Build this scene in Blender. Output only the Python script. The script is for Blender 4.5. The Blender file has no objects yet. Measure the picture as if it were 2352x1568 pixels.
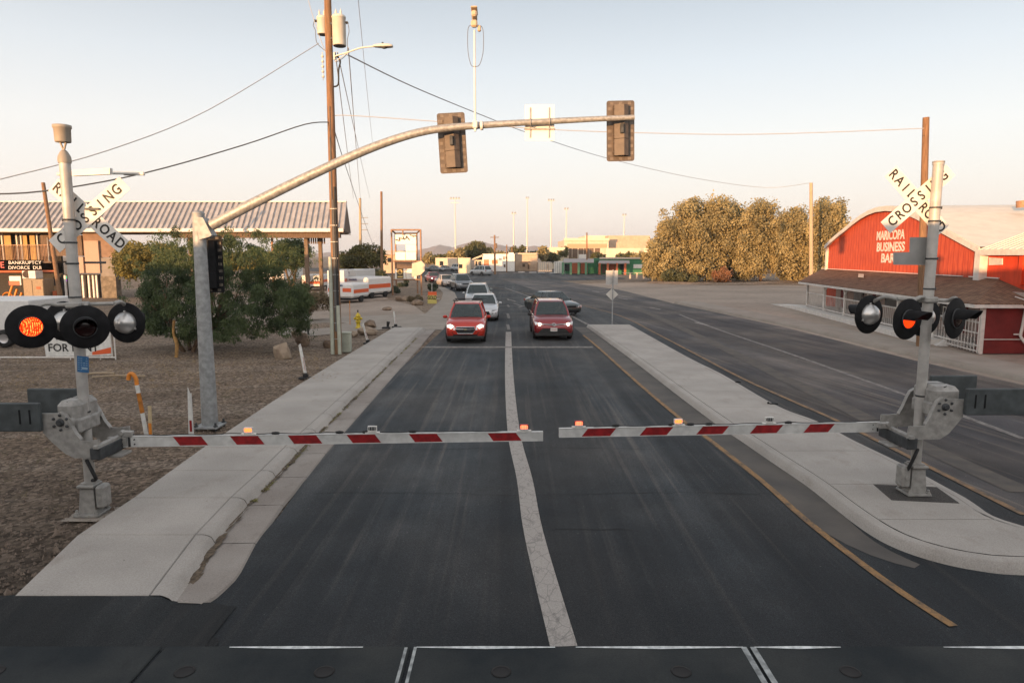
import bpy, math, random
import numpy as np
from mathutils import Vector, Matrix, Euler
R = math.radians
PI = math.pi
rnd = random.Random(7)
C = bpy.context.scene.collection

# ------------------------------------------------------------------ camera / world / sun / exposure
F, CX, CY, HOR, H = 1568.0, 1176.0, 784.0, 587.0, 3.8
PITCH = math.atan((CY - HOR) / F)
cam_d = bpy.data.cameras.new('camera')
cam = bpy.data.objects.new('camera', cam_d)
C.objects.link(cam)
cam.location = (0, 0, H)
cam.rotation_euler = (PI / 2 - PITCH, 0, 0)
cam_d.sensor_width = 36
cam_d.lens = 36 * F / 2352
cam_d.clip_end = 20000
cam_d.clip_start = 0.05
bpy.context.scene.camera = cam

SUN_EL, SUN_AZ = R(2.7), R(32)      # the low sun stands behind the viewer, 32 degrees to the left
sun_dir = Vector((-math.sin(SUN_AZ) * math.cos(SUN_EL), -math.cos(SUN_AZ) * math.cos(SUN_EL), math.sin(SUN_EL)))
w = bpy.data.worlds.new('World')
bpy.context.scene.world = w
w.use_nodes = True
nt = w.node_tree
nt.nodes.clear()
sky = nt.nodes.new('ShaderNodeTexSky')
sky.sky_type = 'NISHITA'
sky.sun_disc = False
sky.sun_elevation = SUN_EL
sky.sun_rotation = math.atan2(sun_dir.x, sun_dir.y)
sky.air_density = 1.0
sky.dust_density = 2.0
sky.ozone_density = 3.0
bg = nt.nodes.new('ShaderNodeBackground')
bg.inputs['Strength'].default_value = 0.15
wo = nt.nodes.new('ShaderNodeOutputWorld')
# the low-sun sky model goes murky near the horizon opposite the sun: lift it with pale dusty air by height above the horizon; unseen overhead part brightened to light the ground
tcw = nt.nodes.new('ShaderNodeTexCoord'); sx_ = nt.nodes.new('ShaderNodeSeparateXYZ'); nt.links.new(tcw.outputs['Generated'], sx_.inputs[0])
rw_ = nt.nodes.new('ShaderNodeValToRGB'); nt.links.new(sx_.outputs['Z'], rw_.inputs[0])
for i_, (p_, c_) in enumerate(((0.0, (.98, .895, .85)), (0.06, (.98, .91, .875)), (0.16, (.94, .92, .91)), (0.25, (.77, .80, .84)), (0.34, (.57, .61, .66)), (0.6, (.58, .60, .65)), (1.0, (.62, .63, .66)))):
    e_ = rw_.color_ramp.elements[i_] if i_ < 2 else rw_.color_ramp.elements.new(p_)
    e_.position = p_; e_.color = (*c_, 1)
ad_ = nt.nodes.new('ShaderNodeMix'); ad_.data_type = 'RGBA'; ad_.blend_type = 'ADD'; ad_.inputs[0].default_value = 1.0
ml_ = nt.nodes.new('ShaderNodeMix'); ml_.data_type = 'RGBA'; ml_.blend_type = 'MULTIPLY'; ml_.inputs[0].default_value = 1.0
nt.links.new(rw_.outputs[0], ml_.inputs[6]); ml_.inputs[7].default_value = (3.25, 3.22, 3.15, 1)
nt.links.new(ml_.outputs[2], ad_.inputs[6]); tn_ = nt.nodes.new('ShaderNodeMix'); tn_.data_type = 'RGBA'; tn_.blend_type = 'MULTIPLY'; tn_.inputs[0].default_value = 1.0
nt.links.new(sky.outputs[0], tn_.inputs[6]); tn_.inputs[7].default_value = (.42, .36, .30, 1)
nt.links.new(tn_.outputs[2], ad_.inputs[7])
# broad sunset glow round the low sun, behind the viewer
gy_ = nt.nodes.new('ShaderNodeMath'); gy_.operation = 'MULTIPLY'; gy_.inputs[1].default_value = -1.0; gy_.use_clamp = True; nt.links.new(sx_.outputs['Y'], gy_.inputs[0])
gl_ = nt.nodes.new('ShaderNodeMix'); gl_.data_type = 'RGBA'; gl_.blend_type = 'ADD'
nt.links.new(gy_.outputs[0], gl_.inputs[0]); nt.links.new(ad_.outputs[2], gl_.inputs[6]); gl_.inputs[7].default_value = (3.3, 3.0, 2.75, 1)
nt.links.new(gl_.outputs[2], bg.inputs['Color'])
nt.links.new(bg.outputs[0], wo.inputs['Surface'])

sd = bpy.data.lights.new('sun', 'SUN')
sd.energy = 5.0
sd.angle = R(0.5)
sd.color = (1.0, 0.57, 0.27)
so = bpy.data.objects.new('sun', sd)
C.objects.link(so)
so.rotation_euler = sun_dir.to_track_quat('Z', 'Y').to_euler()
vs = bpy.context.scene.view_settings
vs.view_transform = 'Standard'
vs.look = 'None'
vs.gamma = 1
vs.exposure = 1.0

# ------------------------------------------------------------------ photo position helpers (2352x1568 picture points)
def ray(u, v):
    a, b = (u - CX) / F, -(v - CY) / F
    s, c = math.sin(PITCH), math.cos(PITCH)
    return Vector((a, c + b * s, -s + b * c))
def G(u, v, z=0.0):
    d = ray(u, v)
    t = (z - H) / d.z
    return Vector((d.x * t, d.y * t, z))
def D(u, v, y):
    d = ray(u, v)
    t = y / d.y
    return Vector((d.x * t, y, H + d.z * t))

# ------------------------------------------------------------------ materials
MATS = {}
def mat(name, col, rough=0.7, metal=0.0, var=0.0, scale=8.0, bump=0.0, bscale=40.0, col2=None, emit=None, estr=0.0,
        spec=0.5, coat=0.0, stretch=None, transl=0.0, detail=4.0):
    if name in MATS: return MATS[name]
    m = bpy.data.materials.new(name)
    m.use_nodes = True
    t = m.node_tree
    b = t.nodes['Principled BSDF']
    b.inputs['Base Color'].default_value = (*col, 1)
    b.inputs['Roughness'].default_value = rough
    b.inputs['Metallic'].default_value = metal
    b.inputs['Specular IOR Level'].default_value = spec
    b.inputs['Coat Weight'].default_value = coat
    b.inputs['Coat Roughness'].default_value = 0.08
    tc = t.nodes.new('ShaderNodeTexCoord')
    mp = t.nodes.new('ShaderNodeMapping')
    t.links.new(tc.outputs['Object'], mp.inputs['Vector'])
    if stretch: mp.inputs['Scale'].default_value = stretch
    if var or col2:
        n = t.nodes.new('ShaderNodeTexNoise')
        n.inputs['Scale'].default_value = scale
        n.inputs['Detail'].default_value = detail
        t.links.new(mp.outputs[0], n.inputs['Vector'])
        r = t.nodes.new('ShaderNodeValToRGB')
        c2 = col2 or tuple(c * (1 - var) for c in col)
        c1 = col if col2 else tuple(min(1, c * (1 + var)) for c in col)
        r.color_ramp.elements[0].color = (*c2, 1)
        r.color_ramp.elements[0].position = 0.36
        r.color_ramp.elements[1].color = (*c1, 1)
        r.color_ramp.elements[1].position = 0.64
        t.links.new(n.outputs['Fac'], r.inputs['Fac'])
        t.links.new(r.outputs[0], b.inputs['Base Color'])
    if bump:
        n2 = t.nodes.new('ShaderNodeTexNoise')
        n2.inputs['Scale'].default_value = bscale
        n2.inputs['Detail'].default_value = 3
        t.links.new(mp.outputs[0], n2.inputs['Vector'])
        bp = t.nodes.new('ShaderNodeBump')
        bp.inputs['Strength'].default_value = bump
        bp.inputs['Distance'].default_value = 0.02
        t.links.new(n2.outputs['Fac'], bp.inputs['Height'])
        t.links.new(bp.outputs[0], b.inputs['Normal'])
    if emit:
        b.inputs['Emission Color'].default_value = (*emit, 1)
        b.inputs['Emission Strength'].default_value = estr
    if transl:
        tr = t.nodes.new('ShaderNodeBsdfTranslucent')
        mx = t.nodes.new('ShaderNodeMixShader')
        mx.inputs[0].default_value = transl
        src = b.inputs['Base Color'].links[0].from_socket if b.inputs['Base Color'].links else None
        if src: t.links.new(src, tr.inputs['Color'])
        else: tr.inputs['Color'].default_value = (*col, 1)
        o = t.nodes['Material Output']
        t.links.new(b.outputs[0], mx.inputs[1])
        t.links.new(tr.outputs[0], mx.inputs[2])
        t.links.new(mx.outputs[0], o.inputs['Surface'])
    MATS[name] = m
    return m

class NT:
    """small node helper for layered ground materials"""
    def __init__(s, name, rough=0.9, spec=0.3):
        s.m = bpy.data.materials.new(name); s.m.use_nodes = True
        s.t = s.m.node_tree; s.b = s.t.nodes['Principled BSDF']
        s.b.inputs['Roughness'].default_value = rough
        s.b.inputs['Specular IOR Level'].default_value = spec
        s.tc = s.t.nodes.new('ShaderNodeTexCoord')
    def noise(s, scale, detail=4, stretch=(1, 1, 1), rough=0.5, rot=0):
        mp = s.t.nodes.new('ShaderNodeMapping'); mp.inputs['Scale'].default_value = stretch
        if rot: mp.vector_type = 'TEXTURE'; mp.inputs['Scale'].default_value = tuple(1 / q for q in stretch); mp.inputs['Rotation'].default_value = (0, 0, rot)
        s.t.links.new(s.tc.outputs['Object'], mp.inputs['Vector'])
        n = s.t.nodes.new('ShaderNodeTexNoise'); n.inputs['Scale'].default_value = scale
        n.inputs['Detail'].default_value = detail; n.inputs['Roughness'].default_value = rough
        s.t.links.new(mp.outputs[0], n.inputs['Vector'])
        return n.outputs['Fac']
    def voronoi(s, scale, feature='F1', stretch=(1, 1, 1), out='Distance'):
        mp = s.t.nodes.new('ShaderNodeMapping'); mp.inputs['Scale'].default_value = stretch
        s.t.links.new(s.tc.outputs['Object'], mp.inputs['Vector'])
        n = s.t.nodes.new('ShaderNodeTexVoronoi'); n.inputs['Scale'].default_value = scale; n.feature = feature
        s.t.links.new(mp.outputs[0], n.inputs['Vector'])
        return n.outputs[out]
    def ramp(s, fac, stops):
        r = s.t.nodes.new('ShaderNodeValToRGB'); el = r.color_ramp.elements
        for i, (p, c) in enumerate(stops):
            e = el[i] if i < 2 else el.new(p)
            e.position = p
            e.color = (*c, 1) if isinstance(c, tuple) else (c, c, c, 1)
        s.t.links.new(fac, r.inputs['Fac'])
        return r.outputs[0]
    def mix(s, fac, a, b, mode='MIX'):
        x = s.t.nodes.new('ShaderNodeMix'); x.data_type = 'RGBA'; x.blend_type = mode
        for sock, v in ((x.inputs[0], fac), (x.inputs[6], a), (x.inputs[7], b)):
            if hasattr(v, 'links') or isinstance(v, bpy.types.NodeSocket): s.t.links.new(v, sock)
            elif isinstance(v, tuple): sock.default_value = (*v, 1)
            else: sock.default_value = v
        return x.outputs[2]
    def color(s, c): s.t.links.new(c, s.b.inputs['Base Color']); return s
    def bump(s, fac, strength=0.3, dist=0.02):
        bp = s.t.nodes.new('ShaderNodeBump'); bp.inputs['Strength'].default_value = strength
        bp.inputs['Distance'].default_value = dist
        s.t.links.new(fac, bp.inputs['Height']); s.t.links.new(bp.outputs[0], s.b.inputs['Normal']); return s

# asphalt: aggregate speckle, long tyre polish streaks along the road, patches, cracks
def asphalt_mat(name, c_dark, c_light, dusty, rot=0.0, painted_dim=False):
    a = NT(name, rough=0.85, spec=0.35)
    streak = a.noise(1.0, 5, (1.9, 0.035, 1), 0.6, rot)
    base = a.ramp(streak, [(0.30, c_dark), (0.62, c_light)])
    patch = a.ramp(a.noise(0.22, 4), [(0.42, 0.0), (0.66, 1.0)])
    base = a.mix(patch, base, a.mix(0.5, base, dusty))
    s2 = a.ramp(a.noise(3.2, 4, (1.6, 0.03, 1), 0.55, rot), [(0.54, 0.0), (0.70, 0.7)])
    base = a.mix(s2, base, dusty)
    base = a.mix(1.0, base, a.ramp(a.noise(.62, 3, (1.0, 0.03, 1), 0.45, rot), [(0.36, .68), (0.5, 1.0), (0.64, 1.45)]), 'MULTIPLY')
    base = a.mix(1.0, base, a.ramp(a.noise(1.6, 5, (1, .6, 1), 0.6), [(0.34, .82), (0.66, 1.18)]), 'MULTIPLY')
    sp = a.ramp(a.noise(95, 2), [(0.34, 0.5), (0.56, 1.0), (0.72, 1.75)])
    base = a.mix(1.0, base, sp, 'MULTIPLY')
    fleck = a.ramp(a.voronoi(5.5), [(0.028, 1.0), (0.045, 0.0)])
    base = a.mix(fleck, base, tuple(min(1, x * 2.6) for x in dusty))
    if painted_dim:  # dim foreground painted into the asphalt colour, fading out with distance
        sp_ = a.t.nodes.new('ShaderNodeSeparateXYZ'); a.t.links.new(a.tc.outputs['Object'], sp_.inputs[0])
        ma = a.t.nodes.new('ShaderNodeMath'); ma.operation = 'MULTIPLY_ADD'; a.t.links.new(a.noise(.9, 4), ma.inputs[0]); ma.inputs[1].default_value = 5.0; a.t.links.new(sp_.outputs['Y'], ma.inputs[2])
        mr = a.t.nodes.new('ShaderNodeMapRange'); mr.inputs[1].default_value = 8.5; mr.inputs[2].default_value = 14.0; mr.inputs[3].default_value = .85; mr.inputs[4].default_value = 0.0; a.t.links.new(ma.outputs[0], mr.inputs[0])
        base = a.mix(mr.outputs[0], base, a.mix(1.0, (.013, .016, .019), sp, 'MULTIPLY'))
    a.color(base); a.bump(a.noise(120, 3), 0.5, 0.012)
    return a.m
M_road = asphalt_mat('asphalt', (0.013, 0.018, 0.022), (0.040, 0.046, 0.050), (0.100, 0.092, 0.084), painted_dim=True)
M_newasph = asphalt_mat('fresh_asphalt', (0.008, 0.010, 0.011), (0.016, 0.018, 0.019), (0.030, 0.028, 0.027))
M_road2 = asphalt_mat('asphalt_highway', (0.028, 0.028, 0.033), (0.062, 0.059, 0.060), (0.185, 0.155, 0.128), rot=R(9))

def concrete_mat(name, c, c2, stain):
    a = NT(name, 0.88, 0.3)
    base = a.ramp(a.noise(0.9, 5), [(0.35, c2), (0.65, c)])
    st = a.ramp(a.noise(2.6, 6, (1, 0.5, 1), 0.65), [(0.56, 0.0), (0.78, 0.65)])
    base = a.mix(st, base, stain)
    gr = a.ramp(a.noise(60, 3), [(0.3, 0.82), (0.7, 1.1)])
    base = a.mix(1.0, base, gr, 'MULTIPLY')
    pit = a.ramp(a.voronoi(2.4), [(0.018, 0.75), (0.03, 0.0)])
    base = a.mix(pit, base, (0.06, 0.05, 0.045))
    a.color(base); a.bump(a.noise(90, 3), 0.3, 0.006)
    return a.m
M_conc = concrete_mat('concrete', (0.40, 0.37, 0.335), (0.33, 0.305, 0.275), (0.25, 0.215, 0.18))
M_conc2 = concrete_mat('concrete_dusty', (0.30, 0.265, 0.225), (0.25, 0.215, 0.18), (0.19, 0.155, 0.125))
M_gutter = concrete_mat('gutter_concrete', (0.31, 0.28, 0.25), (0.24, 0.21, 0.185), (0.14, 0.115, 0.09))
M_panel = concrete_mat('crossing_panel', (0.040, 0.043, 0.042), (0.014, 0.019, 0.022), (0.010, 0.012, 0.013))

g = NT('sand_ground', 0.95, 0.15)
gb = g.ramp(g.noise(0.10, 6), [(0.35, (0.185, 0.138, 0.100)), (0.65, (0.272, 0.208, 0.155))])
gb = g.mix(g.ramp(g.noise(0.45, 6, (1, 1, 1), 0.7), [(0.46, 0.0), (0.66, 0.6)]), gb, (0.115, 0.088, 0.067))
gb = g.mix(g.ramp(g.noise(0.8, 3, (0.10, 1.5, 1), 0.5, R(8)), [(0.50, 0.0), (0.60, 0.55)]), gb, (0.285, 0.232, 0.185))
gb = g.mix(g.ramp(g.noise(6.0, 5, (1, 1, 1), 0.7), [(0.50, 0.0), (0.68, 0.4)]), gb, (0.095, 0.074, 0.058))
gs = g.voronoi(16, 'F1', (1, 1, 1), 'Color')
gb = g.mix(0.75, gb, g.mix(1.0, gb, g.ramp(gs, [(0.12, 0.35), (0.5, 1.0), (0.88, 2.0)]), 'MULTIPLY'))
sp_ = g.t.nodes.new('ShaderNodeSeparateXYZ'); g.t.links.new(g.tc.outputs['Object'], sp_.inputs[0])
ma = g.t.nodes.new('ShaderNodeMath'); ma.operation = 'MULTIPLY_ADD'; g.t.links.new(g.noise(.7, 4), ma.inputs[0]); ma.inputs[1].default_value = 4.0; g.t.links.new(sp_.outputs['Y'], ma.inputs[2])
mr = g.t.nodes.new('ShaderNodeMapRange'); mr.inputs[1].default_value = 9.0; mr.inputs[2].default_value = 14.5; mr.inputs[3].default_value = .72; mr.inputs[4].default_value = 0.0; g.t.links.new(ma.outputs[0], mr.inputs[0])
gb = g.mix(mr.outputs[0], gb, g.mix(1.0, (.062, .052, .044), g.ramp(gs, [(0.12, 0.35), (0.5, 1.0), (0.88, 2.2)]), 'MULTIPLY'))   # darker stony tone mixed in towards the tracks
g.color(gb); g.bump(g.noise(18, 6, (1, 1, 1), 0.75), 1.0, 0.09)
M_ground = g.m
g = NT('parking_dust', 0.93, 0.2)
gb = g.ramp(g.noise(0.16, 6), [(0.35, (0.27, 0.22, 0.18)), (0.65, (0.36, 0.295, 0.24))])
gb = g.mix(g.ramp(g.noise(2.0, 5), [(0.5, 0.0), (0.75, 0.5)]), gb, (0.13, 0.11, 0.09))
gb = g.mix(1.0, gb, g.ramp(g.noise(70, 2), [(0.3, 0.75), (0.7, 1.15)]), 'MULTIPLY')
g.color(gb); g.bump(g.noise(50, 3), 0.4, 0.01)
M_lot = g.m
def paint_mat(name, c, under=(0.07, 0.068, 0.065), wear=0.5):
    a = NT(name, 0.8, 0.3)
    f1 = a.noise(6, 6, (1, 0.5, 1), 0.75)
    f = a.ramp(f1, [(wear - 0.08, 1.0), (wear + 0.14, 0.0)])
    v = a.ramp(a.voronoi(7, 'DISTANCE_TO_EDGE', (1, 0.6, 1)), [(0.0, 1.0), (0.035, 0.0)])
    col = a.mix(f, under, c)
    col = a.mix(v, col, a.mix(0.5, under, c))
    a.color(a.mix(1.0, col, a.ramp(a.noise(70, 2), [(0.3, 0.8), (0.7, 1.1)]), 'MULTIPLY'))
    return a.m
M_white = paint_mat('worn_white_paint', (0.36, 0.33, 0.30), wear=0.62)
M_white2 = paint_mat('faint_white_paint', (0.24, 0.22, 0.20), wear=0.52)
M_white3 = mat('fresh_white_paint', (0.62, 0.64, 0.63), 0.7, var=0.25, scale=14)
M_yellow = paint_mat('worn_yellow_paint', (0.30, 0.175, 0.075), wear=0.53)
M_yellow2 = paint_mat('faint_yellow_paint', (0.27, 0.165, 0.085), wear=0.52)

M_galv = mat('galvanised_steel', (0.30, 0.295, 0.28), 0.5, 0.35, var=0.22, scale=16, bump=0.1, bscale=60)
M_galvd = mat('weathered_galvanised', (0.27, 0.28, 0.28), 0.6, 0.2, var=0.2, scale=9, bump=0.15, bscale=50)
M_alum = mat('brushed_aluminium', (0.55, 0.54, 0.52), 0.32, 0.75, var=0.1, scale=10)
M_maskgrey = mat('mechanism_paint', (0.29, 0.28, 0.26), 0.55, 0.1, var=0.18, scale=11, bump=0.08)
M_mast = mat('mast_paint', (0.40, 0.385, 0.36), 0.5, 0.15, var=0.12, scale=7, bump=0.06)
M_black = mat('black_enamel', (0.010, 0.010, 0.011), 0.75, spec=0.2, var=0.3, scale=8)
M_blackplastic = mat('black_rubber', (0.018, 0.018, 0.018), 0.75, var=0.3, scale=10)
M_darkbox = mat('dark_grey_casting', (0.045, 0.048, 0.05), 0.65, 0.1, var=0.3, scale=9)
M_cw = mat('counterweight_paint', (0.055, 0.064, 0.066), 0.7, 0.0, var=0.25, scale=6)
M_letter = mat('black_lettering', (0.015, 0.014, 0.013), 0.7)
M_wsign = mat('white_sign_sheet', (0.62, 0.60, 0.56), 0.6, var=0.06, scale=5)
M_signback = mat('sign_back', (0.50, 0.49, 0.47), 0.55, 0.3, var=0.12, scale=6)
M_greyplate = mat('grey_plate', (0.26, 0.26, 0.25), 0.6, 0.1, var=0.1, scale=5)
M_blue = mat('blue_sign', (0.020, 0.115, 0.27), 0.5, var=0.1, scale=12)
M_red = mat('red_reflective', (0.24, 0.008, 0.010), 0.5, var=0.25, scale=11)
M_armwhite = mat('white_arm_sheet', (0.52, 0.52, 0.50), 0.5, var=0.12, scale=7)
M_lamp = mat('red_lamp_lit', (0.6, 0.05, 0.02), 0.4, emit=(1.0, 0.16, 0.07), estr=1.5)
M_lampo = mat('amber_lamp_lit', (0.6, 0.1, 0.02), 0.4, emit=(1.0, 0.17, 0.03), estr=1.6)
M_brown = mat('signal_housing_paint', (0.085, 0.064, 0.048), 0.6, var=0.18, scale=9)
M_wood = mat('pole_wood', (0.26, 0.145, 0.075), 0.85, col2=(0.13, 0.070, 0.036), scale=5, stretch=(9, 9, 0.35), bump=0.5, bscale=20)
M_wood2 = mat('grey_pole_wood', (0.20, 0.145, 0.10), 0.85, col2=(0.11, 0.075, 0.05), scale=5, stretch=(9, 9, 0.35), bump=0.5, bscale=20)
M_palepole = mat('pale_pole_wood', (0.42, 0.33, 0.22), 0.85, col2=(0.30, 0.22, 0.14), scale=5, stretch=(9, 9, 0.35))
M_conduit = mat('pale_green_conduit', (0.36, 0.38, 0.31), 0.6, var=0.1, scale=4)
M_trafo = mat('transformer_enamel', (0.52, 0.50, 0.44), 0.45, var=0.06, scale=4)
M_wire = mat('cable_rubber', (0.11, 0.105, 0.10), 0.7)
M_wirel = mat('bare_cable', (0.36, 0.35, 0.35), 0.6)
M_lens = mat('dark_lens', (0.02, 0.006, 0.006), 0.15)
M_orange = mat('orange_plastic', (0.60, 0.20, 0.02), 0.55, var=0.15, scale=10)
M_whiteplastic = mat('white_plastic', (0.60, 0.60, 0.57), 0.55, var=0.12, scale=8)
M_yhyd = mat('hydrant_yellow', (0.55, 0.40, 0.02), 0.5, var=0.15, scale=9)
M_rock = mat('sandstone', (0.25, 0.18, 0.125), 0.95, col2=(0.14, 0.10, 0.072), scale=3.5, bump=0.8, bscale=9)
M_rock2 = mat('pale_sandstone', (0.34, 0.27, 0.20), 0.95, col2=(0.24, 0.18, 0.13), scale=3.5, bump=0.6, bscale=9)
M_barn = mat('barn_red_boards', (0.56, 0.092, 0.036), 0.8, col2=(0.42, 0.058, 0.026), scale=3.0, stretch=(3, 3, 0.5), bump=0.3, bscale=10)
M_barn_dark = mat('maroon_render', (0.16, 0.018, 0.016), 0.8, var=0.2, scale=2)
M_trim = mat('white_trim', (0.60, 0.57, 0.53), 0.7, var=0.1, scale=4)
M_shingle = None
M_cream = mat('cream_metal_roof', (0.62, 0.56, 0.47), 0.6, var=0.06, scale=1.5)
M_roofm = mat('sheet_metal_roof', (0.36, 0.34, 0.33), 0.5, 0.15, var=0.12, scale=1.5)
M_glassd = mat('dark_window_glass', (0.02, 0.024, 0.028), 0.08, spec=0.6)
M_tan = mat('tan_stucco', (0.44, 0.33, 0.24), 0.9, var=0.1, scale=1.5)
M_tan2 = mat('light_tan_stucco', (0.55, 0.46, 0.36), 0.9, var=0.08, scale=1.5)
M_cream2 = mat('cream_stucco', (0.60, 0.52, 0.38), 0.9, var=0.08, scale=1.5)
M_whiteb = mat('white_stucco', (0.68, 0.66, 0.62), 0.85, var=0.06, scale=2)
M_brownw = mat('brown_board', (0.12, 0.08, 0.055), 0.85, var=0.25, scale=3, stretch=(4, 4, 0.6))
M_green = mat('green_stucco', (0.035, 0.16, 0.075), 0.85, var=0.12, scale=2)
M_terr = mat('terracotta_paint', (0.36, 0.10, 0.045), 0.85, var=0.12, scale=2)
M_stone = mat('stone_veneer', (0.19, 0.155, 0.115), 0.9, col2=(0.11, 0.09, 0.065), scale=4, bump=0.6, bscale=8)
M_steelbrown = mat('rusty_steel_tube', (0.30, 0.17, 0.10), 0.7, 0.2, var=0.25, scale=7)
M_tyre = mat('tyre_rubber', (0.016, 0.016, 0.016), 0.85)
M_rim = mat('alloy_rim', (0.42, 0.42, 0.43), 0.35, 0.7)
M_chrome = mat('chrome', (0.65, 0.65, 0.66), 0.15, 0.95)
M_skin = mat('skin', (0.42, 0.24, 0.16), 0.6)
M_shirt = mat('pale_shirt', (0.45, 0.46, 0.48), 0.85)
M_shirt2 = mat('dark_pink_shirt', (0.28, 0.10, 0.10), 0.85)
M_hair = mat('dark_hair', (0.03, 0.02, 0.015), 0.8)

# ------------------------------------------------------------------ mesh builder
class MB:
    def __init__(s): s.v = []; s.f = []; s.m = []; s.sm = []
    def add(s, vs, fs, mi=0, smooth=False):
        o = len(s.v); s.v += [Vector(p) for p in vs]
        for f in fs: s.f.append([i + o for i in f]); s.m.append(mi); s.sm.append(smooth)
        return s
    def box(s, c, d, rot=None, mi=0, bevel=0.0):
        x, y, z = d[0] / 2, d[1] / 2, d[2] / 2
        b = min(bevel, x * .9, y * .9, z * .9)
        if b <= 0:
            vs = [Vector((sx * x, sy * y, sz * z)) for sx in (-1, 1) for sy in (-1, 1) for sz in (-1, 1)]
            fs = [(0, 1, 3, 2), (4, 6, 7, 5), (0, 4, 5, 1), (2, 3, 7, 6), (0, 2, 6, 4), (1, 5, 7, 3)]
        else:
            vs = []; idx = {}
            for sx in (-1, 1):
                for sy in (-1, 1):
                    for sz in (-1, 1):
                        for k in range(3):
                            p = [sx * (x - b), sy * (y - b), sz * (z - b)]
                            p[k] = (sx * x, sy * y, sz * z)[k]
                            idx[sx, sy, sz, k] = len(vs); vs.append(Vector(p))
            fs = []
            for k in range(3):
                for sg in (-1, 1):
                    q = []
                    for a, c2 in ((-1, -1), (1, -1), (1, 1), (-1, 1)):
                        t = [0, 0, 0]; t[k] = sg; t[(k + 1) % 3] = a; t[(k + 2) % 3] = c2
                        q.append(idx[t[0], t[1], t[2], k])
                    fs.append(q if sg > 0 else q[::-1])
            for k in range(3):
                k1, k2 = (k + 1) % 3, (k + 2) % 3
                for a in (-1, 1):
                    for c2 in (-1, 1):
                        t0 = [0, 0, 0]; t1 = [0, 0, 0]
                        t0[k] = -1; t1[k] = 1
                        for t in (t0, t1): t[k1] = a; t[k2] = c2
                        q = [idx[(*t0, k1)], idx[(*t1, k1)], idx[(*t1, k2)], idx[(*t0, k2)]]
                        fs.append(q if a * c2 < 0 else q[::-1])
            for sx in (-1, 1):
                for sy in (-1, 1):
                    for sz in (-1, 1):
                        q = [idx[sx, sy, sz, 0], idx[sx, sy, sz, 1], idx[sx, sy, sz, 2]]
                        fs.append(q if sx * sy * sz > 0 else q[::-1])
        if rot is not None:
            rm = rot if isinstance(rot, Matrix) else Euler(rot).to_matrix()
            vs = [rm @ p for p in vs]
        c = Vector(c)
        return s.add([p + c for p in vs], fs, mi)
    def cyl(s, p0, p1, r0, r1=None, n=16, caps=True, mi=0, smooth=True):
        p0, p1 = Vector(p0), Vector(p1); r1 = r0 if r1 is None else r1
        d = (p1 - p0).normalized()
        a = d.orthogonal().normalized(); b = d.cross(a)
        vs = []
        for p, r in ((p0, r0), (p1, r1)):
            vs += [p + (a * math.cos(2 * PI * i / n) + b * math.sin(2 * PI * i / n)) * r for i in range(n)]
        s.add(vs, [(i, (i + 1) % n, n + (i + 1) % n, n + i) for i in range(n)], mi, smooth)
        if caps: s.add(vs[:n], [tuple(range(n))[::-1]], mi); s.add(vs[n:], [tuple(range(n))], mi)
        return s
    def tube(s, pts, r, n=8, mi=0, caps=True):
        pts = [Vector(p) for p in pts]; rs = r if isinstance(r, (list, tuple)) else [r] * len(pts)
        vs = []; a = None
        for i, p in enumerate(pts):
            d = (pts[min(i + 1, len(pts) - 1)] - pts[max(i - 1, 0)]).normalized()
            if a is None: a = d.orthogonal().normalized()
            a = (a - d * a.dot(d)).normalized(); b = d.cross(a)
            vs += [p + (a * math.cos(2 * PI * k / n) + b * math.sin(2 * PI * k / n)) * rs[i] for k in range(n)]
        fs = [(i * n + k, i * n + (k + 1) % n, (i + 1) * n + (k + 1) % n, (i + 1) * n + k) for i in range(len(pts) - 1) for k in range(n)]
        s.add(vs, fs, mi, True)
        if caps: s.add(vs[:n], [tuple(range(n))[::-1]], mi); s.add(vs[-n:], [tuple(range(n))], mi)
        return s
    def lathe(s, prof, c=(0, 0, 0), axis=(0, 0, 1), n=20, mi=0, smooth=True, a0=0, a1=2 * PI):
        ax = Vector(axis).normalized(); a = ax.orthogonal().normalized()
        if abs(ax.z) < .99: a = Vector((0, 0, 1)).cross(ax).normalized()
        b = ax.cross(a); c = Vector(c); full = abs(a1 - a0 - 2 * PI) < 1e-6
        cols = n if full else n + 1; vs = []
        for r, h in prof:
            for i in range(cols):
                t = a0 + (a1 - a0) * i / n
                vs.append(c + ax * h + (a * math.cos(t) + b * math.sin(t)) * r)
        fs = []
        for j in range(len(prof) - 1):
            for i in range(n):
                i2 = (i + 1) % cols
                fs.append((j * cols + i, j * cols + i2, (j + 1) * cols + i2, (j + 1) * cols + i))
        return s.add(vs, fs, mi, smooth)
    def prism(s, pts, ext, mi=0):
        """pts: 3-D polygon, ext: extrusion vector"""
        n = len(pts); e = Vector(ext); vs = [Vector(p) for p in pts] + [Vector(p) + e for p in pts]
        fs = [tuple(range(n)), tuple(range(2 * n - 1, n - 1, -1))] + [(i, n + i, n + (i + 1) % n, (i + 1) % n) for i in range(n)]
        return s.add(vs, fs, mi)
    def build(s, name, mats, parent=None, loc=None, rz=0.0, recalc=True):
        """vertices are in world space when the parent/own location is given, else local"""
        if not isinstance(mats, (list, tuple)): mats = [mats]
        off = Vector((0, 0, 0))
        if parent is not None and not parent.get('local'):
            q = parent
            while q: off += q.location; q = q.parent
        elif loc is not None: off = Vector(loc)
        used = sorted({i for f in s.f for i in f}); 
        if len(used) < len(s.v): mp_ = {a: b for b, a in enumerate(used)}; s.v = [s.v[i] for i in used]; s.f = [[mp_[i] for i in f] for f in s.f]
        me = bpy.data.meshes.new(name)
        me.from_pydata([tuple(p - off) for p in s.v], [], s.f)
        for m in mats: me.materials.append(m)
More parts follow.
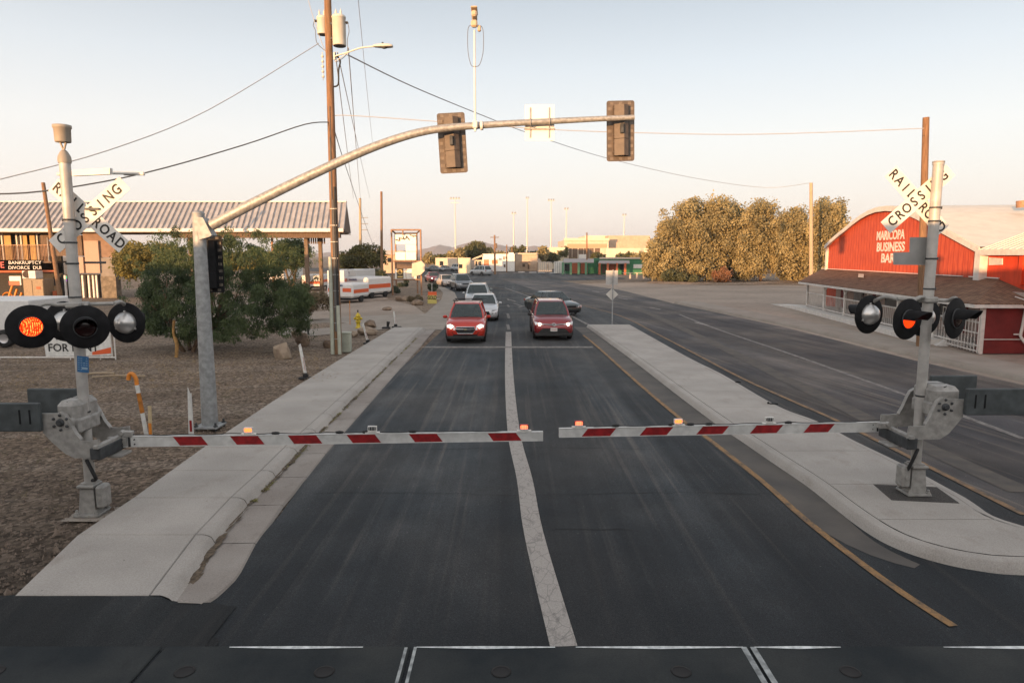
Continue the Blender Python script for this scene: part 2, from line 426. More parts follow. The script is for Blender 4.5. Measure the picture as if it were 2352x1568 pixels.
        me.polygons.foreach_set('material_index', s.m)
        me.polygons.foreach_set('use_smooth', s.sm)
        if recalc and len(s.f) < 60000:
            import bmesh
            bm = bmesh.new(); bm.from_mesh(me); bmesh.ops.recalc_face_normals(bm, faces=bm.faces); bm.to_mesh(me); bm.free()
        me.update()
        o = bpy.data.objects.new(name, me); C.objects.link(o)
        if parent is not None:
            o.parent = parent
            if parent.get('local'): o['local'] = 1
        elif loc is not None: o.location = loc
        return o

def tag(o, label=None, cat=None, group=None, kind=None):
    if label: o['label'] = label
    if cat: o['category'] = cat
    if group: o['group'] = group
    if kind: o['kind'] = kind
    return o
def thing(name, loc, label, cat, group=None, rz=0.0, local=False):
    o = bpy.data.objects.new(name, None); C.objects.link(o)
    o.location = loc; o.rotation_euler = (0, 0, rz); o.empty_display_size = 0.2
    if local: o['local'] = 1
    return tag(o, label, cat, group)
def struct(name, mb, m, loc=(0, 0, 0)):
    return tag(mb.build(name, m, loc=loc), kind='structure')
def copy_tree(o, parent=None):
    c = o.copy(); C.objects.link(c); c.parent = parent
    for ch in list(o.children): copy_tree(ch, c)
    return c

def text_mb(mb, s, origin, xdir, ydir, size, mi=0, depth=0.004, align='CENTER', spacing=1.0, xscale=1.0, bold=0.0):
    """flat extruded writing: origin = middle of the line, xdir/ydir = reading and up direction"""
    cu = bpy.data.curves.new('t', 'FONT'); cu.body = s; cu.size = size; cu.align_x = align; cu.align_y = 'CENTER'
    cu.extrude = depth / 2; cu.resolution_u = 3; cu.space_character = spacing; cu.offset = bold
    ob = bpy.data.objects.new('t', cu); C.objects.link(ob)
    me = bpy.data.meshes.new_from_object(ob)
    X, Y = Vector(xdir).normalized(), Vector(ydir).normalized(); Z = X.cross(Y); o = Vector(origin)
    mb.add([o + X * p.co.x * xscale + Y * p.co.y + Z * p.co.z for p in me.vertices], [tuple(f.vertices) for f in me.polygons], mi)
    bpy.data.objects.remove(ob); bpy.data.meshes.remove(me); bpy.data.curves.remove(cu)

def sheet(pts, z):
    mb = MB(); mb.add([(p[0], p[1], z) for p in pts], [tuple(range(len(pts)))]); return mb
def strip(pts, width, z, mb=None):
    """ground ribbon through (x,y) points"""
    mb = mb or MB(); P = [Vector((p[0], p[1], 0)) for p in pts]; L = []
    for i, p in enumerate(P):
        d = (P[min(i + 1, len(P) - 1)] - P[max(i - 1, 0)]).normalized(); nrm = Vector((-d.y, d.x, 0))
        wd = width[i] if isinstance(width, (list, tuple)) else width
        L.append((p + nrm * wd / 2, p - nrm * wd / 2))
    vs = [Vector((q.x, q.y, z)) for a in L for q in a]
    mb.add(vs, [(2 * i, 2 * i + 1, 2 * i + 3, 2 * i + 2) for i in range(len(P) - 1)]); return mb
def spline(pts, n=6):
    out = []
    P = [Vector(p) for p in pts]
    for i in range(len(P) - 1):
        p0, p1, p2, p3 = P[max(i - 1, 0)], P[i], P[i + 1], P[min(i + 2, len(P) - 1)]
        for k in range(n):
            t = k / n
            out.append(0.5 * ((2 * p1) + (p2 - p0) * t + (2 * p0 - 5 * p1 + 4 * p2 - p3) * t * t + (3 * p1 - p0 - 3 * p2 + p3) * t ** 3))
    out.append(P[-1]); return out
def GP(lst, z=0.0): return [G(u, v, z) for u, v in lst]

# ------------------------------------------------------------------ SETTING
# ground
mb = MB()
N = 40
xs = sorted(set([-3000, -1500, -700, -300, -120] + list(np.linspace(-60, 60, N)) + [120, 300, 700, 1500, 3000]))
ys = [-400, -100, -30, 0] + list(np.linspace(5, 120, 60)) + [160, 220, 320, 500, 900, 2000, 5000]
ys = sorted(set(ys))
vsx = []
for y in ys:
    for x in xs:
        z = -0.02
        if x < -7 and 8 < y < 60: z += 0.05 * math.sin(x * 0.9 + y * 0.3) * math.sin(y * 0.55) * min(1, (-7 - x) / 3)
        vsx.append((float(x), float(y), z - 0.012))
nx = len(xs)
mb.add(vsx, [(j * nx + i, j * nx + i + 1, (j + 1) * nx + i + 1, (j + 1) * nx + i) for j in range(len(ys) - 1) for i in range(nx - 1)], smooth=True)
struct('ground', mb, M_ground)

# inbound road between left gutter and median, then the bend into the crossing highway
roadL = [(477, 1372), (512, 1355), (583, 1249), (643, 1181), (700, 1100), (1010, 752)]
left_edge = [Vector((-14, 5.0, 0)), Vector((-14, 6.9, 0))] + GP([(477, 1372), (512, 1353), (583, 1249), (643, 1181), (745, 1040), (850, 910), (977, 794), (1022, 753), (1045, 705), (1053, 690), (1044, 671), (1012, 655), (993, 649), (967, 634)])
far_edge = GP([(700, 622), (700, 615), (985, 616), (1133, 618), (1300, 618), (1440, 640)])
far2 = GP([(1286, 645), (1430, 667), (1544, 696), (1634, 715), (1800, 751), (1893, 774), (2103, 828), (2352, 884)])
right_edge = far2 + [Vector((14.6, 16.5, 0)), Vector((15.5, 10, 0)), Vector((16, 5.0, 0))]
mb = sheet(left_edge + far_edge + right_edge, -0.004)
import bmesh
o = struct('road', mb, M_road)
bm = bmesh.new(); bm.from_mesh(o.data); bmesh.ops.triangulate(bm, faces=bm.faces); bm.to_mesh(o.data); bm.free()
# the highway carriageway beyond the median has its own older surface
hw_in = GP([(1300, 690), (1398, 717), (1452, 737), (1483, 753), (1596, 812), (1705, 869), (1813, 918), (1924, 967), (2140, 1075), (2352, 1180)])
mb = sheet([Vector((p.x, p.y, 0)) for p in hw_in] + [Vector((8.6, 6.3, 0)), Vector((15.9, 6.3, 0)), Vector((15.4, 10, 0)), Vector((14.5, 16.5, 0))]
           + [p for p in far2[::-1]] + GP([(1150, 640)]), 0.0)
o = struct('highway', mb, M_road2)
bm = bmesh.new(); bm.from_mesh(o.data); bmesh.ops.triangulate(bm, faces=bm.faces); bm.to_mesh(o.data); bm.free()
# far cross street strip at left
struct('parking_lot', sheet(GP([(1290, 652), (1430, 668), (1544, 697), (1634, 716), (1800, 752), (1893, 775), (2103, 829), (2352, 885)]) +
    [Vector((40, 24, 0)), Vector((60, 60, 0))] + GP([(1850, 655), (1620, 655), (1490, 648)]), -0.008), M_lot)
struct('driveway', sheet(GP([(1018, 757), (905, 754), (700, 772), (640, 768), (660, 745), (780, 727), (977, 720), (1013, 688), (1018, 672), (1002, 655), (985, 650), (1005, 651), (1050, 671), (1057, 690), (1046, 705)]), -0.008), M_conc2)
struct('yard', sheet(GP([(350, 770), (780, 728), (977, 721), (950, 700), (900, 690), (860, 668), (700, 668), (350, 690)]), -0.014), M_lot)

# --- left sidewalk: slabs, kerb with rolled face, gutter
ZS = 0.13
def lerp(a, b, t): return a + (b - a) * t
outer = [(-5.43, 7.05), (-5.62, 10.07), (-5.80, 16), (-6.0, 26), (-6.15, 35.4)]
outer = [tuple(G(*p, ZS).xy) for p in ((32, 1367), (180, 1226), (306, 1142), (395, 1078), (469, 1025), (650, 905), (780, 825), (905, 751))]
inner = [tuple(G(*p, ZS).xy) for p in ((343, 1367), (450, 1226), (530, 1142), (601, 1078), (655, 1025), (790, 905), (880, 825), (965, 751))]
def xat(line, y):
    for a, b in zip(line[:-1], line[1:]):
        if a[1] <= y <= b[1]: return lerp(a[0], b[0], (y - a[1]) / (b[1] - a[1]))
    return line[0][0] if y < line[0][1] else line[-1][0]
y0, y1 = outer[0][1], outer[-1][1]
mb = MB(); mk = MB(); mg = MB()
y = y0; first = True
joints = [y0, 8.67, 10.07, 11.4]
while joints[-1] < y1 - 2: joints.append(joints[-1] + 1.42)
joints.append(y1)
def slab(mb, quad, z0, z1, b=0.012):
    """quad: four xy (ccw); bevelled slab"""
    c = sum((Vector((q[0], q[1])) for q in quad), Vector((0, 0))) / 4
    top = []; mid = []
    for q in quad:
        q = Vector((q[0], q[1])); d = (c - q).normalized()
        top.append(Vector((*(q + d * b * 1.4), z1))); mid.append(Vector((*q, z1 - b)))
    bot = [Vector((p.x, p.y, z0)) for p in mid]
    n = 4
    mb.add(top + mid + bot, [(0, 1, 2, 3)] + [(n + i, n + (i + 1) % n, (i + 1) % n, i) for i in range(n)] + [(2 * n + i, 2 * n + (i + 1) % n, n + (i + 1) % n, n + i) for i in range(n)])
gap = 0.008
KW, FACE = 0.15, 0.09
def taper(y): return max(0.0, min(1.0, (y - y0) / 1.7))
for a, b in zip(joints[:-1], joints[1:]):
    slab(mb, [(xat(outer, a), a + gap), (xat(inner, a) - gap, a + gap), (xat(inner, b) - gap, b - gap), (xat(outer, b), b - gap)], -0.02, ZS)
    sub = 8 if a == y0 else 3
    for k in range(sub):
        ya, yb = lerp(a, b, k / sub), lerp(a, b, (k + 1) / sub)
        e0 = gap if k == 0 else 0; e1 = gap if k == sub - 1 else 0
        ya += e0; yb -= e1
        prof = []
        for yy in (ya, yb):
            xi = xat(inner, yy) + gap; t = taper(yy)
            prof.append([(xi, yy, ZS), (xi + KW * .7, yy, ZS), (xi + KW, yy, ZS - 0.012), (xi + KW + 0.05, yy, ZS - 0.035),
                         (xi + KW + FACE, yy, lerp(.060, 0.02, t)), (xi + KW + FACE + 0.03, yy, lerp(.045, 0.004, t))])
        n = len(prof[0]); mk.add(prof[0] + prof[1], [(i, i + 1, n + i + 1, n + i) for i in range(n - 1)], smooth=True)
        pg = []
        for yy in (ya, yb):
            xi = xat(inner, yy) + gap + KW + FACE + 0.03; t = taper(yy)
            xo = xi + .27 + .23 * min(1.0, max(0.0, (yy - y0) / .7)) ** .6
            zz = lerp(.045, 0.004, t)
            pg.append([(xi, yy, zz), (xo - 0.03, yy, lerp(zz * .8, 0.016, t)), (xo, yy, lerp(zz * .6, 0.014, t)), (xo + 0.03, yy, -0.02)])
        n = 4; mg.add(pg[0] + pg[1], [(i, i + 1, n + i + 1, n + i) for i in range(n - 1)], smooth=False)
xs0, xe0 = xat(outer, y0), xat(inner, y0) + KW + FACE + .2
struct('sidewalk', mb, M_conc)
struct('kerb', mk, M_conc)
struct('gutter', mg, M_gutter)
mb = sheet([(xat(outer, y) + 0.02, y) for y in joints] + [(xat(inner, y) + .05, y) for y in joints[::-1]], 0.105)
struct('joint_filler', mb, mat('dirt_joint', (0.06, 0.048, 0.038), 0.95))
# front face of the sidewalk end towards the tracks
mb = MB(); ap_ = []
for x_ in np.linspace(xs0 - 1.6, xe0 + .5, 40):
    xk_ = xat(inner, y0) + KW; zt_ = float(np.interp(x_, [xk_, xk_ + FACE + .03, xk_ + .5, xk_ + .62], [.122, .036, .026, .004])); j_ = .035 * math.sin(x_ * 7) + .02 * math.sin(x_ * 17)
    ap_.append([(x_, y0 + .03 + j_ * .5, zt_), (x_, y0 - .10 + j_, zt_ * .98), (x_, y0 - .55, zt_ * .35 + .008), (x_, y0 - .85, .006)])
mb.add([p for r in ap_ for p in r], [(a * 4 + b, a * 4 + b + 1, a * 4 + 5 + b, a * 4 + 4 + b) for a in range(39) for b in range(3)], smooth=True)
struct('asphalt_apron', mb, M_newasph)
mb = MB(); pts_ = [(-14.4, 6.27), (-2.9, 6.27)]
edge_ = [(-2.9 - .9 * t + .05 * math.sin(t * 19), 6.27 + .85 * t ** .8) for t in np.linspace(.05, 1, 16)] + [(xe0, y0 + .06), (xs0 - 1.2, y0 - .02), (-14.4, y0 - .1)]
mb.add([(a, b, .0045) for a, b in pts_ + edge_], [tuple(range(len(pts_) + len(edge_)))])
o = struct('asphalt_strip', mb, M_newasph)
bm = bmesh.new(); bm.from_mesh(o.data); bmesh.ops.triangulate(bm, faces=bm.faces); bm.to_mesh(o.data); bm.free()
# dirt line and weeds lying in the gutter
mb = MB()
for i in range(150):
    t = rnd.random(); yy = lerp(7.6, 26, t ** 1.4)
    xi = xat(inner, yy) + KW + FACE + 0.05 + rnd.gauss(0, 0.014)
    l = rnd.uniform(0.06, 0.25); wd = rnd.uniform(0.006, 0.026) * (2.0 if yy < 9 else 1)
    pts = []
    for k in range(7):
        an = 2 * PI * k / 7; r = rnd.uniform(.7, 1.1)
        pts.append((xi + wd * math.cos(an) * r, yy + l * math.sin(an) * r, 0.026 + 0.0001 * i))
    mb.add(pts, [tuple(range(7))])
tag(mb.build('gutter_dirt', mat('silt', (0.105, 0.078, 0.052), 0.95, var=0.4, scale=20)), 'dark line of dirt and silt along the left gutter', 'dirt', kind='stuff')
mb = MB()
for i in range(1500):
    yy = 10.2 + 22 * rnd.random() ** 1.6
    xi = xat(inner, yy) + KW + FACE + 0.05 + rnd.gauss(0, 0.025)
    if (math.sin(yy * 2.1) + math.sin(yy * 5.3)) < -0.5: continue
    an = rnd.uniform(0, 2 * PI); h = rnd.uniform(0.02, 0.055); dx, dy = math.cos(an) * 0.03, math.sin(an) * 0.03
    mb.add([(xi, yy, 0.012), (xi + dx, yy + dy, h * .6), (xi + dx * 1.6 + .008, yy + dy * 1.6, h), (xi - dy * .5, yy + dx * .5, 0.02)], [(0, 1, 2, 3)])
tag(mb.build('gutter_weeds', mat('dry_weed', (0.24, 0.24, 0.075), 0.9, col2=(0.16, 0.12, 0.06), scale=9), recalc=False), 'low yellow green weeds growing in the left gutter', 'weeds', kind='stuff')

# --- median
ml = [(1357, 745), (1420, 787), (1483, 830), (1581, 900), (1681, 969), (1725, 996), (1800, 1044), (1890, 1101), (1976, 1164), (2060, 1217), (2150, 1250), (2250, 1270), (2352, 1277)]
mr = [(1447, 745), (1573, 815), (1656, 856), (1782, 928), (1882, 967), (1960, 1008), (2085, 1068), (2219, 1140), (2352, 1205)]
MLp = [G(*p, ZS) for p in ml]; MRp = [G(*p, ZS) for p in mr]
MRp.append(Vector((8.9, 7.6, ZS))); MLp.append(Vector((8.2, 7.9, ZS)))
MLl = [(p.x, p.y) for p in MLp]; MRl = [(p.x, p.y) for p in MRp]
MLl = [(p.x, p.y) for p in spline([Vector((*q, 0)) for q in MLl], 3)]; MRl = [(p.x, p.y) for p in spline([Vector((*q, 0)) for q in MRl], 3)]
def inset_line(line, d):
    out = []
    for i, p in enumerate(line):
        a = Vector(line[max(i - 1, 0)]); b = Vector(line[min(i + 1, len(line) - 1)]); t = (b - a).normalized()
        out.append(Vector(p) + Vector((-t.y, t.x)) * d)
    return out
def poly_slab(mb, pts, z0, z1):
    n = len(pts); mb.add([(p[0], p[1], z1) for p in pts] + [(p[0], p[1], z0) for p in pts], [tuple(range(n))] + [(i, n + i, n + (i + 1) % n, (i + 1) % n) for i in range(n)])
Lin = inset_line(MLl, 0.0); Rin = inset_line(MRl, 0.0)
def sub_at(line, y):
    for a, b in zip(line[:-1], line[1:]):
        if (a[1] - y) * (b[1] - y) <= 0 and a[1] != b[1]:
            t = (y - a[1]) / (b[1] - a[1]); return lerp(a[0], b[0], t)
    return line[-1][0]
mb = MB()
yfar = MLl[0][1] - .05; ynear = 9.2
mj = [yfar, 33.5]
while mj[-1] > ynear + 1.6: mj.append(mj[-1] - (1.9 if mj[-1] > 12 else 1.42))
mj.append(ynear)
MRin = [(p.x, p.y) for p in inset_line(MRl, -.158)]; MLin = [(p.x, p.y) for p in inset_line(MLl, .006)]
for a, b in zip(mj[:-1], mj[1:]):
    yy_ = np.linspace(b + gap, a - gap, 6)
    poly_slab(mb, [(sub_at(MRin, y), y) for y in yy_] + [(sub_at(MLin, y), y) for y in yy_[::-1]], -0.02, ZS)
tip = [p for p in MLin if p[1] < ynear - .03]; tipr = [p for p in MRin if p[1] < ynear - .03]
def resample(ln, n):
    P_ = [Vector(p) for p in ln]; d_ = [0]
    for a, b in zip(P_[:-1], P_[1:]): d_.append(d_[-1] + (b - a).length)
    out = []
    for t in np.linspace(0, d_[-1], n):
        k = max(i for i in range(len(d_)) if d_[i] <= t + 1e-9); k = min(k, len(P_) - 2); out.append(P_[k].lerp(P_[k + 1], (t - d_[k]) / (d_[k + 1] - d_[k])))
    return out
ca, cb = resample([(sub_at(MLin, ynear), ynear - gap)] + tip, 16), resample([(sub_at(MRin, ynear), ynear - gap)] + tipr, 16)
mb.add([(p.x, p.y, ZS) for p in ca + cb], [(i, 16 + i, 17 + i, i + 1) for i in range(15)])
struct('median', mb, M_conc)
mb = MB()
def kerb_run(mb, line, side, wtop=0.16):
    ln = [Vector((p[0], p[1], 0)) for p in line]
    ln = spline(ln, 2)
    prof = [(0.0, ZS), (wtop * .75, ZS), (wtop, ZS - 0.015), (wtop + 0.045, 0.03), (wtop + 0.07, -0.01)]
    rows = []
    for i, p in enumerate(ln):
        t = (ln[min(i + 1, len(ln) - 1)] - ln[max(i - 1, 0)]).normalized(); nn = Vector((-t.y, t.x, 0)) * side
        rows.append([p + nn * (d + .012) + Vector((0, 0, z)) for d, z in prof])
    k = len(prof); flat = [q for r in rows for q in r]
    mb.add(flat, [(j * k + i, j * k + i + 1, (j + 1) * k + i + 1, (j + 1) * k + i) for j in range(len(rows) - 1) for i in range(k - 1)], smooth=True)
kerb_run(mb, MLl, -1)
kerb_run(mb, [(p.x, p.y) for p in inset_line(MRl, -.165)], 1, 0.14)
a, b = MLl[0], MRl[0]
mb.box(((a[0] + b[0]) / 2, a[1] + .06, ZS / 2 - .01), (b[0] - a[0], .16, ZS - .002), bevel=.02)
struct('kerb', mb, M_conc)
mb = sheet([(sub_at(MLl, y) + .02, y) for y in mj] + [(sub_at(MRl, y) - .1, y) for y in mj[::-1]], 0.11)
struct('joint_filler', mb, MATS['dirt_joint'])
# concrete gutter pan on the road side of the median
gl = inset_line([(p[0], p[1]) for p in MLl[:31]], -0.55)
struct('gutter', strip([(p.x, p.y) for p in gl], [.75] * 22 + [.75 * (1 - k / 9) ** .7 for k in range(9)], 0.0), mat('dusty_pan', (0.105, 0.092, 0.080), 0.9, col2=(0.07, 0.064, 0.058), scale=1.2, bump=.2))

# --- right kerb and sidewalk along the highway
rk = [(p.x, p.y) for p in GP([(1544, 696), (1634, 715), (1800, 749), (1893, 771), (2103, 822), (2230, 851), (2352, 879)])] + [(14.9, 16.0), (15.9, 10.0), (16.4, 5)]
mb = MB(); rk_in = [(p[0] + .35, p[1]) for p in rk]
kerb_run(mb, rk_in, -1, 0.15); struct('kerb', mb, M_conc2)
mb = MB()
rk3 = [p for p in rk_in]
o2 = inset_line(rk3, 1.7)
vs_ = [Vector((p[0], p[1], ZS + .002)) for p in rk3] + [Vector((p.x, p.y, ZS + .002)) for p in o2] + [Vector((p.x, p.y, -.02)) for p in o2]
n = len(rk3); mb.add(vs_, [(i, i + 1, n + i + 1, n + i) for i in range(n - 1)] + [(n + i, n + i + 1, 2 * n + i + 1, 2 * n + i) for i in range(n - 1)])
struct('sidewalk', mb, M_conc2)

# --- markings
mb = MB(); strip([(p.x, p.y) for p in spline([G(*q) for q in ((1295, 1484), (1225, 1220), (1205, 1100), (1180, 990), (1170, 870), (1168, 797), (1168, 762))], 5)], [.27] * 31, 0.004, mb)
struct('lane_line', mb, M_white)
mb = MB()
a, b = G(975, 797), G(1362, 797); mb.box(((a.x + b.x) / 2, a.y, -0.0), (b.x - a.x, 0.42, 0.012)); struct('stop_line', mb, M_white2)
mb = MB(); strip([(p.x, p.y) for p in spline([G(*q) for q in ((1340, 770), (1372, 796), (1467, 881), (1576, 972), (1617, 1000), (1746, 1101), (1851, 1194), (2026, 1329), (2190, 1438))], 4)], .105, 0.008, mb)
struct('yellow_line', mb, M_yellow)
mb = MB(); strip([(p.x, p.y) for p in spline([G(*q) for q in ((1100, 655), (1200, 672), (1300, 693), (1398, 717), (1452, 737), (1483, 753), (1596, 812), (1705, 869), (1813, 918), (1924, 967), (2140, 1075), (2352, 1182))], 4)], .12, 0.008, mb)
struct('yellow_line', mb, M_yellow2)
mb = MB(); strip([(p.x, p.y) for p in spline([G(*q) for q in ((1330, 672), (1400, 690), (1470, 712), (1540, 742), (1680, 808), (1800, 868), (1920, 926), (2100, 1015), (2352, 1130))], 4)], .5, 0.006, mb)
struct('faint_line', mb, mat('dusty_streak', (0.10, 0.085, 0.07), 0.9, col2=(0.065, 0.058, 0.052), scale=2.5))
mb = MB(); strip([(p.x, p.y) for p in spline([G(*q) for q in ((1560, 722), (1645, 755), (1813, 812), (1929, 853), (2130, 925), (2352, 1008))], 4)], .16, 0.006, mb)
struct('lane_line', mb, M_white2)
mb = MB()
for a, b in (((1596, 740), (1628, 748)), ((1493, 706), (1518, 711)), ((1420, 684), (1442, 688)), ((1360, 668), (1376, 671))):
    strip([G(*a).xy, G(*b).xy], .13, 0.007, mb)
struct('lane_dashes', mb, M_white)
mb = MB()
for v0, v1 in ((720, 731), (745, 757), (700, 705), (686, 690)):
    strip([G(1169, v1).xy, G(1166, v0).xy], .16, 0.005, mb)
for v_ in (703, 685, 720):
    strip([G(1120 + (v_ - 685), v_).xy, G(1225, v_).xy], .25, 0.006, mb)
# diagonal hatch marks in the turning area
for a, b in (((1180, 697), (1200, 703)), ((1190, 706), (1216, 699)), ((1170, 688), (1185, 693)), ((1240, 726), (1290, 728)), ((1290, 655), (1330, 661)), ((1080, 652), (1160, 660)), ((1160, 661), (1240, 690)), ((1250, 692), (1330, 735)), ((1200, 668), (1300, 657)), ((1210, 676), (1290, 668)), ((1330, 735), (1350, 745))):
    strip([G(*a).xy, G(*b).xy], .2, 0.010, mb)
struct('road_marks', mb, M_white2)
mb = MB()
for u0, u1, v_ in ((1190, 1205, 625), (1215, 1232, 625.5), (1236, 1252, 626), (1262, 1280, 627), (1296, 1312, 628)):
    a, b = G(u0, v_), G(u1, v_); mb.box(((a.x + b.x) / 2, a.y, 0.006), (b.x - a.x, 3.0, 0.012))
struct('crosswalk_bars', mb, M_white3)

mb = MB()
for yv, xa, xb in ((10.6, -3.2, 4.4), (13.2, -2.9, 4.3), (9.2, .6, 1.9), (17.5, -3, 4.1), (22.0, -2.9, .2)):
    x_ = xa; pts_ = []
    while x_ < xb: pts_.append((x_, yv + .05 * math.sin(x_ * 1.3 + yv) + rnd.uniform(-.035, .035))); x_ += .22
    strip(pts_, [rnd.uniform(.006, .016) for _ in pts_], .0035, mb)
struct('road_cracks', mb, mat('crack_dark', (.012, .012, .012), .95))  # thin dark crack lines across the asphalt
# --- track crossing: concrete panels with painted edges, rails, bolts
mb = MB(); ppx = [-14.5, -6.4, -3.4, -0.98, 2.3, 5.9, 9.5, 14.5]
YP0, YP1 = 5.14, G(1176, 1487).y
for a, b in zip(ppx[:-1], ppx[1:]):
    slab(mb, [(a + .018, YP0), (b - .018, YP0), (b - .018, YP1), (a + .018, YP1)], -0.1, 0.02, 0.01)
struct('crossing_panels', mb, M_panel)
mb = MB()
for a, b in ((-2.75, -1.45), (-0.93, 0.42), (0.62, 2.25), (2.36, 3.2), (4.2, 5.6)):
    strip([(a, YP1 - .025), ((a + b) / 2, YP1 - .032), (b, YP1 - .025)], [.012, .05, .014], 0.025, mb)
struct('panel_edge_paint', mb, M_white3)
mb = MB(); strip([(2.255, YP0), (2.255, YP1 - .02)], .055, .024, mb); strip([(2.345, YP0), (2.345, YP1 - .02)], .055, .024, mb)
strip([(-0.94, YP0), (-0.94, YP1 - .02)], .03, .024, mb); strip([(-1.03, YP0), (-1.03, YP1 - .03)], .03, .024, mb)
struct('panel_edge_paint', mb, mat('grey_white_paint', (0.42, 0.44, 0.43), .8, col2=(.16, .17, .17), scale=9))
mb = MB()
for px in (-6.95, -4.75, -3.0, -1.72, -0.1, 1.55, 3.1, 5.2):
    mb.lathe([(0.0, .021), (.088, .021), (.095, .0235), (.075, .0235)], (px, 5.83, 0), n=20)
struct('panel_bolt_holes', mb, mat('bolt_hole', (0.012, 0.011, 0.011), .8))
def rail(y):
    mb = MB(); prof = [(-.07, -.15), (.07, -.15), (.07, -.135), (.012, -.115), (.012, -.03), (.036, -.02), (.036, .012), (-.036, .012), (-.036, -.02), (-.012, -.03), (-.012, -.115), (-.07, -.135)]
    mb.prism([(-60, y + a, b) for a, b in prof], (120, 0, 0)); return mb
M_rail = mat('rail_steel', (0.17, 0.12, 0.09), .45, .6, var=.3, scale=5)
for y_ in (5.0, 3.565, -0.95, -2.385): struct('rail', rail(y_), M_rail)
mb = MB()
slab(mb, [(-14.5, 3.66), (14.5, 3.66), (14.5, 4.9), (-14.5, 4.9)], -0.1, 0.02)
slab(mb, [(-14.5, .3), (14.5, .3), (14.5, 3.46), (-14.5, 3.46)], -0.1, 0.01)
struct('crossing_panels', mb, M_panel)
mb = MB(); mb.add([(-70, -6, -.02), (-14.6, -6, -.02), (-14.6, 6.4, -.02), (-70, 6.4, -.02)], [(0, 1, 2, 3)]); mb.add([(14.6, -6, -.02), (70, -6, -.02), (70, 6.4, -.02), (14.6, 6.4, -.02)], [(0, 1, 2, 3)])
struct('ballast', mb, mat('ballast_stone', (0.12, 0.105, 0.09), .95, col2=(.05, .045, .04), scale=18, bump=1.0, bscale=18))

# ------------------------------------------------------------------ RAILROAD CROSSING SIGNALS
M_led = None
def led_mat():
    a = NT('led_red_lens', .4)
    # little lit diodes on a red ground
    v = a.t.nodes.new('ShaderNodeTexVoronoi'); v.inputs['Scale'].default_value = 55; v.inputs['Randomness'].default_value = .25
    a.t.links.new(a.tc.outputs['Object'], v.inputs['Vector'])
    c = a.ramp(v.outputs['Distance'], [(0.16, (1.0, .42, .08)), (0.40, (.80, .008, .0))])
    a.t.links.new(c, a.b.inputs['Emission Color']); a.b.inputs['Emission Strength'].default_value = 2.0
    a.b.inputs['Base Color'].default_value = (.3, .01, .01, 1)
    return a.m
M_led = led_mat()
M_redlens = mat('red_lens_lit', (.6, .04, .01), .35, emit=(1.0, .045, .002), estr=.75)

def flasher(root, name, c, aim, lens=None, hw=.5):
    """c centre of the disc, aim = unit vector the light shines along"""
    aim = Vector(aim).normalized(); c = Vector(c)
    mb = MB(); mb.lathe([(0, 0), (.295, 0), (.302, .006), (.302, .012), (.295, .018), (.105, .02)], c - aim * .02, aim, n=40)
    o = mb.build(name, M_black, root)
    up = Vector((0, 0, 1)); up = (up - aim * up.dot(aim)).normalized(); side = aim.cross(up)
    # hood: three quarter tube, cut away below
    mb = MB(); nseg = 22; vs = []; L = .33
    for k in range(nseg + 1):
        t = -PI * hw + 2 * PI * hw * k / nseg
        dirv = up * math.cos(t) + side * math.sin(t)
        ln = L * (0.45 + 0.55 * math.cos(t * .8))
        for rr in (.142, .136): vs.append(c + dirv * rr); vs.append(c + dirv * rr * .97 + aim * ln)
    fs = []
    for k in range(nseg):
        a0, b0 = 4 * k, 4 * (k + 1)
        fs += [(a0, b0, b0 + 1, a0 + 1), (a0 + 2, a0 + 3, b0 + 3, b0 + 2), (a0 + 1, b0 + 1, b0 + 3, a0 + 3)]
    mb.add(vs, fs, smooth=True)
    mb.build('hood', M_black, o)
    mb = MB(); mb.lathe([(.133, .004), (.128, .022), (.09, .036), (.045, .044), (0, .046)], c, aim, n=30)
    mb.build('lens', lens or M_lens, o)
    mb = MB(); mb.lathe([(.137, .0), (.142, .0), (.147, .02), (.142, .028), (.134, .028)], c, aim, n=30)
    mb.build('lens_ring', M_darkbox, o)
    mb = MB(); mb.lathe([(.165, -.022), (.160, -.05), (.150, -.075), (.115, -.125), (.060, -.165), (.0, -.175)], c, aim, n=30)
    for t in (0, 2.1, 4.2): mb.box(c - aim * .03 + (up * math.cos(t) + side * math.sin(t)) * .17, (.03, .03, .03), bevel=.005)
    mb.build('housing', M_alum, o)
    return o

def board(root, name, p0, p1, width, ydir_sign, texts, size, yoff, mroot=None):
    p0, p1 = Vector(p0), Vector(p1); X = (p1 - p0).normalized(); L = (p1 - p0).length
    Zn = Vector((0, -1, 0)); Y = Zn.cross(X).normalized()
    if Y.z < 0: Y = -Y
    c = (p0 + p1) / 2; mb = MB()
    b = .012; q = []
    hw, hl = width / 2, L / 2
    for sx, sy in ((-1, -1), (1, -1), (1, 1), (-1, 1)): q.append(c + X * sx * hl + Y * sy * hw + Vector((0, .003, 0)))
    mb.prism(q, (0, .004, 0))
    o = mb.build(name, M_wsign, root)
    mb = MB()
    for s, t in texts:
        for k, ch in enumerate(s): text_mb(mb, ch, c + X * (t * L + (k - (len(s) - 1) / 2) * L / 9.0) + Vector((0, .0005, 0)), X, Y, size, depth=.002, xscale=.86, bold=.004)
    mb.build('lettering', M_letter, o)
    return o

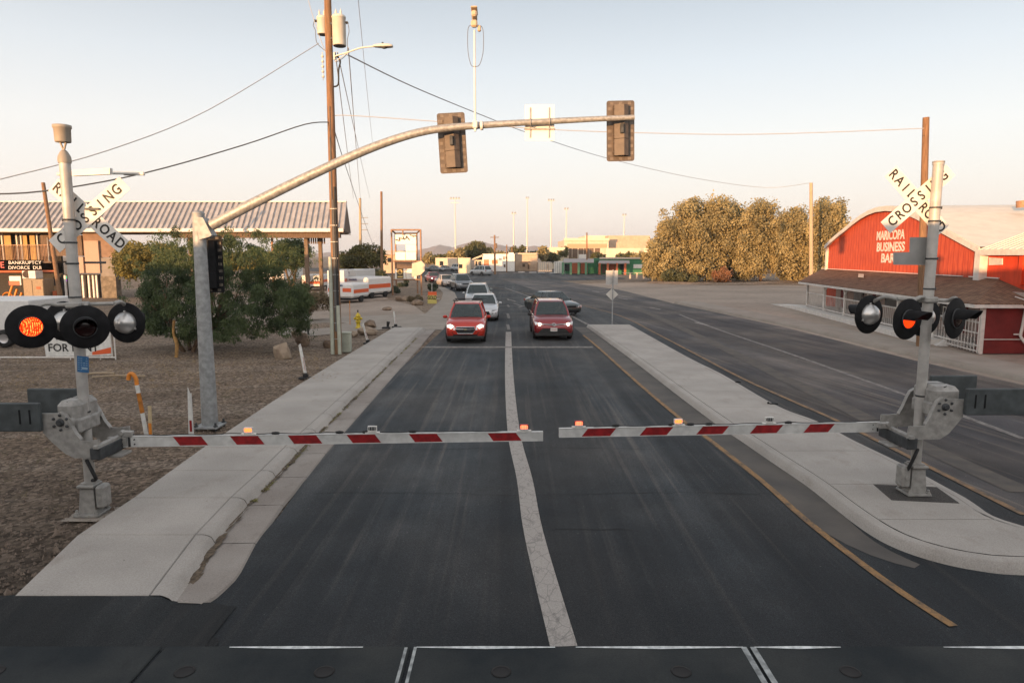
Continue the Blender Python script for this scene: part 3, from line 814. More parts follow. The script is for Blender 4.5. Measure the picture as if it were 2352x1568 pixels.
def crossing(side, base, label, P):
    m = base
    root = thing('railroad_crossing_signal', m, label, 'crossing signal', 'railroad crossing signals with lowered gates')
    by = base.y
    # base casting
    mb = MB()
    mb.box((m.x, m.y, .16 if side > 0 else .03), (.36, .36, .035), bevel=.006)
    zb = .15 if side > 0 else .02
    for k in range(4):
        a = PI / 4 + k * PI / 2; dx, dy = math.cos(a) * .20, math.sin(a) * .20
        mb.cyl((m.x + dx, m.y + dy, zb), (m.x + dx, m.y + dy, zb + .09), .018, n=8)
        mb.lathe([(0, .05), (.034, .05), (.034, .02), (0, .02)], (m.x + dx, m.y + dy, zb), n=6, smooth=False)
    vs = []
    mb.add([(m.x + sx * w_, m.y + sy * w_, zz) for w_, zz in ((.125, zb + .02), (.092, zb + .48)) for sx, sy in ((-1, -1), (1, -1), (1, 1), (-1, 1))],
           [(0, 1, 5, 4), (1, 2, 6, 5), (2, 3, 7, 6), (3, 0, 4, 7), (4, 5, 6, 7)])
    mb.box((m.x, m.y - .02, zb + .44), (.24, .26, .04), bevel=.01)
    mb.build('base_casting', M_maskgrey, root)
    mb = MB(); sx = -1 if side > 0 else 1
    mb.box((m.x + sx * .2, m.y - .03, zb + .28), (.13, .22, .34), bevel=.03)
    mb.cyl((m.x + sx * .2, m.y - .145, zb + .28), (m.x + sx * .2, m.y - .155, zb + .28), .03)
    mb.build('junction_box', M_maskgrey, root)
    # mast
    top = P['top']
    mb = MB()
    mb.cyl((m.x, m.y, zb + .3), (m.x, m.y, top), .074, .072, n=28)
    mb.lathe([(.079, 0), (.079, .05), (.074, .055)], (m.x, m.y, top - .03), n=24)
    mb.build('pole', P['mast_mat'], root)
    for zz in P['clamps']:
        mb = MB(); mb.lathe([(.073, -.012), (.079, -.012), (.079, .012), (.073, .012)], (m.x, m.y, zz), n=24); mb.box((m.x + sx * -.09, m.y + .03, zz), (.05, .05, .04), bevel=.006)
        mb.build('clamp', M_darkbox, root)
    # conduit hose
    mb = MB(); mb.tube(spline([(m.x - side * .05, m.y - .12, .86), (m.x - side * -.0 + sx * .17, m.y - .2, .72), (m.x + sx * .2, m.y - .18, .60), (m.x + sx * .10, m.y - .1, .55)] if side < 0 else
        [(m.x - .07, m.y - .14, .88), (m.x - .15, m.y - .2, .78), (m.x - .17, m.y - .16, .66), (m.x - .20, m.y - .1, .50)], 5), .026)
    mb.build('hose', M_blackplastic, root)
    # gate mechanism
    yn, yf = by - .38, by + .38
    near = [D(u, v, yn) for u, v in P['plate']]
    pl = MB(); pl.prism(near, (0, .022, 0)); pl.build('counterweight_arm', M_maskgrey, root)
    pl = MB(); far_ = [p + Vector((0, yf - yn, 0)) for p in near]; pl.prism(far_, (0, .022, 0)); pl.build('counterweight_arm', M_maskgrey, root)
    hub = D(*P['hub'], yn)
    mb = MB(); mb.cyl(hub - Vector((0, .045, 0)), hub + Vector((0, .8, 0)), .035, n=16)
    mb.lathe([(0, .03), (.05, .03), (.055, .0)], hub, (0, -1, 0), n=16)
    for k in range(6):
        a = PI / 6 + k * PI / 3; mb.lathe([(0, .02), (.018, .018), (.02, 0)], hub + Vector((math.cos(a) * .105, 0, math.sin(a) * .105)), (0, -1, 0), n=8)
    mb.build('hub_bolts', M_darkbox, root)
    # flange on the inside rim of the plate
    f = P['flange']
    for pl_, dy_ in ((near, 0.0), (far_, -.06)):
        mb = MB()
        for i in range(len(f) - 1):
            a, b = pl_[f[i]] + Vector((0, dy_, 0)), pl_[f[i + 1]] + Vector((0, dy_, 0))
            mb.prism([a, b, b + Vector((0, 0, .018)), a + Vector((0, 0, .018))], (0, .075, 0))
        mb.build('flange', M_maskgrey, root)
    # gear housing
    q = P['gear']; a, b = D(q[0], q[1], by - .12), D(q[2], q[3], by - .12)
    mb = MB(); cx, cz = (a.x + b.x) / 2, (a.z + b.z) / 2
    mb.box((cx, by, cz), (abs(b.x - a.x), .56, abs(a.z - b.z)), bevel=.07)
    mb.box((cx, by - .02, cz - .14), (abs(b.x - a.x) + .05, .5, .22), bevel=.03)
    mb.cyl((cx + .06 * sx, by - .34, cz - .08), (cx + .06 * sx, by + .34, cz - .08), .075)
    mb.build('gear_housing', M_maskgrey, root)
    mb = MB(); mb.box((cx, by, cz), (abs(b.x - a.x) + .012, .035, abs(a.z - b.z) + .012), bevel=.02)
    mb.tube(spline([(cx - .1, by - .2, cz + .13), (cx, by - .22, cz + .2), (cx + .1, by - .12, cz + .17)], 5), .008)
    mb.build('strap', M_blackplastic, root)
    # counterweights with slots
    for yy, (u0, v0, u1, v1), far in ((yn - .05, P['cw'], False), (yf + .05, P['cwf'], True)):
        a, b = D(u0, v0, yy), D(u1, v1, yy)
        mb = MB(); mb.box(((a.x + b.x) / 2, yy, (a.z + b.z) / 2), (abs(b.x - a.x), .07, abs(a.z - b.z)), bevel=.012)
        if not far:
            e = b.x if side < 0 else a.x
            for dx in (.13, .27):
                mb.box((e + sx * -1 * -dx * (1 if True else 1) if False else e + (-dx if side < 0 else dx), yy - .037, (a.z + b.z) / 2 + .01), (.022, .008, .2), mi=1)
        o = mb.build('counterweight', [M_cw, M_black], root)
    # arm carrier
    j0 = G(*P['joint'], 1.06)
    xd = 1 if side < 0 else -1
    mb = MB()
    mb.box((near[P['end']].x + xd * -.06, by, 1.03), (.16, .80, .17), bevel=.012)
    mb.build('channel', M_darkbox, root)
    mb = MB()
    mb.box((near[P['end']].x + xd * -.03, by - .01, 1.135), (.075, .86, .055), bevel=.01)
    mb.box((near[P['end']].x + xd * .06, by + .18, 1.17), (.20, .10, .09), bevel=.01)
    mb.cyl((near[P['end']].x + xd * .02, by + .1, 1.20), (near[P['end']].x + xd * .02, by + .18, 1.20), .035)
    mb.box((j0.x + xd * -.06, j0.y, 1.06), (.30, .075, .135), bevel=.01)
    mb.box((near[P['end']].x + xd * .05, by + .0, .92), (.20, .30, .035), bevel=.008)
    mb.build('bracket', M_maskgrey, root)
    mb = MB(); mb.box((j0.x + xd * .12, j0.y, 1.06), (.028, .082, .15))
    for dz in (-.035, .035):
        for dx in (.02, .2): mb.cyl((j0.x + xd * dx, j0.y - .045, 1.06 + dz), (j0.x + xd * dx, j0.y - .03, 1.06 + dz), .011, n=8)
    mb.tube(spline([(j0.x - xd * .1, j0.y - .05, 1.1), (j0.x - xd * .2, j0.y - .1, .86), (j0.x - xd * .42, j0.y - .2, .80), (j0.x - xd * .5, j0.y - .1, .9)], 5), .007)
    mb.build('shear_clamp', M_blackplastic, root)
    # gate arm
    j1 = G(*P['tip'], 1.06); X = (j1 - j0).normalized(); Yd = Vector((X.y, -X.x, 0)) * (1 if side < 0 else -1)
    Nf = Vector((X.y, -X.x, 0)); Nf = Nf if Nf.y < 0 else -Nf
    h0, h1, th = .080, .072, .030
    a0 = j0 + X * -.0
    mb = MB()
    ring = lambda p, h: [p - Nf * th + Vector((0, 0, -h)), p + Nf * th + Vector((0, 0, -h)), p + Nf * th + Vector((0, 0, h)), p - Nf * th + Vector((0, 0, h))]
    vs = ring(a0, h0) + ring(j1, h1)
    mb.add(vs, [(0, 1, 5, 4), (1, 2, 6, 5), (2, 3, 7, 6), (3, 0, 4, 7), (0, 3, 2, 1), (4, 5, 6, 7)])
    lip = .006
    for sz in (-1, 1):
        mb.prism([a0 + Nf * th + Vector((0, 0, sz * (h0 - .008))), j1 + Nf * th + Vector((0, 0, sz * (h1 - .008))), j1 + Nf * th + Vector((0, 0, sz * h1)), a0 + Nf * th + Vector((0, 0, sz * h0))], Nf * lip)
    arm = mb.build('gate_arm', M_armwhite, root)
    arm['label'] = 'white gate arm with red stripes'
    zc = a0.y
    def armx(u):
        d = ray(u, 1000); # intersect with vertical plane of the arm front
        n_ = Nf; p = a0 + Nf * th
        t = (n_.dot(p) - n_.dot(Vector((0, 0, H)))) / n_.dot(d); return Vector((d.x * t, d.y * t, 0))
    def on(u, f):
        q = armx(u); s_ = ((q - a0) * 1).dot(X) / (j1 - a0).length; hh = lerp(h0, h1, s_)
        return Vector((q.x, q.y, 1.06 + f * (hh - .012))) + Nf * .0025
    for s0, s1, sl in P['stripes']:
        mb = MB(); a, b, c_, d_ = on(s0, 1), on(s1, 1), on(s1 + sl, -1), on(s0 + sl, -1)
        mb.prism([a, b, c_, d_], Nf * -.002); mb.build('red_stripe', M_red, arm)
    for u, lit in P['lamps']:
        q = armx(u) - Nf * th; zt = 1.06 + lerp(h0, h1, (q - a0).dot(X) / (j1 - a0).length)
        mb = MB(); mb.box((q.x, q.y, zt + .012), (.22, .06, .024), bevel=.006); mb.box((q.x, q.y, zt + .035), (.125, .07, .03), bevel=.008)
        l = mb.build('lamp_bracket', M_wsign, arm)
        mb = MB(); mb.box((q.x, q.y, zt + .075), (.115, .075, .062), bevel=.014)
        mb.build('gate_lamp', (M_lamp if lit == 1 else M_lampo) if lit else M_darkbox, l)
        mb = MB(); mb.box((q.x, q.y, zt + .075), (.133, .05, .072)); 
        for k in range(3): mb.box((q.x + (k - 1) * .036, q.y - .039, zt + .075), (.004, .006, .06))
        mb.build('lamp_frame', M_wsign if lit != 1 else M_red, l)
    mb = MB(); pts = []
    Ln = (j1 - a0).length; k = 0
    while k * .05 < Ln * .9:
        s_ = k * .05; pts.append(a0 + X * s_ - Nf * .005 + Vector((0, 0, lerp(h0, h1, s_ / Ln) + .010 + .006 * math.sin(s_ * 9) + (.006 if int(s_ * 2) % 3 == 0 else 0)))); k += 1
    mb.tube(pts, .007, n=6)
    for s_ in P['knots']: mb.lathe([(0, -.07), (.018, -.05), (.026, 0), (.018, .05), (0, .07)], a0 + X * s_ + Vector((0, 0, .095)), X, n=8)
    mb.build('cable', M_blackplastic, arm)
    # crossarm for the flashers
    mb = MB()
    for q0, q1 in P['cross']: mb.cyl(D(*q0), D(*q1), .028, n=12)
    mb.box((m.x, m.y, P['zc']), (.21, .21, .09), bevel=.02)
    for q0, q1 in P['drops']: mb.tube(spline([D(*q0), (D(*q0) + D(*q1)) / 2 + Vector((0, 0, .05)), D(*q1)], 4), .028, n=10)
    mb.build('lamp_crossarm', M_maskgrey, root)
    for nm, (u, v, dy), aim, lens in P['heads']:
        flasher(root, 'flashing_light', D(u, v, by + dy), aim, lens)
    # crossbuck
    bo = by + .13
    A0, A1 = D(*P['A'][0], bo), D(*P['A'][1], bo)
    B0, B1 = D(*P['B'][0], bo - .02), D(*P['B'][1], bo - .02)
    board(root, 'crossbuck_board', A0, A1, .225, 1, (('RAIL', -.278), ('ROAD', .278)), .20, 0)
    board(root, 'crossbuck_board', B0, B1, .225, 1, (('CROSSING', 0),), .20, 0)
    return root, near

ML = G(213, 1180)
zL = lambda v: D(183, v, ML.y).z
PL = dict(top=D(158, 368, ML.y).z, mast_mat=M_mast, clamps=[zL(505), zL(557), zL(605), zL(682), D(200, 945, ML.y).z],
    plate=[(91, 949), (136, 949), (147, 955), (158, 972), (172, 998), (184, 1012), (200, 1013), (228, 1009), (231, 1051), (171, 1052), (150, 1042), (120, 1016), (99, 994)], hub=(139, 970), flange=[1, 2, 3, 4, 5],
    gear=(140, 917, 196, 985), cw=(-60, 925, 97, 990), cwf=(64, 892, 180, 950), joint=(281, 1013), tip=(1247, 1000.5), end=7,
    stripes=[(397, 462, 15), (528, 592, 15), (661, 726, 14), (796, 861, 14), (939, 1003, 14), (1120, 1185, 13)],
    lamps=[(570, 2), (855, 0), (1204, 1)], knots=[2.25, 3.2, 3.6, 4.3],
    cross=[((130, 700, ML.y), (262, 697, ML.y))], drops=[((262, 697, ML.y + .0), (292, 705, ML.y + .52)), ((130, 700, ML.y), (75, 712, ML.y - .2)), ((205, 700, ML.y - .06), (196, 708, ML.y - .2))], zc=D(183, 700, ML.y).z,
    heads=[('a', (72, 750, -.30), (.60, -.8, .06), M_led), ('b', (196, 751, -.30), (.55, -.8, .0), None), ('c', (152, 738, .42), (-.1, 1, 0), None), ('d', (291, 741, .42), (.1, 1, 0), None)],
    A=((122, 424), (284, 567)), B=((124, 566), (286, 420)))
left_root, _ = crossing(-1, ML, 'left grey crossing signal on gravel with bell cap, blue plate and lowered gate arm', PL)
# bell / strobe drum on top
mb = MB(); t = ML.copy(); t.z = PL['top']
mb.lathe([(.082, -.04), (.086, .0), (.080, .05), (.05, .11), (.03, .135), (0, .14)], t, n=24)
mb.tube([t + Vector((-.0, 0, .12)), t + Vector((-.045, 0, .26))], .014); mb.tube([t + Vector((.0, 0, .12)), t + Vector((.045, 0, .26))], .014)
mb.lathe([(0, .24), (.095, .24), (.10, .25), (.105, .42), (.117, .43), (.117, .47), (.1, .475), (0, .475)], t, n=28)
mb.build('bell', mat('bell_paint', (.30, .26, .21), .6, var=.1), left_root)
# bracket arms near the top pointing at the road
mb = MB(); a = D(170, 398, ML.y - .1)
mb.prism([D(165, 391, ML.y - .1), D(252, 386, ML.y - .1), D(252, 400, ML.y - .1), D(165, 404, ML.y - .1)], (0, .07, 0))
mb.cyl(D(175, 397, ML.y), D(330, 398, ML.y + .3), .022)
mb.box(D(308, 399, ML.y + .28), (.30, .05, .05), bevel=.01)
mb.box(D(140, 400, ML.y), (.1, .06, .04), bevel=.01)
mb.build('bracket', M_wsign, left_root)
mb = MB(); a, b = D(176, 818, ML.y - .085), D(205, 855, ML.y - .085)
rot = Euler((0, R(4), R(-8))).to_matrix(); c_ = (a + b) / 2
mb.box(c_, (.185, .004, .235), rot=rot, bevel=.0015)
pl = mb.build('notice_plate', M_blue, left_root)
mb = MB()
for k in range(6):
    for q in range(4):
        if k > 3 and q > 1: continue
        if rnd.random() < .12: continue
        mb.box(c_ + rot @ Vector((-.062 + q * .041, -.004, .085 - k * .032)), (.03 * rnd.uniform(.6, 1.1), .002, .009), rot=rot)
mb.box(c_ + rot @ Vector((.03, -.004, -.055)), (.09, .002, .032), rot=rot)
mb.build('lettering', mat('pale_blue_print', (.25, .36, .46), .6), pl)
mb = MB()
mb.box(D(212, 480, ML.y + .1), (.2, .04, .03)); mb.build('bracket', M_darkbox, left_root); mb = MB(); mb.box(D(218, 603, ML.y + .1), (.30, .05, .03), bevel=.006)
mb.build('bracket', M_darkbox, left_root)
mb = MB(); mb.box((ML.x, ML.y, -.002), (.60, .56, .02), bevel=.01); tag(mb.build('footing_slab', M_conc2, loc=(ML.x, ML.y, 0)), 'concrete footing slab half buried in gravel under the left crossing signal', 'footing')

MR = G(2098, 1133, .13)
PR = dict(top=D(2150, 374, MR.y).z, mast_mat=M_mast, clamps=[D(2146, 477, MR.y).z, D(2145, 508, MR.y).z, D(2140, 594, MR.y).z, D(2135, 663, MR.y).z, D(2110, 908, MR.y).z],
    plate=[(2217, 917), (2168, 915), (2155, 923), (2146, 940), (2136, 962), (2127, 977), (2110, 979), (2088, 979), (2083, 1011), (2159, 1008), (2180, 995), (2212, 957)], hub=(2171, 934), flange=[1, 2, 3, 4, 5],
    gear=(2130, 884, 2190, 945), cw=(2219, 892, 2384, 952), cwf=(2137, 862, 2238, 918), joint=(2030, 979), tip=(1284, 993), end=7,
    stripes=[(1350, 1415, -14), (1484, 1546, -15), (1614, 1674, -15), (1737, 1798, -15), (1860, 1916, -15)],
    lamps=[(1330, 1), (1558, 2), (1767, 0)], knots=[1.6, 2.9, 3.2, 3.5, 4.4],
    cross=[((2060, 686, MR.y), (2180, 690, MR.y))], drops=[((2060, 686, MR.y + .05), (2006, 692, MR.y + .45)), ((2130, 686, MR.y), (2094, 694, MR.y - .2)), ((2180, 690, MR.y), (2205, 694, MR.y - .2))], zc=D(2130, 688, MR.y).z,
    heads=[('a', (2086, 733, -.30), (.42, -1, -.03), M_redlens), ('b', (2196, 731, -.30), (.62, -1, 0), None), ('c', (1994, 722, .42), (-.42, 1, 0), None), ('d', (2120, 728, .42), (-.2, 1, 0), None)],
    A=((2046, 393), (2167, 530)), B=((2034, 523), (2184, 390)))
right_root, _ = crossing(1, MR, 'right grey crossing signal standing on the concrete median with lowered gate arm', PR)
mb = MB(); mb.lathe([(.075, 0), (.082, .0), (.082, .02), (.0, .03)], (MR.x, MR.y, PR['top']), n=24); mb.build('cap', M_maskgrey, right_root)
mb = MB(); yb = MR.y + .12
mb.prism([D(2090, 545, yb), D(2140, 545, yb), D(2140, 609, yb), D(2052, 608, yb), D(2052, 580, yb), D(2089, 579, yb)], (0, .006, 0))
mb.build('back_plate', M_greyplate, right_root)
mb = MB(); mb.box((MR.x + .02, MR.y, .134), (.95, .72, .005), rot=(0, 0, R(-8))); struct('grout_patch', mb, mat('gravel_grout', (.055, .05, .045), .95, var=.6, scale=60, bump=1, bscale=60))

# ------------------------------------------------------------------ TRAFFIC SIGNAL MAST ARM
SB = G(483, 982); ys_ = SB.y
root = thing('signal_mast', SB, 'tall galvanised steel signal pole with long curved arm over the road', 'signal pole')
mb = MB(); zt = D(456, 492, ys_).z
mb.cyl((SB.x, ys_, 0.05), (SB.x, ys_, zt), .172, .125, n=32)
mb.lathe([(.128, 0), (.132, .01), (.12, .04), (.06, .07), (0, .075)], (SB.x, ys_, zt), n=28)
mb.box((SB.x, ys_, .05), (.52, .52, .05), bevel=.01)
mb.build('pole', M_galvd, root)
for k in range(4):
    a = PI / 4 + k * PI / 2; mb = MB(); mb.cyl((SB.x + .3 * math.cos(a), ys_ + .3 * math.sin(a), -.02), (SB.x + .3 * math.cos(a), ys_ + .3 * math.sin(a), .16), .025, n=8)
    mb.lathe([(0, .1), (.05, .1), (.05, .05), (0, .05)], (SB.x + .3 * math.cos(a), ys_ + .3 * math.sin(a), 0), n=6, smooth=False); mb.build('anchor_bolt', M_darkbox, root)
ap = [(486, 517), (560, 478), (630, 443), (700, 409), (770, 376), (840, 345), (905, 321), (960, 305), (1010, 296), (1060, 291), (1120, 287), (1200, 282), (1300, 277), (1380, 273), (1457, 270)]
apw = spline([D(u, v, ys_ - .02) for u, v in ap], 3)
na = len(apw)
mb = MB(); mb.tube(apw, [lerp(.115, .052, i / (na - 1)) for i in range(na)], n=20); mb.build('arm', M_galv, root)
mb = MB(); f0 = D(475, 523, ys_)
mb.prism([D(444, 497, ys_ - .14), D(466, 500, ys_ - .14), D(486, 540, ys_ - .14), D(480, 544, ys_ - .14), D(458, 550, ys_ - .14)], (0, .28, 0))
mb.build('arm_flange', M_galvd, root)

def arm_at(u):
    for a, b in zip(apw[:-1], apw[1:]):
        pu = CX + F * a.x / (a.y * math.cos(PITCH) - (a.z - H) * math.sin(PITCH)); pv = CX + F * b.x / (b.y * math.cos(PITCH) - (b.z - H) * math.sin(PITCH))
        if pu <= u <= pv: return a + (b - a) * ((u - pu) / (pv - pu))
    return apw[-1]
def signal_head(c, tilt, label, wd=.60, ht=1.27, lean=0.0, pm=None, group='three section signal heads seen from behind'):
    root = thing('traffic_signal', c, label, 'traffic signal', group)
    pm = pm or M_brown; rt = Euler((0, R(tilt), R(lean))).to_matrix()
    def W(x, y, z): return c + rt @ Vector((x, y, z))
    # louvred backplate: rounded rectangle with rows of slots
    mb = MB(); hw, hh, r = wd / 2, ht / 2, .05; pts = []
    for cx, cz, a0 in ((hw - r, hh - r, 0), (-hw + r, hh - r, 90), (-hw + r, -hh + r, 180), (hw - r, -hh + r, 270)):
        for k in range(5): a = R(a0 + k * 22.5); pts.append(W(cx + r * math.cos(a), .22, cz + r * math.sin(a)))
    mb.prism(pts, rt @ Vector((0, .004, 0))); bp = mb.build('backplate', pm, root)
    mb = MB()
    for zz in np.linspace(-hh + .17, hh - .17, 7):
        for sx in (-1, 1):
            for k in range(3): mb.box(W(sx * (hw - .065) + (k - 1) * .028, .217, zz), (.009, .003, .062), rot=rt)
    for sx in (-1, 0, 1):
        for zz in (-hh + .055, hh - .055):
            for k in range(3): mb.box(W(sx * .19, .217, zz + (k - 1) * .018), (.07, .003, .006), rot=rt)
    mb.build('louvre_slots', mat('slot_light', (.26, .22, .18), .6), bp)
    # three housings, wedge shaped rear
    for k, zz in enumerate((.355, 0, -.355)):
        mb = MB(); s_ = .352 / 2 - .003; x0, x1, xm = -.165, .165, .05
        mb.add([W(x0, .215, zz - s_), W(x0 + .015, .10, zz - s_), W(xm, .03, zz - s_), W(x1 - .01, .12, zz - s_), W(x1, .215, zz - s_),
                W(x0, .215, zz + s_), W(x0 + .015, .10, zz + s_), W(xm, .03, zz + s_), W(x1 - .01, .12, zz + s_), W(x1, .215, zz + s_)],
               [(0, 1, 6, 5), (1, 2, 7, 6), (2, 3, 8, 7), (3, 4, 9, 8), (4, 3, 2, 1, 0), (5, 6, 7, 8, 9)])
        for zz2 in (-.1, .1): mb.box(W(x0 + .006, .12, zz + zz2), (.02, .05, .03), rot=rt, bevel=.004)
        h_ = mb.build('housing', pm, root)
        mb = MB(); mb.lathe([(.15, .0), (.152, .24), (.147, .24), (.145, 0)], W(0, .23, zz), rt @ Vector((0, 1, 0)), n=18, a0=-.2, a1=PI * 1.25); mb.build('visor', M_black, h_)
        mb = MB(); mb.lathe([(.14, .01), (.1, .03), (0, .045)], W(0, .225, zz), rt @ Vector((0, 1, 0)), n=18); mb.build('lens', M_lens, h_)
    # mounting bracket
    mb = MB(); mb.box(W(0, .03, .02), (.07, .12, .20), rot=rt, bevel=.01); mb.build('bracket', M_darkbox, root)
    return root
signal_head(D(1037, 325, ys_ + .12), -3.0, 'traffic signal nearer the pole, hung on the bend of the curved arm')
signal_head(D(1429, 297, ys_ + .12), -1.2, 'traffic signal on the far tip of the curved arm')
c = D(474, 607, ys_ + .38)
o = signal_head(c, 0, 'side mounted traffic signal behind the galvanised pole', lean=8, pm=M_black)
# blank sign plate on the arm
c = arm_at(1240); c = Vector((c.x, c.y + .12, D(1240, 280, ys_).z))
root = thing('mast_arm_sign', c, 'square white sign plate seen from its blank back on the curved signal arm', 'sign')
mb = MB(); mb.box(c, (.62, .004, .74), bevel=.0015); mb.build('plate', mat('bright_sign_back', (.72, .70, .66), .55, .1), root)
mb = MB()
for dx in (-.2, .28 - .08): mb.box(c + Vector((dx, -.02, 0)), (.018, .03, .62))
mb.box(c + Vector((0, -.03, -.13)), (.66, .05, .03)); mb.build('bracket', M_galv, root)
for dx in (-.2, .2):
    mb = MB(); q = c + Vector((dx, -.12, 0)); mb.lathe([(.078, -.012), (.086, -.012), (.086, .012), (.078, .012)], Vector((q.x, apw[0].y, arm_at(1240 + dx * 100).z)), (1, 0, 0.03), n=20); mb.build('clamp', M_maskgrey, root)
# camera riser
c = arm_at(1092)
root = thing('detection_camera_riser', c, 'thin white riser pole with camera and looped cables standing on the signal arm', 'camera pole')
ztp = D(1090, 75, ys_).z
mb = MB(); mb.cyl((c.x, c.y - .12, c.z - .14), (c.x, c.y - .12, ztp), .024, .02, n=12); mb.box((c.x, c.y - .06, c.z), (.10, .2, .16), bevel=.02)
mb.lathe([(.075, -.06), (.092, -.06), (.092, .0), (.075, .0)], (c.x + .16, c.y, c.z + .0), (1, 0, .05), n=20)
mb.build('riser', M_wsign, root)
mb = MB(); mb.box((c.x, c.y - .12, ztp + .28), (.11, .28, .13), rot=(R(-10), 0, 0), bevel=.03); mb.box((c.x, c.y - .12, ztp + .38), (.13, .34, .03), rot=(R(-10), 0, 0), bevel=.01)
mb.box((c.x + .0, c.y - .2, ztp + .10), (.13, .12, .14), bevel=.03); mb.box((c.x + .10, c.y - .16, ztp + .02), (.07, .08, .12), bevel=.02)
mb.build('camera', mat('tan_camera_shell', (.48, .36, .24), .5), root)
for sg, dx in ((-1, .13), (1, .17)):
    mb = MB(); x0, y0_ = c.x, c.y - .14
    mb.tube(spline([(x0 + sg * .05, y0_, ztp + .1), (x0 + sg * dx, y0_, ztp + .02), (x0 + sg * dx * 1.05, y0_, ztp - .4), (x0 + sg * dx * .6, y0_, ztp - .68), (x0, y0_, ztp - .72)], 6), .006); mb.build('cable', M_wire, root)

# ------------------------------------------------------------------ POLES
def wood_pole(base, top, r0, r1, label, m=M_wood, group='wooden utility poles', n=14):
    root = thing('utility_pole', base, label, 'utility pole', group)
    mb = MB(); mb.tube([base, lerp(base, top, .3), lerp(base, top, .65), top], [r0, lerp(r0, r1, .3), lerp(r0, r1, .65), r1], n=n); mb.build('shaft', m, root)
    return root
ub = G(776, 812); yu = ub.y
utop = D(752, -90, yu); utop.x = D(753, 0, yu).x
up = wood_pole(ub, utop, .165, .125, 'tall brown utility pole with conduits beside the left sidewalk', n=20)
def pole_x(z): return lerp(ub.x, utop.x, z / utop.z)
z1 = D(768, 590, yu).z
mb = MB(); mb.cyl((ub.x - .16, yu - .16, 0), (pole_x(z1) - .15, yu - .16, z1), .075, .07); mb.build('conduit', M_conduit, up)
mb = MB(); mb.cyl((ub.x + .12, yu - .17, 0), (pole_x(1.9) + .10, yu - .17, 1.9), .07); mb.build('conduit', M_conduit, up)
mb = MB(); z2 = D(768, 430, yu).z
mb.tube([(ub.x + .10, yu - .15, 1.9), (pole_x(z2) + .10, yu - .14, z2)], .05); mb.build('conduit', M_blackplastic, up)
for dx, zz, r in ((.03, 5.9, .022), (-.03, 8.2, .014), (.0, 9.3, .012)):
    mb = MB(); mb.tube([(pole_x(1) + dx, yu - .17, .9), (pole_x(zz) + dx, yu - .155, zz)], r); mb.build('cable_run', M_wire, up)
mb = MB()
for k in range(9):
    zz = .6 + k * .62; mb.box((pole_x(zz) + .02, yu - .17, zz), (.26, .03, .03))
mb.build('clamps', M_galv, up)
mb = MB(); zz = D(763, 150, yu).z
for k in range(5): mb.lathe([(0, -.04), (.045, -.035), (.05, 0), (.045, .035), (0, .04)], (pole_x(zz) - .24, yu - .05, zz - k * .18 + .3), n=10)
mb.cyl((pole_x(zz) - .24, yu - .05, zz - .55), (pole_x(zz) - .24, yu - .05, zz + .45), .014)
mb.build('insulator_rack', M_trafo, up)
zz = D(770, 178, yu).z
mb = MB(); mb.tube(spline([(pole_x(zz) + .13, yu - .05, zz - .35), (pole_x(zz) + .3, yu, zz - .25), (pole_x(zz) + .33, yu, zz + .25), (pole_x(zz) + .4, yu, zz + .6), (pole_x(zz) + .2, yu, zz + .8)], 5), .03); mb.build('splice_cable', M_blackplastic, up)
# crossarm with fuse cutouts above the frame edge
mb = MB(); zt_ = utop.z - .5
mb.box((utop.x, yu - .15, zt_), (2.4, .1, .12), bevel=.01)
for dx in (-1.1, -.5, .5, 1.1): mb.lathe([(0, 0), (.05, .01), (.03, .08), (.05, .12), (0, .17)], (utop.x + dx, yu - .15, zt_ + .06), n=10)
mb.build('crossarm', M_wood2, up)
# transformers
def transformer(c, r, h, label, sidex):
    root = thing('transformer', c, label, 'transformer', 'pole mounted transformers')
    mb = MB(); mb.lathe([(0, 0), (r * .93, 0), (r, .03), (r, h - .08), (r * 1.06, h - .07), (r * 1.06, h - .02), (r * .9, h + .03), (0, h + .07)], c, n=28); mb.build('tank', M_trafo, root)
    mb = MB(); mb.lathe([(r * .8, -.012), (r * .93, -.01), (r * .93, .004)], c, n=28); mb.add([(c.x + r * .92 * math.cos(a), c.y + r * .92 * math.sin(a), c.z - .012) for a in np.linspace(0, 2 * PI, 24, endpoint=False)], [tuple(range(24))]); mb.build('bottom', M_darkbox, root)
    for dx in (-.1, .08):
        mb = MB(); mb.lathe([(.035, 0), (.05, .02), (.03, .05), (.045, .08), (.028, .11), (.04, .14), (.015, .2), (0, .26)], c + Vector((dx, 0, h + .03)), n=12); mb.build('bushing', M_trafo, root)
    for k in (0, 1, 2):
        mb = MB(); mb.cyl(c + Vector((sidex * r, -.05 + .06 * k, h * .78)), c + Vector((sidex * (r + .09), -.05 + .06 * k, h * .80)), .028); mb.build('terminal', M_darkbox, root)
    mb = MB(); mb.box(c + Vector((-sidex * (r + .05), .0, h * .75)), (.14, .1, .08)); mb.box(c + Vector((-sidex * (r + .05), .0, h * .25)), (.14, .1, .08)); mb.build('hanger', M_darkbox, root)
    mb = MB(); mb.tube(spline([c + Vector((sidex * (r + .08), -.04, h * .8)), c + Vector((sidex * (r + .13), -.04, h * .5)), c + Vector((sidex * (r + .06), -.04, h * .2)), c + Vector((sidex * (r + .02), -.05, -.3)), c + Vector((-sidex * .1, -.1, -.6))], 5), .012); mb.build('lead', M_wire, root)
cT = D(780, 106, yu - .05); hT = D(780, 38, yu - .05).z - cT.z
transformer(cT, .245, hT, 'larger pale transformer on the road side of the tall brown pole', 1)
cT = D(741, 80, yu + .1); transformer(cT, .19, D(741, 40, yu + .1).z - cT.z, 'smaller pale transformer half hidden behind the tall brown pole', -1)
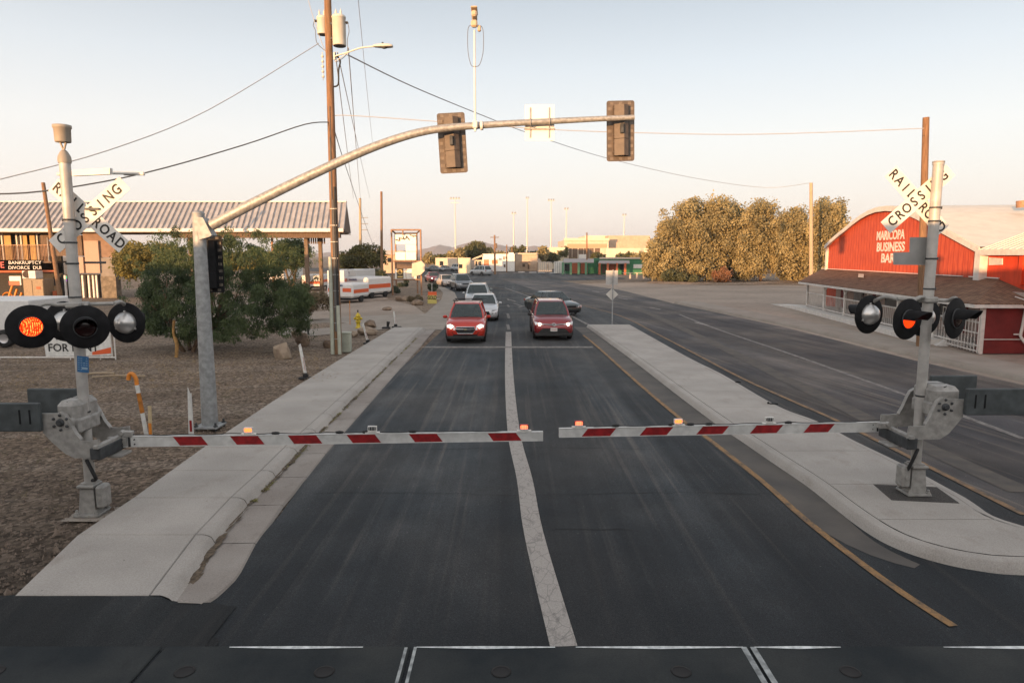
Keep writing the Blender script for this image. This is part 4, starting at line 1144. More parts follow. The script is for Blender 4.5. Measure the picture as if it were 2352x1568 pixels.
# street lamp
lp = D(769, 129, yu)
root = thing('street_lamp', lp, 'cobra head street lamp on curved arm fixed to the tall brown pole', 'street lamp')
mb = MB(); mb.tube(spline([D(768, 130, yu - .1), D(800, 120, yu - .25), D(830, 110, yu - .4), D(862, 107, yu - .5)], 6), .028, n=10); mb.box(D(768, 130, yu - .1), (.05, .1, .26)); mb.tube([D(769, 142, yu - .1), D(800, 121, yu - .25)], .015)
mb.build('arm', M_trafo, root)
mb = MB(); c = D(879, 107, yu - .55)
mb.add([c + Vector((x, y, z)) for x, y, z in []], [])
prof = [(-.36, .03, .04), (-.28, .10, .07), (-.05, .15, .10), (.2, .15, .095), (.34, .11, .07), (.37, .07, .04)]
vs = []; n = 14
for x, wy, hz in prof:
    for k in range(n): a = 2 * PI * k / n; vs.append(c + Vector((x, wy * math.cos(a), hz * max(math.sin(a), -.35) * (1 if math.sin(a) > 0 else .9))))
mb.add(vs, [(j * n + k, j * n + (k + 1) % n, (j + 1) * n + (k + 1) % n, (j + 1) * n + k) for j in range(5) for k in range(n)] + [tuple(range(n)), tuple(range(5 * n, 6 * n))], smooth=True)
mb.build('lamp_head', M_trafo, root)
mb = MB(); mb.lathe([(0, -.03), (.13, -.045), (.05, -.08), (0, -.085)], c + Vector((.05, 0, .0)), n=16); mb.build('lamp_lens', M_darkbox, root)
mb = MB(); mb.lathe([(.03, .07), (.035, .13), (0, .14)], c + Vector((0, 0, .01)), n=10); mb.build('photocell', M_darkbox, root)

pb = G(143, 716); ptop = D(99, 420, pb.y + 1)
wood_pole(pb, ptop, .15, .12, 'leaning brown pole in front of the two storey office building')
pb = G(2113, 802); pr_top = D(2127, 270, pb.y)
wood_pole(pb, pr_top, .15, .12, 'orange lit wooden pole in front of the red barn')
pb = G(1863, 655); wt = D(1863, 420, pb.y)
wp2 = wood_pole(pb, wt, .26, .20, 'pale pole between the trees and the red barn', M_palepole)
pb = G(877, 652); wood_pole(pb, D(876, 440, pb.y), .20, .15, 'straight wooden pole left of the steel sign frame')
pb = G(829, 642); q = wood_pole(pb, D(827, 455, pb.y), .25, .18, 'far utility pole with three side arms beyond the rental trailers', M_palepole)
mb = MB()
for v_ in (500, 514, 528): mb.cyl(D(828, v_, pb.y), D(845, v_, pb.y), .06, n=8)
mb.build('side_arms', M_galv, q)
# far crossarm pole in the middle
pb = G(1137, 630); q = wood_pole(pb, D(1136, 540, pb.y), .22, .16, 'far pole with crossarm and transformers in front of the tan building')
mb = MB(); c = D(1136, 545, pb.y); mb.box(c, (1.8, .12, .14)); mb.cyl(c + Vector((.3, 0, -2.2)), c + Vector((.3, 0, -1.2)), .22); mb.build('crossarm', M_wood2, q)
farpoles = [(1348, 534, 630, 'thin brown pole in front of the big tan hall'), (1164, 562, 625, 'slim pole right of the tan building'), (1176, 566, 622, 'short pole beside the yellow crossing sign')]
for u, v, vb, lab in farpoles:
    pb = G(u, vb); wood_pole(pb, D(u, v, pb.y), .16, .13, lab, n=8)

# stadium floodlight masts
def flood(u, v, vb, wd, lab):
    y = 240.0; c = D(u, v, y); root = thing('floodlight_mast', (c.x, y, 0), lab, 'floodlight mast', 'stadium floodlight masts in the distance')
    mb = MB(); mb.cyl((c.x, y, 0), (c.x, y, c.z), .32, .13, n=8); mb.build('mast', M_trafo, root)
    mb = MB()
    s_ = wd * y / F
    mb.box((c.x, y, c.z), (s_, .25, .2)); 
    if wd > 20: mb.box((c.x, y, c.z - 1.3), (s_ * .8, .25, .2))
    mb.build('crossbar', M_trafo, root)
    k = max(2, int(wd / 5))
    for i in range(k):
        mb = MB(); mb.box((c.x - s_ / 2 + s_ * (i + .5) / k, y - .2, c.z + .35), (s_ / k * .55, .4, .55), bevel=.1); mb.build('floodlight', M_galv, root)
flood(1045, 457, 595, 24, 'widest floodlight mast, leftmost, behind the white garage building')
flood(1211, 456, 600, 8, 'tallest slim floodlight mast near the centre')
flood(1266, 461, 600, 16, 'floodlight mast right of the tallest one')
flood(1180, 491, 600, 12, 'lower floodlight mast left of the tallest one')
flood(1301, 481, 590, 12, 'floodlight mast behind the left end of the tan hall')
flood(1434, 495, 590, 11, 'floodlight mast above the right part of the tan hall')

# ------------------------------------------------------------------ WIRES
def wire(name, pts, r, label, m=M_wirel, sag=0.0, group='overhead wires'):
    P_ = [Vector(p) for p in pts]
    if len(P_) == 2:
        a, b = P_; P_ = [lerp(a, b, t) - Vector((0, 0, sag * 4 * t * (1 - t))) for t in np.linspace(0, 1, 17)]
    else: P_ = spline(P_, 5)
    mb = MB(); mb.tube(P_, r, n=6); o = mb.build(name, m, loc=tuple(P_[0])); tag(o, label, 'wire', group)
PX = lambda v: D(762, v, yu)
wire('overhead_wire', [D(732, 100, yu), D(480, 252, 22), D(250, 345, 19), D(0, 412, 17)], .013, 'upper wire falling from the tall pole to the left edge of the picture')
wire('overhead_wire', [PX(281), D(700, 286, yu - 1), D(560, 333, yu - 3), D(330, 398, yu - 6), D(100, 439, yu - 8), D(-60, 446, yu - 9)], .020, 'thicker lower cable running from the tall pole behind the left crossing sign', M_wire)
wire('overhead_wire', [D(798, 126, yu), D(950, 200, yu + 8), D(1110, 266, yu + 20), D(1220, 308, yu + 30), D(1400, 365, yu + 45), D(1600, 410, yu + 60), D(1760, 431, yu + 70), wt], .028, 'long wire descending from the tall pole to the pale pole by the barn')
wire('overhead_wire', [PX(272) + Vector((0.1, 0, 0)), D(790, 265, yu), D(1000, 279, yu), D(1270, 298, yu), D(1500, 306, yu), D(1700, 309, yu), D(1900, 304, yu), D(2122, 295, yu)], .015, 'nearly level wire from the tall pole to the orange pole by the barn')
for i, (u0, v0, u1, v1, d1) in enumerate(((700, 0, 763, 150, yu), (820, 0, 856, 330, 70), (800, 140, 828, 458, 120), (775, 150, 850, 455, 160), (770, 150, 812, 455, 110))):
    wire('overhead_wire', [D(u0, v0 - 30, yu), D(u1, v1, d1)], .012 if i < 2 else .02, ['thin wire from the top edge down to the left of the tall pole', 'thin wire from the top edge passing right of the street lamp', 'faint wire running from the tall pole to the far arm pole', 'faintest of the wires fanning out right of the tall pole', 'faint wire closest to the right side of the tall pole'][i], sag=.3)
wire('guy_wire', [PX(300) + Vector((.1, 0, 0)), D(800, 400, 50), D(850, 545, 90), D(877, 605, G(877, 652).y)], .022, 'dark cable sagging from the tall pole to the straight pole by the sign frame', M_wire)

# ------------------------------------------------------------------ RED BARN
def VPn(p, n, u, v):
    d = ray(u, v); o = Vector((0, 0, H)); t = n.dot(p - o) / n.dot(d); return o + d * t
WA, WB = Vector((23.6, 51, 0)), Vector((21.2, 30.5, 0))
wd_ = (WA - WB).normalized(); wn = Vector((wd_.y, -wd_.x, 0))   # points away from the road
W = lambda u, v, off=0.0: VPn(WB - wn * off, wn, u, v)
gab = [(1903, 567), (1915, 555), (1930, 542), (1948, 528), (1966, 513), (1985, 499), (2003, 489), (2022, 482), (2045, 479), (2066, 480), (2088, 485), (2115, 496), (2150, 514), (2200, 541), (2264, 575)]
root = thing('red_barn', WB, 'big red barn with rounded gable, white trim and long shingled porch beside the highway', 'barn')
gw = [W(u, v) for u, v in gab]; a0_, b0_ = gw[0].copy(), gw[-1].copy(); a0_.z = b0_.z = 0
mb = MB(); poly = [a0_] + gw + [b0_]; mb.prism(poly, wn * .2); mb.build('gable_wall', M_barn, root)
mb = MB()
for i in range(len(gw) - 1):
    a, b = gw[i], gw[i + 1]; up = Vector((0, 0, .16))
    mb.add([a - wn * .25, b - wn * .25, b + wn * 22, a + wn * 22, a - wn * .25 + up, b - wn * .25 + up, b + wn * 22 + up, a + wn * 22 + up], [(0, 1, 2, 3), (4, 5, 6, 7), (0, 1, 5, 4)], smooth=False)
mb.build('roof', M_cream, root)
mb = MB()
for i in range(len(gw) - 1):
    a, b = gw[i] - wn * .30, gw[i + 1] - wn * .30; mb.prism([a + Vector((0, 0, -.14)), b + Vector((0, 0, -.14)), b + Vector((0, 0, .12)), a + Vector((0, 0, .12))], wn * .045)
c = b0_ - wn * .10; mb.box((c.x, c.y, b0_.z + gw[-1].z / 2), (.45, .45, gw[-1].z), rot=(0, 0, math.atan2(wd_.y, wd_.x))); c = a0_ - wn * .05; mb.box((c.x, c.y, gw[0].z / 2), (.2, .2, gw[0].z))
mb.build('trim', M_trim, root)
# plank seams on the gable
mb = MB(); L_ = (a0_ - b0_).length
for k in range(1, 46):
    p = lerp(b0_, a0_, k / 46); 
    tops = [q for q in zip(gw[:-1], gw[1:])]
    zz = 4
    for a, b in tops:
        ta, tb = (a - b0_).dot(wd_), (b - b0_).dot(wd_); tt = (p - b0_).dot(wd_)
        if tb <= tt <= ta: zz = lerp(b.z, a.z, (tt - tb) / (ta - tb))
    mb.prism([p - wn * .004, p + wd_ * .025 - wn * .004, p + wd_ * .025 - wn * .004 + Vector((0, 0, zz - .15)), p - wn * .004 + Vector((0, 0, zz - .15))], wn * .003)
mb.build('plank_seams', mat('barn_seam', (.22, .02, .012), .9), root)
# right wing
WE = W(2420, 575); ze = W(2300, 577).z; w0 = b0_ - wd_ * .25; w1 = b0_ - wd_ * 12
w0.z = w1.z = 0
mb = MB(); up = Vector((0, 0, ze)); mb.prism([w0, w1, w1 + up, w0 + up], wn * .2)
mb.box(W(2349, 620, .03), (.22, .22, 1.2)); 
wall = mb.build('wing_wall', mat('barn_orange_red', (.62, .055, .012), .8, var=.1, scale=2, stretch=(2, 2, .5)), root)
zr = VPn(WB + wn * 6, wn, 2300, 477).z
mb = MB(); e0, e1 = w0 + up - wn * .4 + Vector((0, 0, -.05)), w1 + up - wn * .4 + Vector((0, 0, -.05)); r0, r1 = w0 + wn * 6 + Vector((0, 0, zr)), w1 + wn * 6 + Vector((0, 0, zr + .6))
mb.prism([e0, e1, r1, r0], (0, 0, .12)); 
for k in range(28): a = lerp(e0, e1, k / 27); b = lerp(r0, r1, k / 27); mb.prism([a + Vector((0, 0, .12)), a + wd_ * -.05 + Vector((0, 0, .12)), b + wd_ * -.05 + Vector((0, 0, .12)), b + Vector((0, 0, .12))], (0, 0, .03))
mb.build('wing_roof', M_cream, root)
mb = MB(); mb.box((e0 + e1) / 2 + Vector((0, 0, -.02)), ((e1 - e0).length, .05, .2), rot=(0, 0, math.atan2(wd_.y, wd_.x))); mb.build('fascia', M_trim, root)
mb = MB(); q = [W(2271, 591, .06), W(2302, 593, .06), W(2302, 608, .06), W(2271, 609, .06)]; mb.prism(q, wn * .03); sg_ = mb.build('wall_sign', M_trim, root)
mb = MB(); mb.cyl(D(2352, 476, 36), D(2352, 460, 36), .35); mb.build('roof_vent', M_steelbrown, root)
# painted name
for s, v_, u0, u1 in (('MARICOPA', 541, 2014, 2078), ('BUSINESS', 568, 2014, 2078), ('BARN', 594, 2024, 2068)):
    a, b = W(u0, v_, .02), W(u1, v_, .02); c = (a + b) / 2; Lt = (a - b).length
    mb = MB(); sz = (W(2045, v_ - 12).z - W(2045, v_ + 12).z) * 1.22
    n_ = len(s); text_mb(mb, s, c, -wd_, (0, 0, 1), sz, xscale=1.0, depth=.01, bold=.02)
    # stretch the word to the painted width
    xs_ = [(p - c).dot(wd_) for p in mb.v]; sc = Lt / (max(xs_) - min(xs_)); mid = (max(xs_) + min(xs_)) / 2
    mb.v = [p + wd_ * (((p - c).dot(wd_) - mid) * sc - (p - c).dot(wd_)) for p in mb.v]
    mb.build('painted_lettering', mat('hand_painted_white', (.74, .70, .64), .85, col2=(.62, .50, .43), scale=5), root)
# porch
PA, PB_ = G(1853, 711), G(2248, 813)
pd = (PA - PB_).normalized(); pn = Vector((pd.y, -pd.x, 0))
ZE, ZT = 1.98, 2.78
eA, eB = PA + pd * .7 - pn * .45, PB_ - pd * .3 - pn * .45
eA.z = eB.z = ZE
tA, tB = W(1888, 620), W(2212, 640); tA.z = tB.z = ZT
tA = tA - wn * .02; tB = tB - wn * .02
sh = NT('shingles', .9, .15)
br = sh.t.nodes.new('ShaderNodeTexBrick'); br.inputs['Scale'].default_value = 1.0; br.inputs['Brick Width'].default_value = .32; br.inputs['Row Height'].default_value = .16; br.inputs['Mortar Size'].default_value = .012
br.inputs['Color1'].default_value = (.21, .13, .085, 1); br.inputs['Color2'].default_value = (.14, .085, .058, 1); br.inputs['Mortar'].default_value = (.05, .032, .024, 1)
mp = sh.t.nodes.new('ShaderNodeMapping'); mp.inputs['Rotation'].default_value = (0, 0, R(-83)); sh.t.links.new(sh.tc.outputs['Object'], mp.inputs[0]); sh.t.links.new(mp.outputs[0], br.inputs['Vector'])
sh.color(sh.mix(.5, br.outputs['Color'], sh.mix(1.0, br.outputs['Color'], sh.ramp(sh.noise(1.4, 4), [(.3, .6), (.7, 1.3)]), 'MULTIPLY'))); M_shingle = sh.m
eC = Vector((eB.x + 4.6, eB.y - .12, ZE)); tC = W(2296, 640); tC.z = ZT; tC = tC - wn * .02
dn = Vector((0, 0, -.07))
mb = MB(); mb.prism([eA, eB, tB, tA], dn); mb.build('porch_roof', M_shingle, root)
mb = MB(); mb.prism([eB, Vector((eC.x - 1.6, eC.y, ZE)), tC, tB + Vector((.0, 0, .003))], dn); mb.build('porch_roof', M_shingle, root)
mb = MB()
def beam(a, b, w_, h_, mb=mb):
    dd = b - a; mb.box((a + b) / 2, (dd.length, w_, h_), rot=dd.to_track_quat('X', 'Z').to_matrix())
beam(eA + dn * 1.5, eB + dn * 1.5, .05, .13); beam(eB + dn * 1.5, Vector((eC.x, eC.y, ZE)) + dn * 1.5, .05, .13); beam(tB + Vector((0, 0, .05)) + (tC - tB) * .2, tC + Vector((0, 0, .05)), .1, .05)
beam(tA + Vector((0, 0, .05)), tB + Vector((0, 0, .05)), .1, .04)
for k in (.45, .9): q = lerp(eB, eC, k) + Vector((0, 0, .08)); beam(q, q + Vector((-.22, .5, .16)), .05, .03)
mb.build('porch_fascia', M_trim, root)
mb = MB(); q = lerp(lerp(eA, tA, .55), lerp(eB, tB, .55), .42) + Vector((0, 0, .06)); mb.prism([q, q + pd * -.9, q + pd * -.7 + (tB - eB) * .2, q + pd * .2 + (tB - eB) * .2], (0, 0, .02)); mb.build('roof_patch', M_tan2, root)
Lp = (PA - PB_).length; npost = 6
for k in range(npost + 1):
    p = lerp(PA, PB_, k / npost); mb = MB(); mb.box((p.x, p.y, ZE / 2), (.13, .13, ZE - .1))
    if 0 < k < npost:
        for sg in (-1, 1): beam(Vector((p.x, p.y, 1.45)), Vector((p.x, p.y, 1.80)) + pd * sg * .32, .08, .08, mb)
    mb.build('porch_post', M_trim, root)
mb = MB()
for zz in (.32, 1.22): a, b = PA.copy(), PB_.copy(); a.z = b.z = zz; beam(a, b, .05, .06, mb)
nb = 84
for k in range(nb): p = lerp(PA, PB_, (k + .5) / nb * .86); mb.box((p.x, p.y, .77), (.02, .02, .9))
mb.build('railing', M_trim, root)
mb = MB(); s0, s1 = PA - pn * .8 + pd * .6, lerp(PA, PB_, .87) - pn * .75
zf = .26; mb.prism([Vector((s0.x, s0.y, -.02)), Vector((s1.x, s1.y, -.02)), Vector((s1.x, s1.y, zf - .03)), Vector((s0.x, s0.y, zf - .03))], pn * 2.6)
ramp = PA - pn * .8 + pd * 5.5; mb.add([(s0.x, s0.y, zf - .03), (s0.x + pn.x * 2, s0.y + pn.y * 2, zf - .03), (ramp.x + pn.x, ramp.y + pn.y, 0), (ramp.x - .4, ramp.y, 0), (s0.x, s0.y, 0)], [(0, 1, 2, 3), (0, 3, 4)])
mb.build('porch_floor', M_trim, root)
# porch back wall with doors and windows
B1, B2 = PA + pn * 1.9, PB_ + pn * 1.9
mb = MB(); mb.prism([Vector((B1.x, B1.y, 0)), Vector((B2.x, B2.y, 0)), Vector((B2.x, B2.y, 2.35)), Vector((B1.x, B1.y, 2.35))], pn * .1); mb.build('porch_wall', mat('pale_pink_wall', (.40, .31, .27), .9, var=.1), root)
for k, (t, wdt, z0, z1, mm, nm) in enumerate(((.05, 1.1, .3, 2.1, M_barn_dark, 'door'), (.16, 1.6, .9, 1.9, M_glassd, 'window'), (.27, 1.0, .3, 2.1, M_barn_dark, 'door'), (.38, 1.7, .9, 1.9, M_glassd, 'window'), (.50, 1.0, .3, 2.1, M_brownw, 'door'), (.62, 1.7, .9, 1.9, M_glassd, 'window'), (.74, 1.0, .3, 2.1, M_barn_dark, 'door'), (.85, 1.6, .9, 1.9, M_glassd, 'window'))):
    p = lerp(B1, B2, t) - pn * .02; mb = MB(); mb.prism([p + Vector((0, 0, z0)), p - pd * wdt + Vector((0, 0, z0)), p - pd * wdt + Vector((0, 0, z1)), p + Vector((0, 0, z1))], -pn * .03); mb.build(nm, mm, root)
# maroon end room with gate, drain pipe
ex0 = PB_ + Vector((0, 0, 0)); mb = MB(); mb.box((ex0.x + 2.9, ex0.y + .1, 1.0), (5.8, .2, 1.95)); mb.prism([ex0 + Vector((.0, .2, .02)), ex0 + pd * 2.4 + pn * 1.8 + Vector((0, 0, .02)), ex0 + pd * 2.4 + pn * 1.8 + Vector((0, 0, 2.0)), ex0 + Vector((0, .2, 2.0))], pn * .1); mb.build('end_room_wall', M_barn_dark, root)
mb = MB(); mb.box((ex0.x + 3.0, ex0.y - .03, .58), (5.8, .03, .035)); mb.box((ex0.x + .03, ex0.y - .02, 1.0), (.12, .12, 1.98)); mb.build('trim', M_trim, root)
mb = MB(); mb.tube([(ex0.x + 1.62, ex0.y - .08, 1.86), (ex0.x + 1.5, ex0.y - .08, .72), (ex0.x + 1.54, ex0.y - .12, .62), (ex0.x + 1.62, ex0.y - .2, .46)], .055, n=10); mb.box((ex0.x + 1.6, ex0.y - .06, 1.84), (.36, .06, .06)); mb.box((ex0.x + 1.4, ex0.y - .06, .78), (.3, .05, .05)); mb.build('drain_pipe', M_trim, root)
mb = MB(); ga, gb_ = ex0 + Vector((-.1, -.02, 0)), ex0 + pd * 3.0
for k in range(13): p = lerp(ga, gb_, k / 12); mb.box((p.x, p.y, .85), (.025, .025, 1.6))
for zz in (.12, .82, 1.62): a, b = ga.copy(), gb_.copy(); a.z = b.z = zz; beam(a, b, .035, .045, mb)
mb.build('gate', M_trim, root)
mb = MB(); q = G(2178, 792); mb.add([q + Vector((-.7, -.3, 0)), q + Vector((.5, -.5, 0)), q + Vector((.6, .5, 0)), q + Vector((-.4, .6, 0)), q + Vector((.1, .0, .42)), q + Vector((.4, .3, .42))], [(0, 1, 4), (1, 2, 5, 4), (2, 3, 5), (3, 0, 4, 5)]); mb.box(q + Vector((1.1, -.5, .08)), (.9, .4, .18)); tag(mb.build('concrete_steps', M_trim, loc=tuple(q)), 'white painted concrete steps at the near end of the barn porch', 'steps')

# ------------------------------------------------------------------ far buildings on the right
def bld(name, u0, u1, vt, y, dep, m, label, cat='building', vb=None, part='wall'):
    a, b = D(u0, vt, y), D(u1, vt, y); root = thing(name, ((a.x + b.x) / 2, y, 0), label, cat)
    mb = MB(); mb.box(((a.x + b.x) / 2, y + dep / 2, a.z / 2 - .1), (b.x - a.x, dep, a.z + .2)); mb.build(part, m, root); return root
def pane(root, name, u0, v0, u1, v1, y, m, dep=.12, front=.06):
    a, b = D(u0, v0, y), D(u1, v1, y); mb = MB(); mb.box(((a.x + b.x) / 2, y - front + dep / 2, (a.z + b.z) / 2), (abs(b.x - a.x), dep, abs(a.z - b.z))); return mb.build(name, m, root)
yh = 215.0
r_ = bld('big_hall', 1296, 1398, 551, yh, 30, M_tan2, 'large tan and cream hall with tall grille windows behind the green shop', 'building')
pane(r_, 'cornice', 1295, 547, 1399, 553, yh, M_cream2, .8, .5)
pane(r_, 'frieze', 1303, 560, 1393, 569, yh, mat('salmon_band', (.50, .27, .17), .9), .3, .2)
for u0, u1 in ((1307, 1313), (1315, 1326), (1329, 1339), (1341, 1352), (1354, 1363), (1366, 1377)): pane(r_, 'window', u0, 570, u1, 597, yh, M_brownw, .3, .2)
mb = MB(); a, b = D(1397, 541, yh + 5), D(1493, 541, yh + 5); mb.box(((a.x + b.x) / 2, yh + 22, a.z / 2), (b.x - a.x, 34, a.z)); mb.build('wall', M_tan, r_)
mb = MB(); a, b = D(1345, 541, yh + 12), D(1397, 541, yh + 12); mb.box(((a.x + b.x) / 2, yh + 25, a.z / 2), (b.x - a.x, 24, a.z)); mb.build('wall', M_cream2, r_)
pane(r_, 'wall_panel', 1390, 570, 1490, 600, yh - 2, M_cream2, 1.5, 1)
r_ = bld('shed_building', 1262, 1298, 568, 200, 14, M_cream2, 'low cream building left of the big hall', 'building')
yg = 141.0
r_ = bld('green_shop', 1378, 1492, 593, yg, 12, M_green, 'low green shop with orange porch columns left of the tamarisk trees', 'building')
pane(r_, 'parapet', 1377, 591, 1492, 594.5, yg, M_tan2, .4, .3)
M_greyroof = mat('grey_porch_roof', (.30, .27, .26), .8, var=.1)
def porch(root, u0, u1, vt, vb, y, colm, us):
    a, b = D(u0, vt, y), D(u1, vt, y); e = D(u0 - 4, vb, y - 3), D(u1, vb, y - 3)
    mb = MB(); mb.prism([e[0], e[1], b + Vector((0, .2, 0)), a + Vector((0, .2, 0))], (0, 0, -.15)); mb.build('porch_roof', M_greyroof, root)
    for u in us: q = D(u, vb, y - 2.8); mb = MB(); mb.box((q.x, y - 2.8, q.z / 2), (.42, .42, q.z)); mb.build('column', colm, root)
porch(r_, 1378, 1446, 597, 604, yg, M_terr, (1377, 1396, 1417, 1436))
pane(r_, 'door', 1400, 604, 1412, 628, yg, M_terr); pane(r_, 'door', 1383, 606, 1390, 628, yg, M_brownw); pane(r_, 'window', 1424, 606, 1433, 620, yg, M_glassd); pane(r_, 'notice', 1455, 607, 1475, 616, yg, M_wsign)
r_ = bld('green_annex', 1300, 1372, 597, yg + 4, 9, M_green, 'green annex under a grey canopy roof with pale green posts', 'building')
porch(r_, 1296, 1364, 594, 602, yg, mat('pale_green_post', (.10, .22, .13), .8), (1293, 1311, 1329, 1346))
for u0, u1 in ((1314, 1326), (1334, 1344)): pane(r_, 'door', u0, 604, u1, 628, yg + 3.8, M_terr)
pane(r_, 'window', 1297, 606, 1308, 622, yg + 3.8, M_glassd); pane(r_, 'roof_unit', 1330, 584, 1348, 595, yg + 2, M_wsign, 1.2)
# white diagonal stair canopy and rails in front
mb = MB()
for u in (1447, 1463, 1478): q = G(u, 640); mb.box((q.x, q.y, .5), (.25, .25, 1.0))
a, b = G(1430, 640), G(1500, 640); mb.box(((a.x + b.x) / 2, a.y, .95), (b.x - a.x, .12, .12)); tag(mb.build('low_rail', M_tan2, loc=(a.x, a.y, 0)), 'low pale post and rail in front of the green shop', 'rail')

# ------------------------------------------------------------------ middle far buildings
yw = 168.0
r_ = bld('garage_building', 1108, 1182, 583, yw, 12, M_whiteb, 'white garage building with two orange roller doors', 'building')
for u0, u1 in ((1111, 1123), (1130, 1143)): pane(r_, 'roller_door', u0, 596 if u0 < 1120 else 597, u1, 615 if u0 < 1120 else 606, yw, mat('orange_door', (.55, .20, .10), .8))
for u0, v0, u1, v1 in ((1156, 589, 1159, 596), (1161, 589, 1163, 594), (1157, 607, 1161, 614)): pane(r_, 'window', u0, v0, u1, v1, yw, M_brownw)
pane(r_, 'canopy', 1128, 593, 1146, 597, yw - 1, M_whiteb, 1.2, .2); pane(r_, 'roof_unit', 1168, 580, 1180, 584, yw + 1, M_whiteb, 1)
mb = MB(); mb.prism([D(1085, 594, yw), D(1110, 584, yw), D(1110, 588, yw), D(1085, 597, yw)], (0, 10, 0)); mb.prism([D(1090, 597, yw + 1), D(1108, 597, yw + 1), D(1108, 620, yw + 1), D(1090, 620, yw + 1)], (0, 6, 0)); mb.build('lean_to', M_tan2, r_)
pane(r_, 'window', 1092, 600, 1096, 610, yw, M_glassd); pane(r_, 'window', 1101, 600, 1105, 610, yw, M_glassd)
r_ = bld('tan_house', 1183, 1236, 582, yw + 3, 14, M_tan, 'flat roofed tan building right of the white garage', 'building')
pane(r_, 'parapet', 1183, 581, 1236, 583.5, yw + 3, M_tan2, .5, .3); pane(r_, 'canopy', 1196, 601, 1218, 603, yw, M_brownw, 2.4); pane(r_, 'window', 1200, 606, 1206, 613, yw + 3, M_brownw); pane(r_, 'door', 1212, 606, 1216, 618, yw + 3, M_brownw)
r_ = bld('tan_shed', 1237, 1268, 602, yw - 3, 8, M_tan2, 'small pale shed with flat roof near the yellow crossing sign', 'building')
pane(r_, 'door', 1256, 606, 1261, 617, yw - 3, M_tan)
r_ = bld('storage_tank_wall', 1276, 1296, 601, 150, 5, M_whiteb, 'long pale wall panel left of the green annex', 'wall')
r_ = bld('motel_sign_block', 1052, 1080, 592, 150, 3, M_cream2, 'cream sign board building behind the steel sign frame', 'building'); pane(r_, 'window', 1054, 607, 1062, 616, 150, M_glassd)
r_ = bld('low_house', 1000, 1050, 592, 180, 10, M_tan2, 'low cream house seen through the steel sign frame', 'building'); pane(r_, 'window', 1010, 600, 1018, 610, 180, M_glassd)
r_ = bld('ranch_house', 880, 935, 584, 150, 12, M_tan, 'low tan house with pale roof behind the straight pole', 'building'); mb = MB(); mb.prism([D(870, 585, 149), D(938, 585, 149), D(925, 575, 152), D(880, 575, 152)], (0, 5, 0)); mb.build('roof', M_tan2, r_)
pane(r_, 'window', 890, 592, 900, 602, 150, M_glassd)
r_ = bld('white_shed', 585, 650, 578, 110, 10, M_whiteb, 'white flat shed seen under the big metal roof', 'building'); pane(r_, 'door', 600, 588, 612, 610, 110, M_tan)
r_ = bld('timber_fence_wall', 906, 946, 598, 130, .4, M_brownw, 'brown plank fence behind the steel sign frame', 'fence')
for k in range(2): pass
# yellow crossing sign
q = G(1192, 622); root = thing('warning_sign', q, 'yellow green diamond warning sign on a post in the distance', 'sign')
mb = MB(); mb.cyl(q, D(1192, 588, q.y), .06); mb.build('post', M_galv, root)
mb = MB(); c = D(1192, 592, q.y); s_ = .62; mb.prism([c + Vector((0, -.08, s_ * 1.3)), c + Vector((s_ * 1.3, -.08, 0)), c + Vector((0, -.08, -s_ * 1.3)), c + Vector((-s_ * 1.3, -.08, 0))], (0, .03, 0)); mb.prism([c + Vector((-.45, -.08, -1.4)), c + Vector((.45, -.08, -1.4)), c + Vector((.45, -.08, -.95)), c + Vector((-.45, -.08, -.95))], (0, .03, 0)); mb.build('plate', mat('lime_yellow', (.50, .60, .05), .5), root)

# chain fence in the far middle
q0, q1 = G(1236, 626), G(1296, 628); root = thing('wire_fence', q0, 'far thin wire fence left of the green annex', 'fence')
for k in range(13): p = lerp(q0, q1, k / 12); mb = MB(); mb.cyl(p, p + Vector((0, 0, 2.4)), .05, n=6); mb.build('post', M_galv, root)
mb = MB(); mb.cyl(q0 + Vector((0, 0, 2.35)), q1 + Vector((0, 0, 2.35)), .03, n=6); mb.build('rail', M_galv, root)

# hills
mb = MB(); yh2 = 3800.0; ridge = []
hp = [(300, 585), (420, 574), (520, 580), (600, 575), (700, 583), (800, 578), (900, 584), (980, 570), (1010, 562), (1040, 568), (1075, 557), (1100, 554), (1130, 560), (1180, 568), (1230, 565), (1290, 571), (1340, 578), (1400, 574), (1500, 582)]
us = np.linspace(300, 1500, 160)
for i, u in enumerate(us):
    v = np.interp(u, [a for a, _ in hp], [b for _, b in hp]) + rnd.uniform(-1, 1) * .9
    p = D(u, min(v, 586), yh2); ridge.append(p)
n = len(ridge); vs = []
for k, f in enumerate((0, .35, .7, 1, .6, 0)):
    for p in ridge: vs.append((p.x, yh2 + (k - 3) * 170, -2 + (p.z + 2) * f * (1 + (.12 * math.sin(p.x * .02 + k) if 0 < f < 1 else 0))))
mb.add(vs, [(k * n + i, k * n + i + 1, (k + 1) * n + i + 1, (k + 1) * n + i) for k in range(5) for i in range(n - 1)], smooth=False)
struct('hills', mb, mat('desert_hill', (.22, .15, .13), .95, var=.2, scale=.01))

